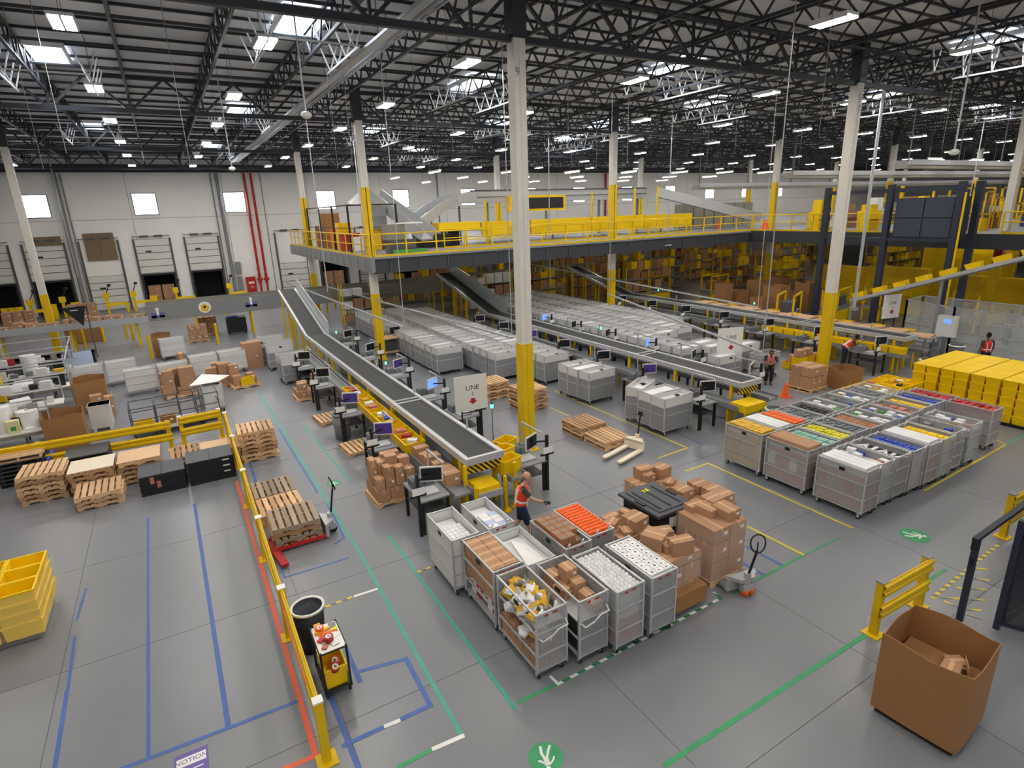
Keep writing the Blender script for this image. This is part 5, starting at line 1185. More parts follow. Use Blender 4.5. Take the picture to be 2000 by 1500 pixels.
# storage cage at the left corner of the mezzanine
cc = thing('storage_cage', (0, 0, MZ), 0, 'dark wire storage cage full of cartons on the mezzanine corner', 'cage')
fr = MB()
for x, y in ((9.1, 44), (9.1, 40.5), (9.1, 37), (9.1, 33.5), (11.9, 33.5), (11.9, 40)): fr.bx(x-.05, x+.05, y-.05, y+.05, 0, 2.6)
fr.bx(9.07, 9.13, 33.5, 44, 2.52, 2.6).bx(9.1, 11.9, 33.47, 33.53, 2.52, 2.6).bx(9.07, 9.13, 33.5, 44, 1.3, 1.34).bx(9.1, 11.9, 33.47, 33.53, 1.3, 1.34)
obj('frame', fr, mBlk, cc)
for (x, y, a, c_, d_, m_, z_, l) in ((9.9, 43, 1.0, 1, 1.4, mCardG, 0, 'brown carton stack, far end of the storage cage'), (9.9, 41.3, 1.1, 1.2, 2.2, mCardG, 0, 'tall brown carton in the storage cage'), (9.9, 39.3, .8, 1, 1.2, mOrange, 0, 'orange bin in the storage cage'), (9.9, 37.8, .8, .8, 1.6, mYelT, 0, 'yellow bin in the storage cage'), (9.8, 36.2, 1, 1, 1.0, mRedG, 0, 'red bin in the storage cage'), (10.6, 34.4, .9, .8, 1.2, mYelG, 0, 'yellow sacks in the storage cage'), (11.0, 34.3, .9, .8, 1.3, mGrey, 1.21, 'grey sack on top in the storage cage'), (11.4, 36, .9, .9, 2.3, mCard, 0, 'pale carton at the back of the storage cage'), (9.8, 34.6, .6, .6, .8, mWhG, 0, 'white box at the corner of the storage cage')):
    tag(obj('stored_box', MB().bx(-a/2, a/2, -c_/2, c_/2, 0, d_).bx(-a/2-.02, a/2+.02, -c_/2-.02, c_/2+.02, d_*.82, d_*.86), m_, None, (x, y, MZ+z_)), l, 'box')
tb = thing('machine_table', (10.9, 30.5, MZ), 0, 'grey machine with a white top beside the mezzanine column', 'machine')
obj('body', MB().bx(-.8, .2, -.4, .4, .7, 1.5), mTan, tb); obj('top', box(.0, 1.2, -.5, .5, 1.5, 1.56), mLabel, tb); obj('stand', MB().bx(-.7, .8, -.35, .35, 0, .7), mGreyD, tb); obj('green_tray', box(-.6, 1.2, -.9, -.5, .0, .2), mGrnG, tb)
tag(obj('plastic_sheet', MB().slab([(0, 0, 0), (1.8, .2, .1), (1.6, 1, .5), (.9, 1.1, .75), (.1, .8, .2)], .05), mLabel, None, (10.0, 36, MZ+2.62)), 'crumpled white sheet on top of the storage cage', 'sheet')
# grey cabinets and desks on the right part of the mezzanine
for i in range(7):
    x = 38+1.25*i; tag(obj('grey_cabinet', MB().bx(-.55, .55, -.5, .5, .1, 2.0).bx(-.57, .57, -.52, -.5, 1.0, 1.03).bx(-.4, -.2, -.52, -.5, 1.5, 1.7), mTan, None, (x, 36.2, MZ-.02)), 'grey-green cabinet in the row behind the mezzanine railing, %s from the left' % ORD[i], 'cabinet')
for k in range(14):
    x, y = 39.5+3.2*(k % 7)+RND.uniform(-.4, .4), 21.5+3.6*(k//7)+RND.uniform(-.5, .5)
    m_ = (mYel, mCard, mWhG, mGrey, mYelT, mCardG, mGreyG)[k % 7]
    tag(obj('mezzanine_unit', MB().bx(-.7, .7, -.4, .4, .7, 1.2).bx(-.65, -.55, -.35, .35, 0, .7).bx(.55, .65, -.35, .35, 0, .7).bx(-.5, .3, -.3, .3, 1.2, 1.6+.4*(k % 2)), m_, None, (x, y, MZ-.02)), 'desk unit with goods on the mezzanine right wing, %s in line' % ORD[k], 'desk', 'desk units on the right wing')
for k in range(34):
    x, y = 38.5+1.3*(k % 17)+RND.uniform(-.3, .3), (10.5, 16.2)[k//17]+RND.uniform(-.6, .6)
    t = thing('mezzanine_rack', (x, y, MZ-.02), 0, 'small yellow rack with goods, %s mezzanine wing row, %s from the left' % (('near', 'far')[k//17], ORD[k % 17]), 'rack')
    h = RND.uniform(1.6, 2.6)
    obj('frame', MB().bx(-.5, -.44, -.3, -.24, 0, h).bx(.44, .5, -.3, -.24, 0, h).bx(-.5, .5, -.3, -.24, h-.08, h).bx(-.5, .5, -.3, .3, .9, .96).bx(-.5, -.44, .24, .3, 0, h).bx(.44, .5, .24, .3, 0, h), (mYel, mNavy, mYel)[k % 3], t)
    obj('load', box(-.4, .4, -.2, .3, .97, .97+RND.uniform(.3, .8)), (mCard, mWhG, mYelT, mGreyG, mTan)[k % 5], t); obj('load', box(-.35, .42, -.22, .28, 0, RND.uniform(.4, .85)), (mGreyG, mCardG, mYelT, mBlue)[k % 4], t)
for k, (y, z, l) in enumerate(((36, 3.1, 'far'), (27.5, 3.5, 'middle'), (20, 3.6, 'near'))):
    t = thing('overhead_belt', (39.0, y, MZ+z), 0, 'grey overhead conveyor band above the right wing, %s one' % l, 'conveyor')
    obj('bed', box(0, 60, -.4, .4, 0, .35), mTan, t); obj('rail', MB().bx(0, 60, -.45, -.4, .2, .5).bx(0, 60, .4, .45, .2, .5), mGalv, t)
    hb = MB()
    for q in range(0, 60, 6): hb.bx(q, q+.06, -.4, -.34, .3, DECK-MZ-z-.1)
    obj('hanger', hb, mGreyD, t)
for k in range(10):
    t = thing('sorter_station', (41+3*k, 18.5, MZ), 0, 'yellow framed sorter station on the right wing, %s from the left' % ORD[k], 'machine')
    obj('frame', MB().bx(-1, -.9, -.1, 0, 0, 2.4).bx(.9, 1, -.1, 0, 0, 2.4).bx(-1, 1, -.1, 0, 2.3, 2.4).bx(-1, 1, -.1, 0, 1.2, 1.3).bar((-1, -.05, .1), (1, -.05, 1.2), .08), mYel, t)
    obj('bin', MB().bx(-.8, .8, 0, .8, .3, 1.1), (mCardG, mGreyG, mYelT)[k % 3], t)
# dark lift tower and panel
lt = thing('lift_tower', (0, 0, 0), 0, 'dark navy steel lift tower with a panelled cabin at the right', 'lift')
for x, y in ((33.0, 20.6), (33.0, 17.2), (33.0, 14.0), (34.8, 20.6), (34.8, 14.0)): obj('mast', box(x-.14, x+.14, y-.14, y+.14, 0, 8.0), mNavy, lt)
pn = obj('cabin', box(33.1, 34.6, 14.2, 16.9, 5.35, 7.3), mNavy, lt)
for k in range(4): obj('cabin_panel', box(33.05, 33.1, 14.25+1.33*(k % 2), 15.52+1.33*(k % 2), 5.4+.96*(k//2), 6.3+.96*(k//2)), mat('navy_panel', '#3b4254', .6), pn)
obj('cross_bar', MB().bx(32.9, 33.1, 14, 20.6, 7.6, 7.8).bx(32.9, 33.1, 14, 20.6, 5.2, 5.35), mNavy, lt); obj('guard_strip', MB().bx(32.9, 32.95, 13.75, 13.83, 2, 7.5), mYel, lt)
# strip lamps over and under the mezzanine
stripK = Kind('strip_lamp'); stripK.part('housing', box(-.6, .6, -.06, .06, .02, .09), mWhite); stripK.part('tube', MB().cyl((-.58, 0, -.01), (.58, 0, -.01), .03, 6), mTubeS)
st1 = Kind('strip_lamp'); st1.part('housing', box(-.09, .09, -.8, .8, .02, .1), mWhite); st1.part('tube', box(-.04, .04, -.77, .77, -.03, .02), mTubeS); st1.part('hanger', MB().bx(-.006, .006, -.7, -.688, .1, DECK-9.7-.01).bx(-.006, .006, .688, .7, .1, DECK-9.7-.01), mGreyD)
i = 0
for y in (33.5, 39, 44.5):
    for x in range(13, 46, 5):
        st1.put((x+(y % 2), y, 9.7), 0, 'bright strip lamp hung above the mezzanine, %s row, %s from the left' % ({33.5: 'near', 39: 'middle', 44.5: 'far'}[y], ORD[(x-13)//5]), 'strip lamp', 'strip lamps above the mezzanine')
st2 = Kind('strip_lamp', None); st2.part('housing', box(-.6, .6, -.07, .07, .02, .1), mWhite); st2.part('tube', box(-.58, .58, -.05, .05, -.03, .02), mTubeU)
st2.part('bracket', box(-.02, .02, -.02, .02, .1, MZ-.12-4.5), mGreyD)
for j, y in enumerate((14, 19, 24, 31, 37, 43)):
    for i, x in enumerate(range(12, 72, 6)):
        if y < 28 and x < 38: continue
        st2.put((x, y, 4.5), .6*((i+j) % 2)*0, 'strip lamp under the mezzanine, %s row back, %s from the left' % (ORD[j], ORD[i]), 'strip lamp', 'strip lamps under the mezzanine')
for j, (y, n) in enumerate(((9, 9), (15, 9), (21, 8))):
    for i in range(n):
        lampL = st1.put((45+6*i, y, 9.7), PI/2, 'bright strip lamp above the right wing, %s row back, %s from the left' % (ORD[j], ORD[i]), 'strip lamp', 'strip lamps above the right wing')
# ================================================================== BELOW THE MEZZANINE, RIGHT BACKGROUND
def tote_wall(x, y, nx, nz, label, d=0, dy=.62, m=None, z0=.1):
    t = thing('tote_rack', (x, y, 0), 0, label, 'rack')
    obj('frame', MB().bx(-.05, .0, 0, dy*nx, 0, z0+.36*nz).bx(.6, .65, 0, dy*nx, 0, z0+.36*nz).bx(0, .6, 0, dy*nx, 0, z0), mYel, t)
    cm = box(0, .58, .02, dy-.02, 0, .33).mesh('stored_tote', m or mYelT)
    for i in range(nx):
        for k in range(nz): put('stored_tote', cm, t, (-.02+RND.uniform(-.04, .04), dy*i, z0+.36*k))
for i, (x, y, nx, nz, l) in enumerate(((40.5, 8.0, 7, 8, 'nearest'), (42, 13.5, 6, 7, 'second'), (41, 18.5, 6, 8, 'third'), (43, 23.5, 6, 7, 'fourth'), (48, 10, 9, 10, 'behind the nearest'), (49, 17, 9, 10, 'behind the third'), (56, 12, 10, 10, 'far back'))):
    tote_wall(x, y, nx, nz, 'wall of stacked yellow totes under the mezzanine, %s from the clear cage' % l)
for i in range(10):
    x, y = 33.2+1.5*(i % 5)+RND.uniform(-.1, .1), 24.5+2.8*(i//5)+RND.uniform(-.3, .3); a = RND.uniform(.9, 1.3)
    gaylord(x-a/2, x+a/2, y-a/2, y+a/2, 1.4+.6*(i % 2), '%s brown bulk box in the shade under the mezzanine, %s of its kind' % ('tall' if i % 2 else 'low', ORD[i//2]), .1*(i % 3))
for i in range(9):
    toteL.put((30.5+.15*(i % 2), 14.2+1.5*i, .8), PI/2, 'yellow tote on the bench behind the right belt, %s from the near end' % ORD[i], 'tote', 'yellow totes behind the right belt')
bn = thing('long_bench', (30.6, 0, 0), 0, 'long grey bench behind the right belt', 'bench')
obj('bench_top', box(-.5, .5, 13, 30, .74, .8), mGrey, bn)
for k in range(7): obj('leg', MB().bx(-.45, -.38, 13.2+2.7*k, 13.27+2.7*k, 0, .74).bx(.38, .45, 13.2+2.7*k, 13.27+2.7*k, 0, .74), mGrey, bn)
for i in range(12):
    tag(obj('flat_carton', MB().bx(-.5, .5, -.45, .45, 0, .05+.03*(i % 3)), mCardL, None, (28.98+.06*(i % 2), 12.9+1.15*i, 1.3), RND.uniform(-.2, .2)), 'flattened brown cartons lying on the shelf beyond the right belt, %s from the near end' % ORD[i], 'cardboard')
sh_ = tag(obj('flat_shelf', MB().bx(28.5, 29.5, 12.3, 27.5, 1.24, 1.3).bx(28.6, 28.66, 12.5, 12.56, 0, 1.24).bx(29.4, 29.46, 12.5, 12.56, 0, 1.24).bx(28.6, 28.66, 27, 27.06, 0, 1.24).bx(29.4, 29.46, 27, 27.06, 0, 1.24), mGrey), 'grey shelf carrying flattened cartons beyond the right belt', 'shelf')
for i in range(11):
    tote.put((26.58, 12.6+.64*i, .845), PI/2, 'yellow tote on the near shelf of the right belt, %s from the near end' % ORD[i], 'tote', 'yellow totes along the right belt')
# racks of cartons behind the sea of carts, under the mezzanine
def carton_rack(x, y, n, label, mats):
    t = thing('carton_rack', (x, y, 0), 0, label, 'rack'); L = .75*n
    for k in range(0, n+1, 3): obj('upright', MB().bx(.75*k-.04, .75*k+.04, 0, .06, 0, 2.9).bx(.75*k-.04, .75*k+.04, .8, .86, 0, 2.9), mYel, t)
    for z in (.25, 1.15, 2.05): obj('shelf', box(0, L, 0, .86, z-.06, z), mGrey, t)
    ms = [box(-.32, .32, -.3, .3, 0, h).mesh('stored_carton', m) for m in mats for h in (.45, .7)]
    for z in (.25, 1.15, 2.05):
        for k in range(n):
            if RND.random() < .85: put('stored_carton', RND.choice(ms), t, (.375+.75*k, .4, z))
for i, (x, y, n, mm) in enumerate(((18.6, 39.6, 6, (mCard, mWhG)), (23.6, 39.6, 6, (mCardG, mCard, mYelT)), (28.6, 39.2, 7, (mCardG, mBrnG)), (34.5, 38.5, 8, (mCard, mYelT, mGreyG)), (29.5, 33.5, 6, (mCardG, mCard)), (41.0, 34.5, 9, (mYelT, mCardG)), (40.5, 29.8, 8, (mYelT, mCard, mYelT)), (10.0, 40.5, 5, (mCard, mWhG)), (50, 38.5, 12, (mCard, mTan, mYelT)), (60, 32, 12, (mYelT, mCardG)), (16.5, 47.5, 10, (mCard, mYelT)), (24.5, 47.5, 10, (mCardG, mTan)), (32.5, 47.5, 10, (mYelT, mCard)), (40.5, 46.5, 12, (mCardG, mYelT)), (50, 46.5, 12, (mYelT, mCard)), (60, 44, 14, (mYelT, mCardG)), (45, 41.5, 8, (mCard, mYelT)))):
    carton_rack(x, y, n, 'rack of cartons under the mezzanine, %s one set up' % ORD[i], mm)
for i, (x, y) in enumerate(((33.0, 34.0), (36.5, 31.2), (35.8, 21.0), (38.4, 20.0), (31.8, 21.5), (38.5, 15.2))):
    t = thing('yellow_machine', (x, y, 0), .1*i, 'yellow framed machine under the mezzanine, %s from the far belt' % ORD[i], 'machine')
    obj('frame', MB().bx(-1.1, -1.0, -.5, -.4, 0, 2.1).bx(1.0, 1.1, -.5, -.4, 0, 2.1).bx(-1.1, 1.1, -.5, -.4, 2.0, 2.1).bx(-1.1, -1, .4, .5, 0, 2.1).bx(1, 1.1, .4, .5, 0, 2.1).bx(-1.1, 1.1, .4, .5, 2, 2.1), mYel, t)
    obj('bed', box(-1.3, 1.3, -.45, .45, .8, 1.0), mGrey, t); obj('side_panel', box(-1.0, 1.0, -.52, -.48, .1, .75), mYelT, t)
    obj('hood', box(-.6, .6, -.35, .35, 1.0, 1.6), (mGreyD, mCardG)[i % 2], t)
# inclined belt with totes
ib = thing('incline_belt', (31, 0, 0), 0, 'inclined grey belt carrying yellow totes up to the mezzanine', 'conveyor')
pa, pb = atX(1668, 588, 31), atX(2060, 492, 31)
obj('bed', MB().bar((0, pa.y, pa.z), (0, pb.y, pb.z), .6, .14), mGrey, ib); obj('side_rail', MB().bar((-.33, pa.y, pa.z+.06), (-.33, pb.y, pb.z+.06), .05, .16).bar((.33, pa.y, pa.z+.06), (.33, pb.y, pb.z+.06), .05, .16), mGalv, ib)
obj('support', MB().bx(-.3, -.2, pa.y-.1, pa.y, 0, pa.z).bx(-.3, -.2, pa.y-4.1, pa.y-4, 0, pa.z+(pb.z-pa.z)*.5), mGrey, ib)
sl = math.atan2(pb.z-pa.z, pa.y-pb.y)
for i in range(8):
    f = .04+.125*i; p = pa+(pb-pa)*f
    tote.put((31, p.y, p.z+.09), PI/2, 'yellow tote riding the inclined belt, %s from the bottom' % ORD[i], 'tote', 'yellow totes on the inclined belt', tilt=(-0.0, sl))
# clear aluminium cage at the right
ca = thing('robot_cage', (0, 0, 0), 0, 'aluminium cage with clear panels at the right behind the yellow totes', 'cage')
def cage_run(a, b, n, h=2.3):
    a, b = Vector((*a, 0)), Vector((*b, 0))
    for i in range(n+1):
        p = a+(b-a)*(i/n); obj('post', box(p.x-.04, p.x+.04, p.y-.04, p.y+.04, 0, h), mGalv, ca)
        if i < n:
            q = a+(b-a)*((i+1)/n); g = obj('clear_panel', MB().bar((p.x, p.y, h/2), (q.x, q.y, h/2), .012, h-.1), mGlassP, ca)
            [obj('panel_rail', MB().bar((*p.xy, hh), (*q.xy, hh), .06), mGalv, g) for hh in (h-.04, h*.5, .12)]
cage_run((32.6, 15.4), (31.8, 12.9), 3); cage_run((31.8, 12.9), (31.4, 8.0), 4); cage_run((34.6, 15.6), (34.4, 8.4), 5); cage_run((32.6, 15.4), (34.6, 15.6), 1)
kb = thing('control_panel', (31.55, 13.0, 0), 0, 'grey control cabinet with a blue screen on the clear cage', 'cabinet'); obj('body', box(-.15, .15, -.4, .4, .9, 1.9), mWhite, kb); obj('screen', box(-.16, -.15, -.2, .1, 1.55, 1.75), mScrB, kb); obj('stand', box(-.05, .05, -.1, .1, 0, .9), mGrey, kb)
def barrel(x, y, label, m=mGreyD, h=.85, r=.3, liner=True):
    t = thing('waste_bin', (x, y, 0), 0, label, 'bin')
    obj('body', MB().lathe([(0, 0), (r*.85, 0), (r, h), (r*.92, h), (r*.78, .06), (0, .06)], (0, 0, 0), 18), m, t, smooth=True); obj('rim', MB().lathe([(r*.9, h-.02), (r*1.06, h-.04), (r*1.08, h+.01), (r*.92, h+.02)], (0, 0, 0), 18), mLabel if liner else m, t, smooth=True)
barrel(4.22, 19.25, 'grey ribbed waste bin at the desk beside the flat pallet', mGrey, .9, .3, False)
obj('band', MB().lathe([(.285, .55), (.31, .55), (.31, .6), (.285, .6)], (0, 0, 0), 18), mGrey, bpy.data.objects['waste_bin.001'])
barrel(30.2, 11.9, 'dark grey waste bin with a white liner by the clear cage'); barrel(16.4, 11.2, 'grey waste bin with a liner at the middle belt end', mGreyD); barrel(26.6, 11.4, 'grey waste bin with a liner at the right belt end')
ch = thing('yellow_hopper', (15.9, 11.95, 0), 0, 'yellow hopper tray on legs at the end of the middle belt', 'tray')
obj('tray', MB().bx(-.4, .55, -.35, .3, .72, .98), mYelT, ch); obj('leg', MB().bx(-.36, -.28, -.3, -.22, 0, .72).bx(.43, .51, -.3, -.22, 0, .72).bx(.43, .51, .2, .28, 0, .72), mYel, ch)
# cone, cartons and carts near the right belts
cn = thing('traffic_cone', at(1533, 775), 0, 'orange traffic cone beside the cartons at the middle belt', 'cone')
obj('body', MB().lathe([(.15, .03), (.05, .55), (.03, .58), (0, .58)], (0, 0, 0), 14), mOrange, cn, smooth=True); obj('base', box(-.2, .2, -.2, .2, 0, .03), mOrange, cn)
q = at(1570, 765)
palX.put((q.x+.5, q.y+.2, 0), 0, 'wooden pallet under the cartons beside the orange cone', 'pallet')
load(q.x+.5, q.y+.2, PH, layer_grid(3, 2, 1.1, .95, .5, 0, .01)+layer_grid(2, 2, 1.0, .9, .36, .5, .01), 'beside the orange cone', 'cartons beside the orange cone')
gaylord(q.x+1.3, q.x+2.3, q.y-1.0, q.y-.1, .85, 'brown bulk box beside the orange cone')
q2 = at(1570, 720)
for i in range(8):
    tote.put((q2.x-.4+.66*(i % 3), q2.y+.45*(i // 3 % 2), .02+.3*(i//6)), 0, 'yellow tote in the pile before the right column, %s' % ORD[i], 'tote', 'yellow totes before the right column')
    if i < 5: carton(.4, .34, .32).put((q2.x-.4+.5*(i % 3), q2.y+.3*(i//3), .95 if False else .33+.31*(1 if i < 2 else 0)), .1*i, 'brown carton on the yellow totes before the right column, %s' % ORD[i], 'carton', 'cartons on the yellow totes')
carts['low'].put((*at(1490, 735).xy, 0), PI/2, 'grey cart full of mixed parcels beside the bending worker', 'cart')
# ================================================================== LEFT BACKGROUND
# cross conveyor with printed side board
p0, p1 = atY(285, 600, 42.0), atY(548, 570, 42.0)
xc = thing('cross_conveyor', (0, 42, 0), 0, 'grey boarded cross conveyor with printed emblems running to the left belt', 'conveyor')
zc = (p0.z+p1.z)/2
obj('side_board', box(p0.x, 9.5, 0, .06, zc-1.0, zc), mGrey, xc); obj('bed', box(-9.5, 30, .1, 1.1, zc-.85, zc-.75), mGreyD, xc); obj('back_board', box(p0.x, 30, 1.14, 1.2, zc-.9, zc+.1), mTan, xc)
obj('lower_side', box(-9.5, p0.x, 0, .06, zc-1.0, zc-.62), mGalv, xc); obj('side_board', box(9.5, 30, 0, .06, zc-1.0, zc), mTan, xc)
for k in range(12): obj('leg', MB().bx(-9+3.3*k, -8.9+3.3*k, .1, .2, 0, zc-.85).bx(-9+3.3*k, -8.9+3.3*k, 1, 1.1, 0, zc-.85), mYel, xc)
def emblem(px, py, kind):
    p = atY(px, py, 41.99)
    if kind == 'y':
        e = obj('emblem', MB().cyl((p.x, 0, p.z), (p.x, -.015, p.z), .36, 20), mLabel, xc)
        obj('mark', MB().cyl((p.x, -.014, p.z-.03), (p.x, -.022, p.z-.03), .28, 5), mYel, e); obj('figure', MB().cyl((p.x, -.02, p.z+.02), (p.x, -.03, p.z+.02), .09, 8), mBlk, e)
    else:
        e = obj('emblem', MB().bx(p.x-.36, p.x-.08, -.02, 0, p.z-.3, p.z).bx(p.x+.08, p.x+.36, -.02, 0, p.z-.3, p.z).bx(p.x-.36, p.x+.36, -.02, 0, p.z-.3, p.z-.16), mVio, xc)
        obj('figure', MB().cyl((p.x, 0, p.z+.22), (p.x, -.02, p.z+.22), .1, 10).bx(p.x-.07, p.x+.07, -.02, 0, p.z-.15, p.z+.12), mLabel, e)
emblem(308, 611, 'v'); emblem(400, 600, 'y'); emblem(490, 590, 'v')
for i in range(14):
    x = -8.6+.9*i*.62+RND.uniform(-.1, .1); a, b_, c_ = RND.uniform(.3, .6), RND.uniform(.3, .5), RND.uniform(.15, .4)
    carton(round(a, 1), round(b_, 1), round(c_, 1)).put((x, 42.6, zc-.745), RND.uniform(-.3, .3), 'brown carton on the cross conveyor at the left, %s from the left' % ORD[i], 'carton', 'cartons on the cross conveyor')
for i in range(12):
    x = 10+1.4*i; carton(.5, .4, .3).put((x, 42.6, zc-.745), RND.uniform(-.3, .3), 'brown carton on the cross conveyor behind the sea of carts, %s from the left' % ORD[i], 'carton', 'cartons on the cross conveyor')
tr = at(146, 598, 2.7); y_ = 40.5; a_, b_, c_ = atY(117, 602, y_), atY(166, 597, y_), atY(164, 637, y_)
tg = thing('triangle_banner', (0, 0, 0), 0, 'black triangular banner hung beside the left column', 'banner')
obj('cloth', MB().slab([a_, c_, b_], .04), mBlk, tg); cx_ = (a_+b_+c_)/3
obj('lettering', MB().bx(cx_.x-.25, cx_.x+.1, y_-.03, y_-.021, cx_.z+.16, cx_.z+.2), mLabel, tg); obj('pole', MB().bx(b_.x-.03, b_.x+.03, y_+.05, y_+.11, 0, b_.z), mGreyD, tg)
# yellow bollards and stored goods in the middle distance, left
for i, (px, py) in enumerate(((168, 680), (205, 668), (250, 662), (262, 665), (298, 700), (448, 640), (427, 672), (470, 580), (640, 612), (655, 604), (690, 606), (575, 660))):
    p = at(px, py); b = thing('bollard', p, 0, 'yellow bollard in the middle distance on the left, %s counted from the left' % ORD[i], 'bollard'); h = 1.25
    obj('post', MB().cyl((0, 0, 0), (0, 0, h), .08, 10), mYel, b); obj('cap', MB().sphere((0, 0, h), .08, 10, 6), mYel, b)
def goods_pallet(px, py, m, h, label, w=1.1, n=0):
    p = at(px, py); palX.put((p.x, p.y+.5, 0), 0, 'wooden pallet under the '+label, 'pallet')
    g = layer_grid(3, 2, 1.1, .95, h/3, 0, .01)+layer_grid(2, 2, 1.1, .95, h/3, h/3, .01)+layer_grid(3, 2, 1.1, .95, h/3, 2*h/3, .01)
    load(p.x, p.y+.5, PH, g, label.replace('pallet load ', ''), label)
gaylord(*(lambda p: (p.x-.6, p.x+.6, p.y, p.y+1.1))(at(183, 668)), 1.1, 'brown bulk box between the yellow bollards at the left')
gaylord(*(lambda p: (p.x-.5, p.x+.5, p.y, p.y+1.1))(at(150, 672)), 1.1, 'brown bulk box next to the left column foot')
goods_pallet(390, 668, None, .9, 'pallet load left of the black box cart')
goods_pallet(410, 655, None, 1.1, 'pallet load farther left of the black box cart')
p = at(466, 652); bc = thing('black_cart', p, 0, 'black box cart with blue and white items at the far left aisle', 'cart')
obj('body', box(-.6, .6, 0, .8, .12, 1.1), mBlk, bc); obj('top_items', MB().bx(-.5, .1, .1, .6, 1.1, 1.2), mBlue, bc); obj('top_items', MB().bx(.15, .5, .1, .5, 1.1, 1.25), mWhG, bc)
for i in range(4): obj('caster', MB().cyl((-.5+(i % 2), .1+.6*(i//2)-.02, .06), (-.5+(i % 2), .1+.6*(i//2)+.02, .06), .06, 8), mRub, bc)
# carton pallets in front of the rows of tray carts (left middle)
palX.put((-.5, 28.8, 0), .08, 'wooden pallet under the mixed cartons at the left, near one', 'pallet')
load(-.5, 28.8, PH, [(-.42, -.3, 0, .5, .44, .44, .1), (.32, -.25, 0, .56, .5, .75, .05), (-.05, .3, 0, .5, .44, .7, 0), (.46, .3, 0, .46, .44, .75, 0), (-.52, .26, 0, .42, .44, .6, 0), (-.36, -.26, .44, .46, .4, .4, -.1), (.34, -.22, .75, .6, .5, .4, .1), (-.1, .26, .7, .5, .44, .34, .3), (-.5, .26, .6, .4, .36, .3, .3), (.0, -.4, 0, .2, .2, .3, .4), (-.36, -.24, .84, .38, .32, .24, .2)], 'of mixed cartons at the left', 'mixed cartons at the left, near pallet')
palX.put((1.2, 29.4, 0), .1, 'wooden pallet under the tall cartons at the left, middle one', 'pallet')
load(1.2, 29.4, PH, [(-.35, -.2, 0, .44, .4, .8, .05), (.2, -.25, 0, .54, .5, .95, 0), (.36, .3, 0, .4, .4, .6, 0), (-.1, .3, 0, .4, .4, .9, 0)], 'of tall cartons at the left', 'tall cartons at the left')
palX.put((2.1, 28.6, 0), .1, 'wooden pallet under the small cartons by the yellow tote', 'pallet')
load(2.1, 28.6, PH, [(-.35, .2, 0, .4, .4, .6, 0), (-.3, -.2, 0, .36, .36, .45, .1), (.3, .2, 0, .36, .36, .4, .1), (-.35, .2, .6, .4, .36, .3, .1), (.42, -.1, 0, .24, .3, .3, 0)], 'by the yellow tote at the left', 'small cartons by the yellow tote')
tote.put((2.2, 28.3, PH), .1, 'yellow tote among the cartons at the left middle', 'tote')
carton(.9, .6, 1.35).put((2.95, 32.1, 0), .1, 'very large brown carton behind the tall cartons at the left', 'carton')
carton(.3, .5, 1.3).put((-.25, 31.8, 0), .1, 'tall thin brown carton between the white tray carts', 'carton')
trayK = cart_kind(W_=.7, L_=1.2, H_=1.15, pan=mPanW, band=mPanW, clip=False, cap=.95, rails=(.5, .85))
for i, (x, y, r) in enumerate(((-1.95, 30.3, .1), (-.65, 30.5, .1), (.65, 31.5, .1), (1.95, 31.7, .1), (-4.1, 32.6, .1), (-2.8, 32.8, .1), (-.6, 37.4, .1), (-2.2, 27.6, .1))):
    if i == 7: continue
    trayK.put((x, y, 0), PI/2+r, 'white tray cart at the left middle, %s' % ('left of the front pair', 'right of the front pair', 'left of the pair behind', 'right of the pair behind', 'left of the pair behind the bulk box', 'right of the pair behind the bulk box', 'far one by the bulk box')[i], 'cart')
# empty wire trolleys just behind the yellow rail
wt = Kind('wire_trolley'); f = MB()
for sx in (-.38, .38):
    for sy in (-.6, .6): f.bar((sx, sy, .1), (sx, sy, 1.15), .035)
for z in (.2, .7, 1.13): f.bar((-.38, -.6, z), (.38, -.6, z), .03).bar((-.38, .6, z), (.38, .6, z), .03).bar((-.38, -.6, z), (-.38, .6, z), .03).bar((.38, -.6, z), (.38, .6, z), .03)
wt.part('frame', f, mGreyD); wt.part('deck', box(-.36, .36, -.58, .58, .18, .2), mGalv)
for sx in (-.33, .33):
    for sy in (-.52, .52): wt.part('caster', MB().cyl((sx-.02, sy, .05), (sx+.02, sy, .05), .05, 8).bx(sx-.02, sx+.02, sy-.02, sy+.02, .06, .18), mRub)
for i, (x, y) in enumerate(((-1.75, 24.0), (-.95, 24.1), (-.2, 24.4), (.35, 24.6))): wt.put((x, y, 0), .05, 'empty grey wire trolley behind the yellow rail, %s from the left' % ORD[i], 'trolley')
trayK.put((.6, 25.6, 0), .1, 'white bin cart behind the corner of the yellow rail', 'cart')
tag(obj('folded_sheet', MB().slab([(-.7, -.4, 1.16), (.3, -.6, 1.2), (.9, .3, 1.16), (-.1, .5, 1.34)], .02), mLabel, None, (.55, 25.9, 0), .1), 'crumpled white sheet on the bin cart behind the rail', 'sheet')
carton(.5, .4, .3, mCardG).put((-1.0, 24.2, .2), 0, 'brown carton in the wire trolley behind the yellow rail', 'carton')
tote.put((-1.75, 24.0, .2), 0, 'yellow tote in the wire trolley behind the yellow rail', 'tote')
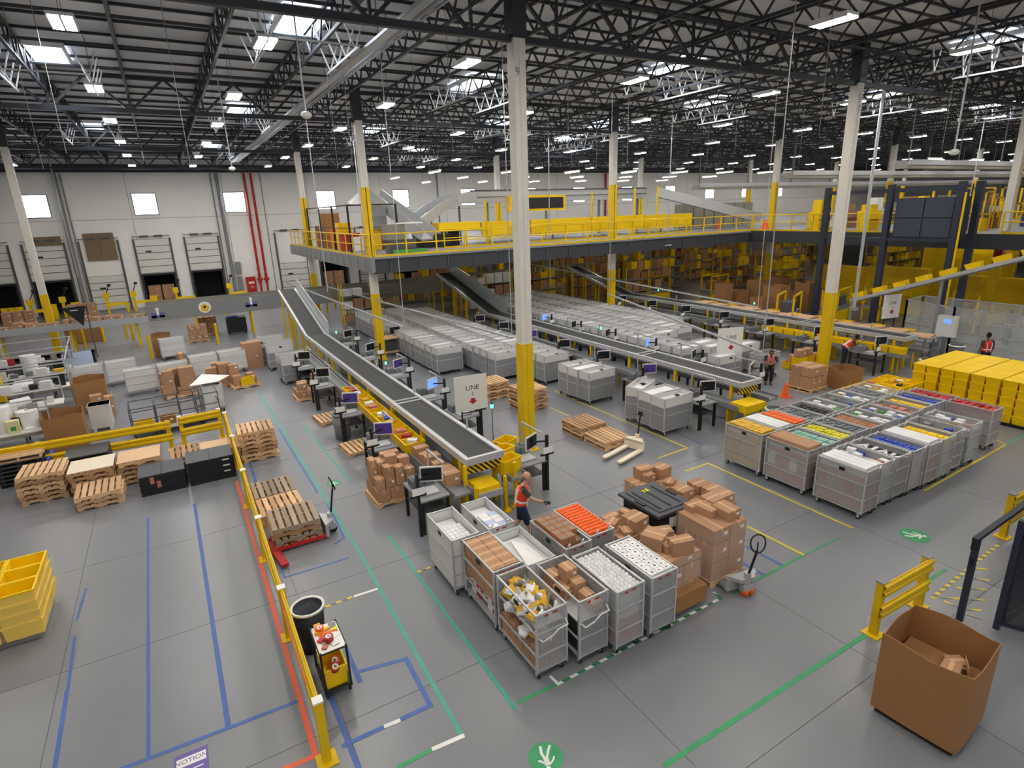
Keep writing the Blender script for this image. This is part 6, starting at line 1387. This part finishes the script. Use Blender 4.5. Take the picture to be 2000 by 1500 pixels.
# packing desks at the far left with white rolls
def left_desk(x, y, L, label):
    t = thing('packing_bench', (x, y, 0), .08, label, 'bench')
    obj('bench_top', box(0, L, 0, .8, .82, .87), mWhite, t); obj('apron', box(0, L, 0, .03, .7, .82), mTan, t); obj('lower_shelf', box(.05, L-.05, .1, .75, .35, .38), mGrey, t)
    for i in range(int(L/1.5)+1):
        for yy in (.05, .72): obj('leg', box(min(L-.06, 1.5*i), min(L-.06, 1.5*i)+.06, yy, yy+.06, 0, .82), mGreyD, t)
    obj('upper_shelf', MB().bx(0, L, .65, .9, 1.35, 1.39).bx(0, .04, .82, .88, .87, 1.75).bx(L-.04, L, .82, .88, .87, 1.75).bx(0, L, .83, .87, 1.7, 1.75), mGalv, t)
for i, (x, y, L) in enumerate(((-9.6, 23.4, 5.2), (-9.4, 26.8, 5.0), (-9.6, 29.6, 5.2), (-9.8, 32.6, 5.4))): left_desk(x, y, L, 'white packing bench at the left edge, %s from the front' % ORD[i])
def white_roll(x, y, z, r, h, label, lying=False, rz=0):
    t = thing('wrap_roll', (x, y, z), rz, label, 'roll')
    if lying: obj('roll', MB().cyl((-h/2, 0, r), (h/2, 0, r), r, 16), mWhG, t, smooth=False); obj('core', MB().cyl((-h/2-.01, 0, r), (h/2+.01, 0, r), r*.18, 8), mCard, t)
    else: obj('roll', MB().cyl((0, 0, 0), (0, 0, h), r, 16), mWhG, t); obj('core', MB().cyl((0, 0, h), (0, 0, h+.01), r*.18, 8), mCard, t)
white_roll(-5.75, 24.35, .87, .36, .85, 'large white bubble wrap roll, left one on the front bench'); white_roll(-5.0, 24.35, .87, .3, .6, 'large white bubble wrap roll, right one on the front bench')
white_roll(-6.2, 33.0, .87, .3, 1.0, 'tall white wrap roll standing on the farthest bench'); white_roll(-6.0, 30.1, .87, .24, .6, 'white wrap roll lying on the third bench', True, .2); white_roll(-5.7, 27.2, .87, .2, .6, 'white wrap roll lying on the second bench', True, .5)
items = ((mWhG, 'white machine'), (mGreyG, 'grey scanner'), (mBez, 'beige box'), (mBlkG, 'black screen'), (mWhG, 'white tray'), (mTan, 'tan box'), (mRedG, 'red tape gun'), (mYelG, 'yellow pad'), (mGreyG, 'grey printer'), (mBlueB, 'pale blue folder'))
for k, (bx0, by, L, ob) in enumerate(((-9.6, 23.4, 5.2, 'first'), (-9.4, 26.8, 5.0, 'second'), (-9.6, 29.6, 5.2, 'third'), (-9.8, 32.6, 5.4, 'fourth'))):
    for i in range(16):
        m_, nm = items[(i*3+k) % 10]; x = bx0+1.0+(L-1.2)*((i % 8)+.5)/8; sh = i >= 8
        y = by+.08*(x-bx0)+(.32 if not sh else .77)
        if not sh and ((k == 0 and -6.3 < x < -4.6) or (k == 1 and -6.2 < x < -5.2) or (k == 2 and -6.5 < x < -5.5) or (k == 3 and -6.6 < x < -5.8)): continue
        h = RND.uniform(.12, .34); w_ = RND.uniform(.2, .38)
        tag(obj('bench_item', MB().bx(-w_/2, w_/2, -.12, .12, 0, h).bx(-w_/2+.03, w_/2-.06, -.125, -.12, h*.3, h*.8), m_, None, (x, y, .87 if not sh else 1.39), .1), '%s on the %s of the %s left bench, %s from left' % (nm, 'upper shelf' if sh else 'top', ob, ORD[i % 8]), 'bench item')
for k in range(44):
    bx0, by = ((-9.6, 23.4), (-9.4, 26.8), (-9.6, 29.6), (-9.8, 32.6))[k % 4]; x = bx0+.3+4.5*((k//4)+.5)/11+RND.uniform(-.08, .08)
    kind_ = k % 3; y = by+.08*(x-bx0)+.6
    if kind_ == 0: t = obj('desk_screen', MB().bx(-.24, .24, -.02, .02, .12, .45).bx(-.03, .03, .02, .05, 0, .3).bx(-.1, .1, -.06, .08, 0, .012), (mBlk, mGreyD)[k % 2], None, (x, y-.12, .872), RND.uniform(-.5, .5))
    elif kind_ == 1: t = obj('paper_pile', MB().bx(-.14, .14, -.1, .1, 0, .05).bx(-.13, .12, -.09, .1, .05, .09), mLabel, None, (x, y-.45, .872), RND.uniform(-.5, .5))
    else: t = obj('white_case', MB().bx(-.18, .18, -.14, .14, 0, .3).bx(-.15, .1, -.145, -.14, .06, .22), (mBez, mPanW)[k % 2], None, (x, y-.05, 1.392), RND.uniform(-.2, .2))
    tag(t, '%s on the %s left bench, %s spot along' % (('dark screen', 'pile of white paper', 'pale case high up')[kind_], ('front', 'second', 'third', 'farthest')[k % 4], ORD[k//4]), ('screen', 'paper', 'case')[kind_])
wr = thing('overhead_rack', (-9.5, 28.6, 0), .08, 'silver overhead wire frame above the packing benches at the left', 'frame')
f = MB()
for x in (0, 2.6, 5.2):
    for y in (0, 3.4, 6.2): f.bx(x-.03, x+.03, y-.03, y+.03, 0, 2.2)
for y in (0, 3.4, 6.2): f.bx(0, 5.2, y-.02, y+.02, 2.16, 2.2)
for x in (0, 2.6, 5.2): f.bx(x-.02, x+.02, 0, 6.2, 2.16, 2.2)
obj('frame', f, mGalv, wr)
for i, x in enumerate((-5.9, -5.35)):
    c = obj('file_box', MB().bx(-.16, .16, -.14, .14, 0, .42), mYelG if False else mat('cream_card', '#dcd7a6', .7), None, (x, 23.4+.08*(x+9.6)+.2, .871), .08); tag(c, 'cream folder box with green print on the front bench, %s one' % ('left', 'right')[i], 'box'); 
    mk = obj('print', box(-.07, .07, -.143, -.14, .1, .24), mGrnG, c)
tag(obj('blue_board', box(-.6, .6, -.02, .02, 0, 1.5), mBlueB, None, (-4.6, 34.4, .0), .25), 'pale blue notice board behind the white roll at the left', 'board')
for i in range(4):
    tag(obj('black_bin', MB().bx(-.55, .55, -.45, .45, 0, .8).bx(-.6, .6, -.5, .5, .72, .8), mBlk, None, (-8.6+1.25*i, 38.2, 0), .05), 'black bin in the row beside the left column, %s from the left' % ORD[i], 'bin')
# yellow gear and loads along the dock wall
for i, (px, py, s) in enumerate(((22, 600, 0), (62, 607, 1), (14, 615, 0), (100, 590, 0), (125, 598, 1), (145, 585, 0), (212, 600, 1), (262, 585, 1), (300, 582, 0), (345, 578, 1), (30, 580, 0), (450, 575, 1))):
    p = at(px, py, 0); y = min(p.y, 60.5); p = atY(px, py, y)
    if s: 
        t = thing('dock_control', (p.x, y, 0), 0, 'yellow dock guard with a pedestal by the dock wall, %s from the left' % ORD[i], 'guard'); obj('post', MB().bx(-.1, .1, -.1, .1, 0, 1.3), mYel, t); obj('post', MB().bx(1.3, 1.5, -.1, .1, 0, .9), mYel, t); obj('rail', MB().bx(.1, 1.3, -.06, .06, .65, .9), mYelT, t); obj('control_head', MB().bx(-.22, .22, -.15, .15, 1.3, 1.75), mYelT, t); obj('lamp_arm', MB().bar((0, .1, 1.6), (.3, .6, 2.3), .05).bx(.2, .45, .5, .7, 2.25, 2.45), mBlk, t)
    else:
        for l in range(4): tote.put((p.x, y, .3*l), 0, 'yellow tote, %s from the floor, dock wall stack %s from the left' % (ORD[l], ORD[i]), 'tote', 'yellow totes by the dock wall')
for i, (c, n) in enumerate(((-.9, 2), (15.0, 1))):
    for k in range(2):
        for l in range(3): carton(1.0, .9, .6).put((c-.55+1.1*k, WY+.95, .005+.61*l), 0, 'brown carton in the trailer %s, %s column, %s layer' % ('behind the open middle dock door' if c < 0 else 'under the mezzanine', ('left', 'right')[k], ORD[l]), 'carton', 'cartons in the trailers')
for i, (x, y, lab_) in enumerate(((-11, 56, 'far left'), (-7.2, 57.5, 'behind the left column'))):
    for k in range(3):
        for l in range(3): carton(.6, .6, .45).put((x+.65*k, y, .46*l), 0, 'pale carton stacked on the dock floor, %s pile, %s column, %s layer' % (lab_, ORD[k], ORD[l]), 'carton', 'cartons on the dock floor')
# wooden table by the second column
wtb = thing('wooden_table', (10.15, 30.35, 0), 0, 'orange-brown wooden packing table with dark bins and a screen behind the column', 'table')
obj('table_top', box(-.95, .95, -.45, .45, .92, .97), mWood, wtb)
for sx in (-.88, .88):
    for sy in (-.4, .4): obj('leg', box(sx-.06, sx+.06, sy-.05, sy+.05, 0, .92), mWood, wtb)
obj('stretcher', MB().bx(-.9, .9, -.42, -.36, .15, .25).bx(-.9, .9, .36, .42, .15, .25), mWood, wtb)
for i in range(2): tag(obj('dark_bin', MB().bx(-.35, .35, -.3, .3, 0, .5), mGreyD, None, (9.7+.8*i, 30.35, .251)), 'dark bin under the wooden table, %s one' % ('left', 'right')[i], 'bin')
sc_ = thing('screen', (10.15, 30.4, .97), 0, 'black screen standing on the wooden table', 'screen'); obj('panel', box(-.28, .28, -.02, .02, .12, .48), mScrK, sc_); obj('stand', MB().bx(-.03, .03, -.02, .05, 0, .15).bx(-.12, .12, -.08, .08, 0, .012), mBlk, sc_)
# thin cable rails slung above the carts
for i, (a, b) in enumerate((((560, 552), (790, 640)), ((640, 560), (1000, 660)), ((1030, 515), (1480, 600)), ((1190, 575), (1490, 690)))):
    P, Q = at(*a, 3.2), at(*b, 3.2)
    t = thing('cable_rail', (0, 0, 0), 0, 'thin pale cable rail slung above the carts, %s from the left' % ORD[i], 'rail')
    obj('rail', MB().bar(P, Q, .06), mGalv, t); obj('drop_rod', MB().cyl(P, (P.x, P.y, 4.6 if i < 3 and P.y > ME else 12.6), .015, 6).cyl(Q, (Q.x, Q.y, 4.6 if Q.y > ME and Q.x > MXL else 12.6), .015, 6), mGalv, t)
# drop poles from the roof
def drop(px, py, z, r, end, label):
    p = at(px, py, z); t = thing('drop_pole', (p.x, p.y, 0), 0, label, 'pole')
    obj('pole', MB().cyl((0, 0, z), (0, 0, DECK-.02), r, 8), mGrey if r < .01 else mGalv, t)
    if end == 'disc': obj('antenna', MB().cyl((0, 0, z-.04), (0, 0, z), .28, 16), mWhite, t)
    elif end == 'box': obj('device', MB().sphere((0, 0, z-.03), .11, 10, 6, (1.2, 1.2, .8)), mWhite, t)
    elif end == 'foot': obj('junction', MB().bx(-.15, .15, -.15, .15, z-.15, z), mGrey, t)
for a in ((1075, 556, 2.6, .035, 'foot', 'grey rope-like drop pole right of the centre column'), (1668, 600, 2.2, .075, 'foot', 'thick grey drop pole beside the right column'), (598, 222, 9.8, .02, 'box', 'thin drop pole with a white camera dome above the left'), (453, 328, 9.4, .018, 'box', 'thin drop pole with a white device before the dock wall'), (1303, 478, 4.9, .03, 'disc', 'drop pole with a round white plate above the middle belt'), (1880, 466, 4.7, .03, 'disc', 'drop pole with a round white plate at the far right'), (1864, 295, 8.6, .025, 'box', 'drop pole with a white device at the right'), (640, 570, 4.2, .02, 'x', 'thin drop pole through the left end of the mezzanine'), (720, 560, 3.4, .03, 'x', 'grey drop pole before the mezzanine corner'), (152, 540, 3.2, .06, 'x', 'pale conduit drop pole beside the left column')): drop(*a)
for i, (px, py) in enumerate(((1110, 300), (1165, 330), (1225, 320), (1380, 330), (1435, 300), (1560, 320), (1600, 260), (1840, 290), (885, 300), (820, 330), (660, 330), (690, 330), (130, 300), (85, 330), (370, 315), (1000, 320))):
    p = at(px, py, 9.0)
    drop(px, py, 9.0, .008, 'x', 'thin wire hanging from the roof steel, %s of the scattered wires' % ORD[i])
# ================================================================== PEOPLE
def limb(pts, rads, n=10):
    """one continuous tapered tube through joints, rounded at both ends"""
    V, F = [], []; P = [Vector(p) for p in pts]
    # refine
    Q, Rr = [], []
    for i in range(len(P)-1):
        for k in range(4):
            t = k/4; Q.append(P[i].lerp(P[i+1], t)); a, b = [r if isinstance(r, tuple) else (r, r) for r in (rads[i], rads[i+1])]; Rr.append(tuple(a[j]+(b[j]-a[j])*t for j in (0, 1)))
    Q.append(P[-1]); Rr.append(rads[-1] if isinstance(rads[-1], tuple) else (rads[-1],)*2)
    prev = None
    for i, c in enumerate(Q):
        d = (Q[min(i+1, len(Q)-1)]-Q[max(i-1, 0)]).normalized()
        u = Vector((1, 0, 0)); u = (u-d*u.dot(d))
        if u.length < .2: u = Vector((0, 1, 0)); u = u-d*u.dot(d)
        u.normalize(); w = d.cross(u)
        for k in range(n):
            t = 2*PI*k/n; V.append(c+u*(Rr[i][0]*math.cos(t))+w*(Rr[i][1]*math.sin(t)))
    for i in range(len(Q)-1):
        for k in range(n): F.append((i*n+k, i*n+(k+1) % n, (i+1)*n+(k+1) % n, (i+1)*n+k))
    F.append(tuple(range(n))[::-1]); F.append(tuple(range((len(Q)-1)*n, len(Q)*n)))
    return V, F
def skin_body(name, J, E, R, m, parent, root):
    me = bpy.data.meshes.new(name); me.from_pydata(J, E, []); me.materials.append(m)
    o = bpy.data.objects.new(name, me); COL.objects.link(o); o.parent = parent
    md = o.modifiers.new('skin', 'SKIN'); md.use_smooth_shade = True
    for i, r in enumerate(R):
        sv = me.skin_vertices[0].data[i]; sv.radius = r if isinstance(r, tuple) else (r, r); sv.use_root = (i == root)
    sb = o.modifiers.new('subdivide', 'SUBSURF'); sb.levels = 1; sb.render_levels = 2
    return o
def person(loc, rz, label, vest, skin, hair, shorts, pose, long_=False, bald=False):
    """local frame: faces -Y; pose gives joint offsets"""
    t = thing('person', loc, rz, label, 'person')
    B = dict(pel=(0, 0, .95), chest=(0, 0, 1.22), neck=(0, .0, 1.45), head=(0, -.02, 1.58), sl=(.19, 0, 1.40), sr=(-.19, 0, 1.40), el=(.26, .03, 1.13), er=(-.26, .03, 1.13), wl=(.27, -.06, .88), wr=(-.27, -.06, .88),
             hl=(.09, 0, .92), hr=(-.09, 0, .92), kl=(.10, -.02, .50), kr=(-.10, -.02, .50), al=(.10, .03, .09), ar=(-.10, .03, .09), tl=(.11, -.12, .035), tr=(-.11, -.12, .035))
    B.update(pose); ks = list(B); ix = {k: i for i, k in enumerate(ks)}
    E_ = [('pel', 'chest'), ('chest', 'neck'), ('neck', 'head'), ('chest', 'sl'), ('chest', 'sr'), ('sl', 'el'), ('el', 'wl'), ('sr', 'er'), ('er', 'wr'), ('pel', 'hl'), ('pel', 'hr'), ('hl', 'kl'), ('hr', 'kr'), ('kl', 'al'), ('kr', 'ar'), ('al', 'tl'), ('ar', 'tr')]
    rr = dict(pel=(.13, .1), chest=(.14, .105), neck=.052, head=.05, sl=.06, sr=.06, el=.043, er=.043, wl=.03, wr=.03, hl=.085, hr=.085, kl=.056, kr=.056, al=.038, ar=.038, tl=.04, tr=.04)
    body = skin_body('body', [B[k] for k in ks], [(ix[a], ix[b]) for a, b in E_], [rr[k] for k in ks], skin, t, 0)
    # head with face
    h = Vector(B['head'])+Vector((0, 0, .06)); hv = MB().sphere(h, .1, 16, 12, (.78, .95, 1.15)); hv.sphere(h+Vector((0, -.095, -.012)), .018, 8, 6, (.8, 1.1, 1.3)); hv.sphere(h+Vector((0, -.03, -.075)), .06, 10, 8, (.85, 1.0, .8))
    for s in (-1, 1): hv.sphere(h+Vector((s*.078, .01, -.005)), .022, 8, 6, (.4, .8, 1.2))
    hd = obj('head', hv, skin, t, smooth=True)
    obj('eyes', MB().sphere(h+Vector((.03, -.085, .012)), .011, 6, 4).sphere(h+Vector((-.03, -.085, .012)), .011, 6, 4), mBlk, hd); obj('mouth', box(h.x-.022, h.x+.022, h.y-.097, h.y-.07, h.z-.062, h.z-.056), mRed, hd)
    if bald: obj('hair', MB().sphere(h+Vector((0, .02, -.015)), .1, 14, 8, (.815, .90, .7)), hair, hd, smooth=True)
    else: obj('hair', MB().sphere(h+Vector((0, .018, .022)), .108, 14, 10, (.82, .93, 1.05)), hair, hd, smooth=True)
    # hands
    for s, w, e in (('l', 'wl', 'el'), ('r', 'wr', 'er')):
        wv, ev = Vector(B[w]), Vector(B[e]); d = (wv-ev).normalized(); side = d.cross(Vector((0, 1, 0.2))).normalized(); up = side.cross(d)
        hm = MB(); c = wv+d*.05
        V, F = limb([wv-d*.01, c, c+d*.04], [(.024, .02), (.04, .017), (.036, .014)], 8); hm.add(V, F)
        for k in range(4):
            o_ = side*(-.028+.019*k); ln = (.068, .08, .076, .06)[k]; st = c+d*.035+o_
            V, F = limb([st, st+d*ln*.5+up*.006, st+d*ln+up*-.014], [.0095, .009, .0075], 6); hm.add(V, F)
        st = c-d*.02+side*-.034; V, F = limb([st, st+d*.03+side*-.02, st+d*.06+side*-.022], [.011, .01, .008], 6); hm.add(V, F)
        obj('hand', hm, mBlkG if long_ == 'gloves' else skin, t, smooth=True)
    # clothes
    pel, ch, nk = Vector(B['pel']), Vector(B['chest']), Vector(B['neck'])
    V, F = limb([pel+(ch-pel)*-.05, pel.lerp(ch, .5), ch, ch.lerp(nk, .45), ch.lerp(nk, .8)], [(.19, .145), (.18, .14), (.195, .15), (.21, .135), (.12, .095)], 18); obj('vest', MB().add(V, F), vest, t, smooth=True)
    for s in (-1, 1):
        V, F = limb([pel+Vector((s*.085, 0, 0)), pel.lerp(ch, .5)+Vector((s*.085, 0, 0)), ch+Vector((s*.095, 0, 0)), ch.lerp(nk, .5)+Vector((s*.10, 0, .0))], [(.022, .158), (.022, .153), (.022, .162), (.022, .14)], 12); st_ = obj('reflective_stripe', MB().add(V, F), mLabel, t, smooth=True)
    V, F = limb([pel.lerp(ch, .3), pel.lerp(ch, .47)], [(.186, .146), (.185, .146)], 18); obj('reflective_stripe', MB().add(V, F), mLabel if long_ != 'nb' else vest, t, smooth=True)
    for a, b in (('sl', 'el'), ('sr', 'er')):
        p, q_ = Vector(B[a]), Vector(B[b]); V, F = limb([ch.lerp(nk, .5).lerp(p, .8), p, p.lerp(q_, .7)], [.062, .07, .056], 10); obj('sleeve', MB().add(V, F), mShirt, t, smooth=True)
    for a, b, c in (('hl', 'kl', 'al'), ('hr', 'kr', 'ar')):
        p, q_, r_ = Vector(B[a]), Vector(B[b]), Vector(B[c]); e_ = q_.lerp(r_, .9) if long_ and long_ not in ('gloves', 'nb') else p.lerp(q_, .95)
        pts = [pel.lerp(p, .5)+Vector((0, 0, .05)), p, p.lerp(q_, .5), q_] + ([r_.lerp(q_, .1)] if long_ and long_ not in ('gloves',) else [])
        V, F = limb(pts, [(.125, .125), (.115, .115), .1, .088] + ([.07] if len(pts) > 4 else []), 12); obj('trouser_leg' if len(pts) > 4 else 'shorts_leg', MB().add(V, F), shorts, t, smooth=True)
    for a, b in (('al', 'tl'), ('ar', 'tr')):
        p, q_ = Vector(B[a]), Vector(B[b]); V, F = limb([p+(p-q_).normalized()*.07+Vector((0, 0, -.05)), p+Vector((0, 0, -.04)), q_+(q_-p).normalized()*.05+Vector((0, 0, .0))], [(.04, .04), (.05, .045), (.042, .03)], 10); obj('shoe', MB().add(V, F), mBlk, t, smooth=True)
    return t
walk = dict(chest=(0, -.05, 1.22), neck=(0, -.1, 1.45), head=(0, -.15, 1.57), sl=(.19, -.07, 1.41), sr=(-.19, -.07, 1.41), el=(.25, .10, 1.16), wl=(.24, .08, .90), er=(-.27, -.26, 1.19), wr=(-.22, -.52, 1.10), kl=(.1, .02, .52), al=(.1, .3, .16), tl=(.11, .22, .05), kr=(-.1, -.16, .5), ar=(-.1, -.22, .09), tr=(-.11, -.37, .035))
person((6.02, 10.25, 0), PI/2-.55+.0, 'man in an orange vest and navy shorts walking with one arm reached forward', mVest, mSkin, mHair, mNavyC, walk, 'gloves', True)
person((*at(1917, 728).xy, 0), 2.6, 'person in a red vest with a white cross on the back at the clear cage', mVestR, mSkinD, mHairD, mNavyC, {}, True)
bend = dict(chest=(0, -.2, 1.14), neck=(0, -.36, 1.3), head=(0, -.44, 1.38), sl=(.19, -.3, 1.27), sr=(-.19, -.3, 1.27), el=(.26, -.42, 1.03), wl=(.16, -.6, .95), er=(-.26, -.42, 1.03), wr=(-.16, -.6, .95))
person((*at(1500, 750).xy, 0), -.9, 'person in a pink and white vest bending over the cart at the middle belt', mVestP, mSkinD, mHairD, mBlkG, bend, True)
person((*at(1652, 668, 1.2).xy, 0), .6, 'person in an orange vest half hidden behind the right column', mVest, mSkinD, mHairD, mNavyC, bend, True)
p = at(1468, 592); person((p.x, p.y, 0), 2.8, 'person in a dark red vest standing behind the right belt', mVestR, mSkinD, mHairD, mNavyC, {}, True)
p = at(1425, 600); person((p.x, p.y, 0), 1.0, 'person in a black and white top at the far desks', mBlkG, mSkinD, mHairD, mBlkG, bend, True)
p = atX(1985, 572, 36.0); person((36.0, p.y, 0), 1.2, 'person in dark clothes with white stripes at the right edge', mBlkG, mSkinD, mHairD, mBlkG, {}, True)
person((39.5, 24.5, MZ-.02), 1.0, 'person in an orange vest on the mezzanine near the orange cones', mVest, mSkin, mHairD, mNavyC, {}, True)
for i, (px, py) in enumerate(((1497, 446), (1492, 440), (1404, 432))):
    p = atX(px, py, 38.4+.5*i); cn = thing('traffic_cone', (p.x, p.y, MZ-.02), 0, 'orange traffic cone on the mezzanine, %s of the group' % ('right', 'middle', 'left')[i], 'cone'); obj('body', MB().lathe([(.16, .03), (.05, .7), (0, .72)], (0, 0, 0), 12), mOrange, cn); obj('base', box(-.2, .2, -.2, .2, 0, .03), mOrange, cn)
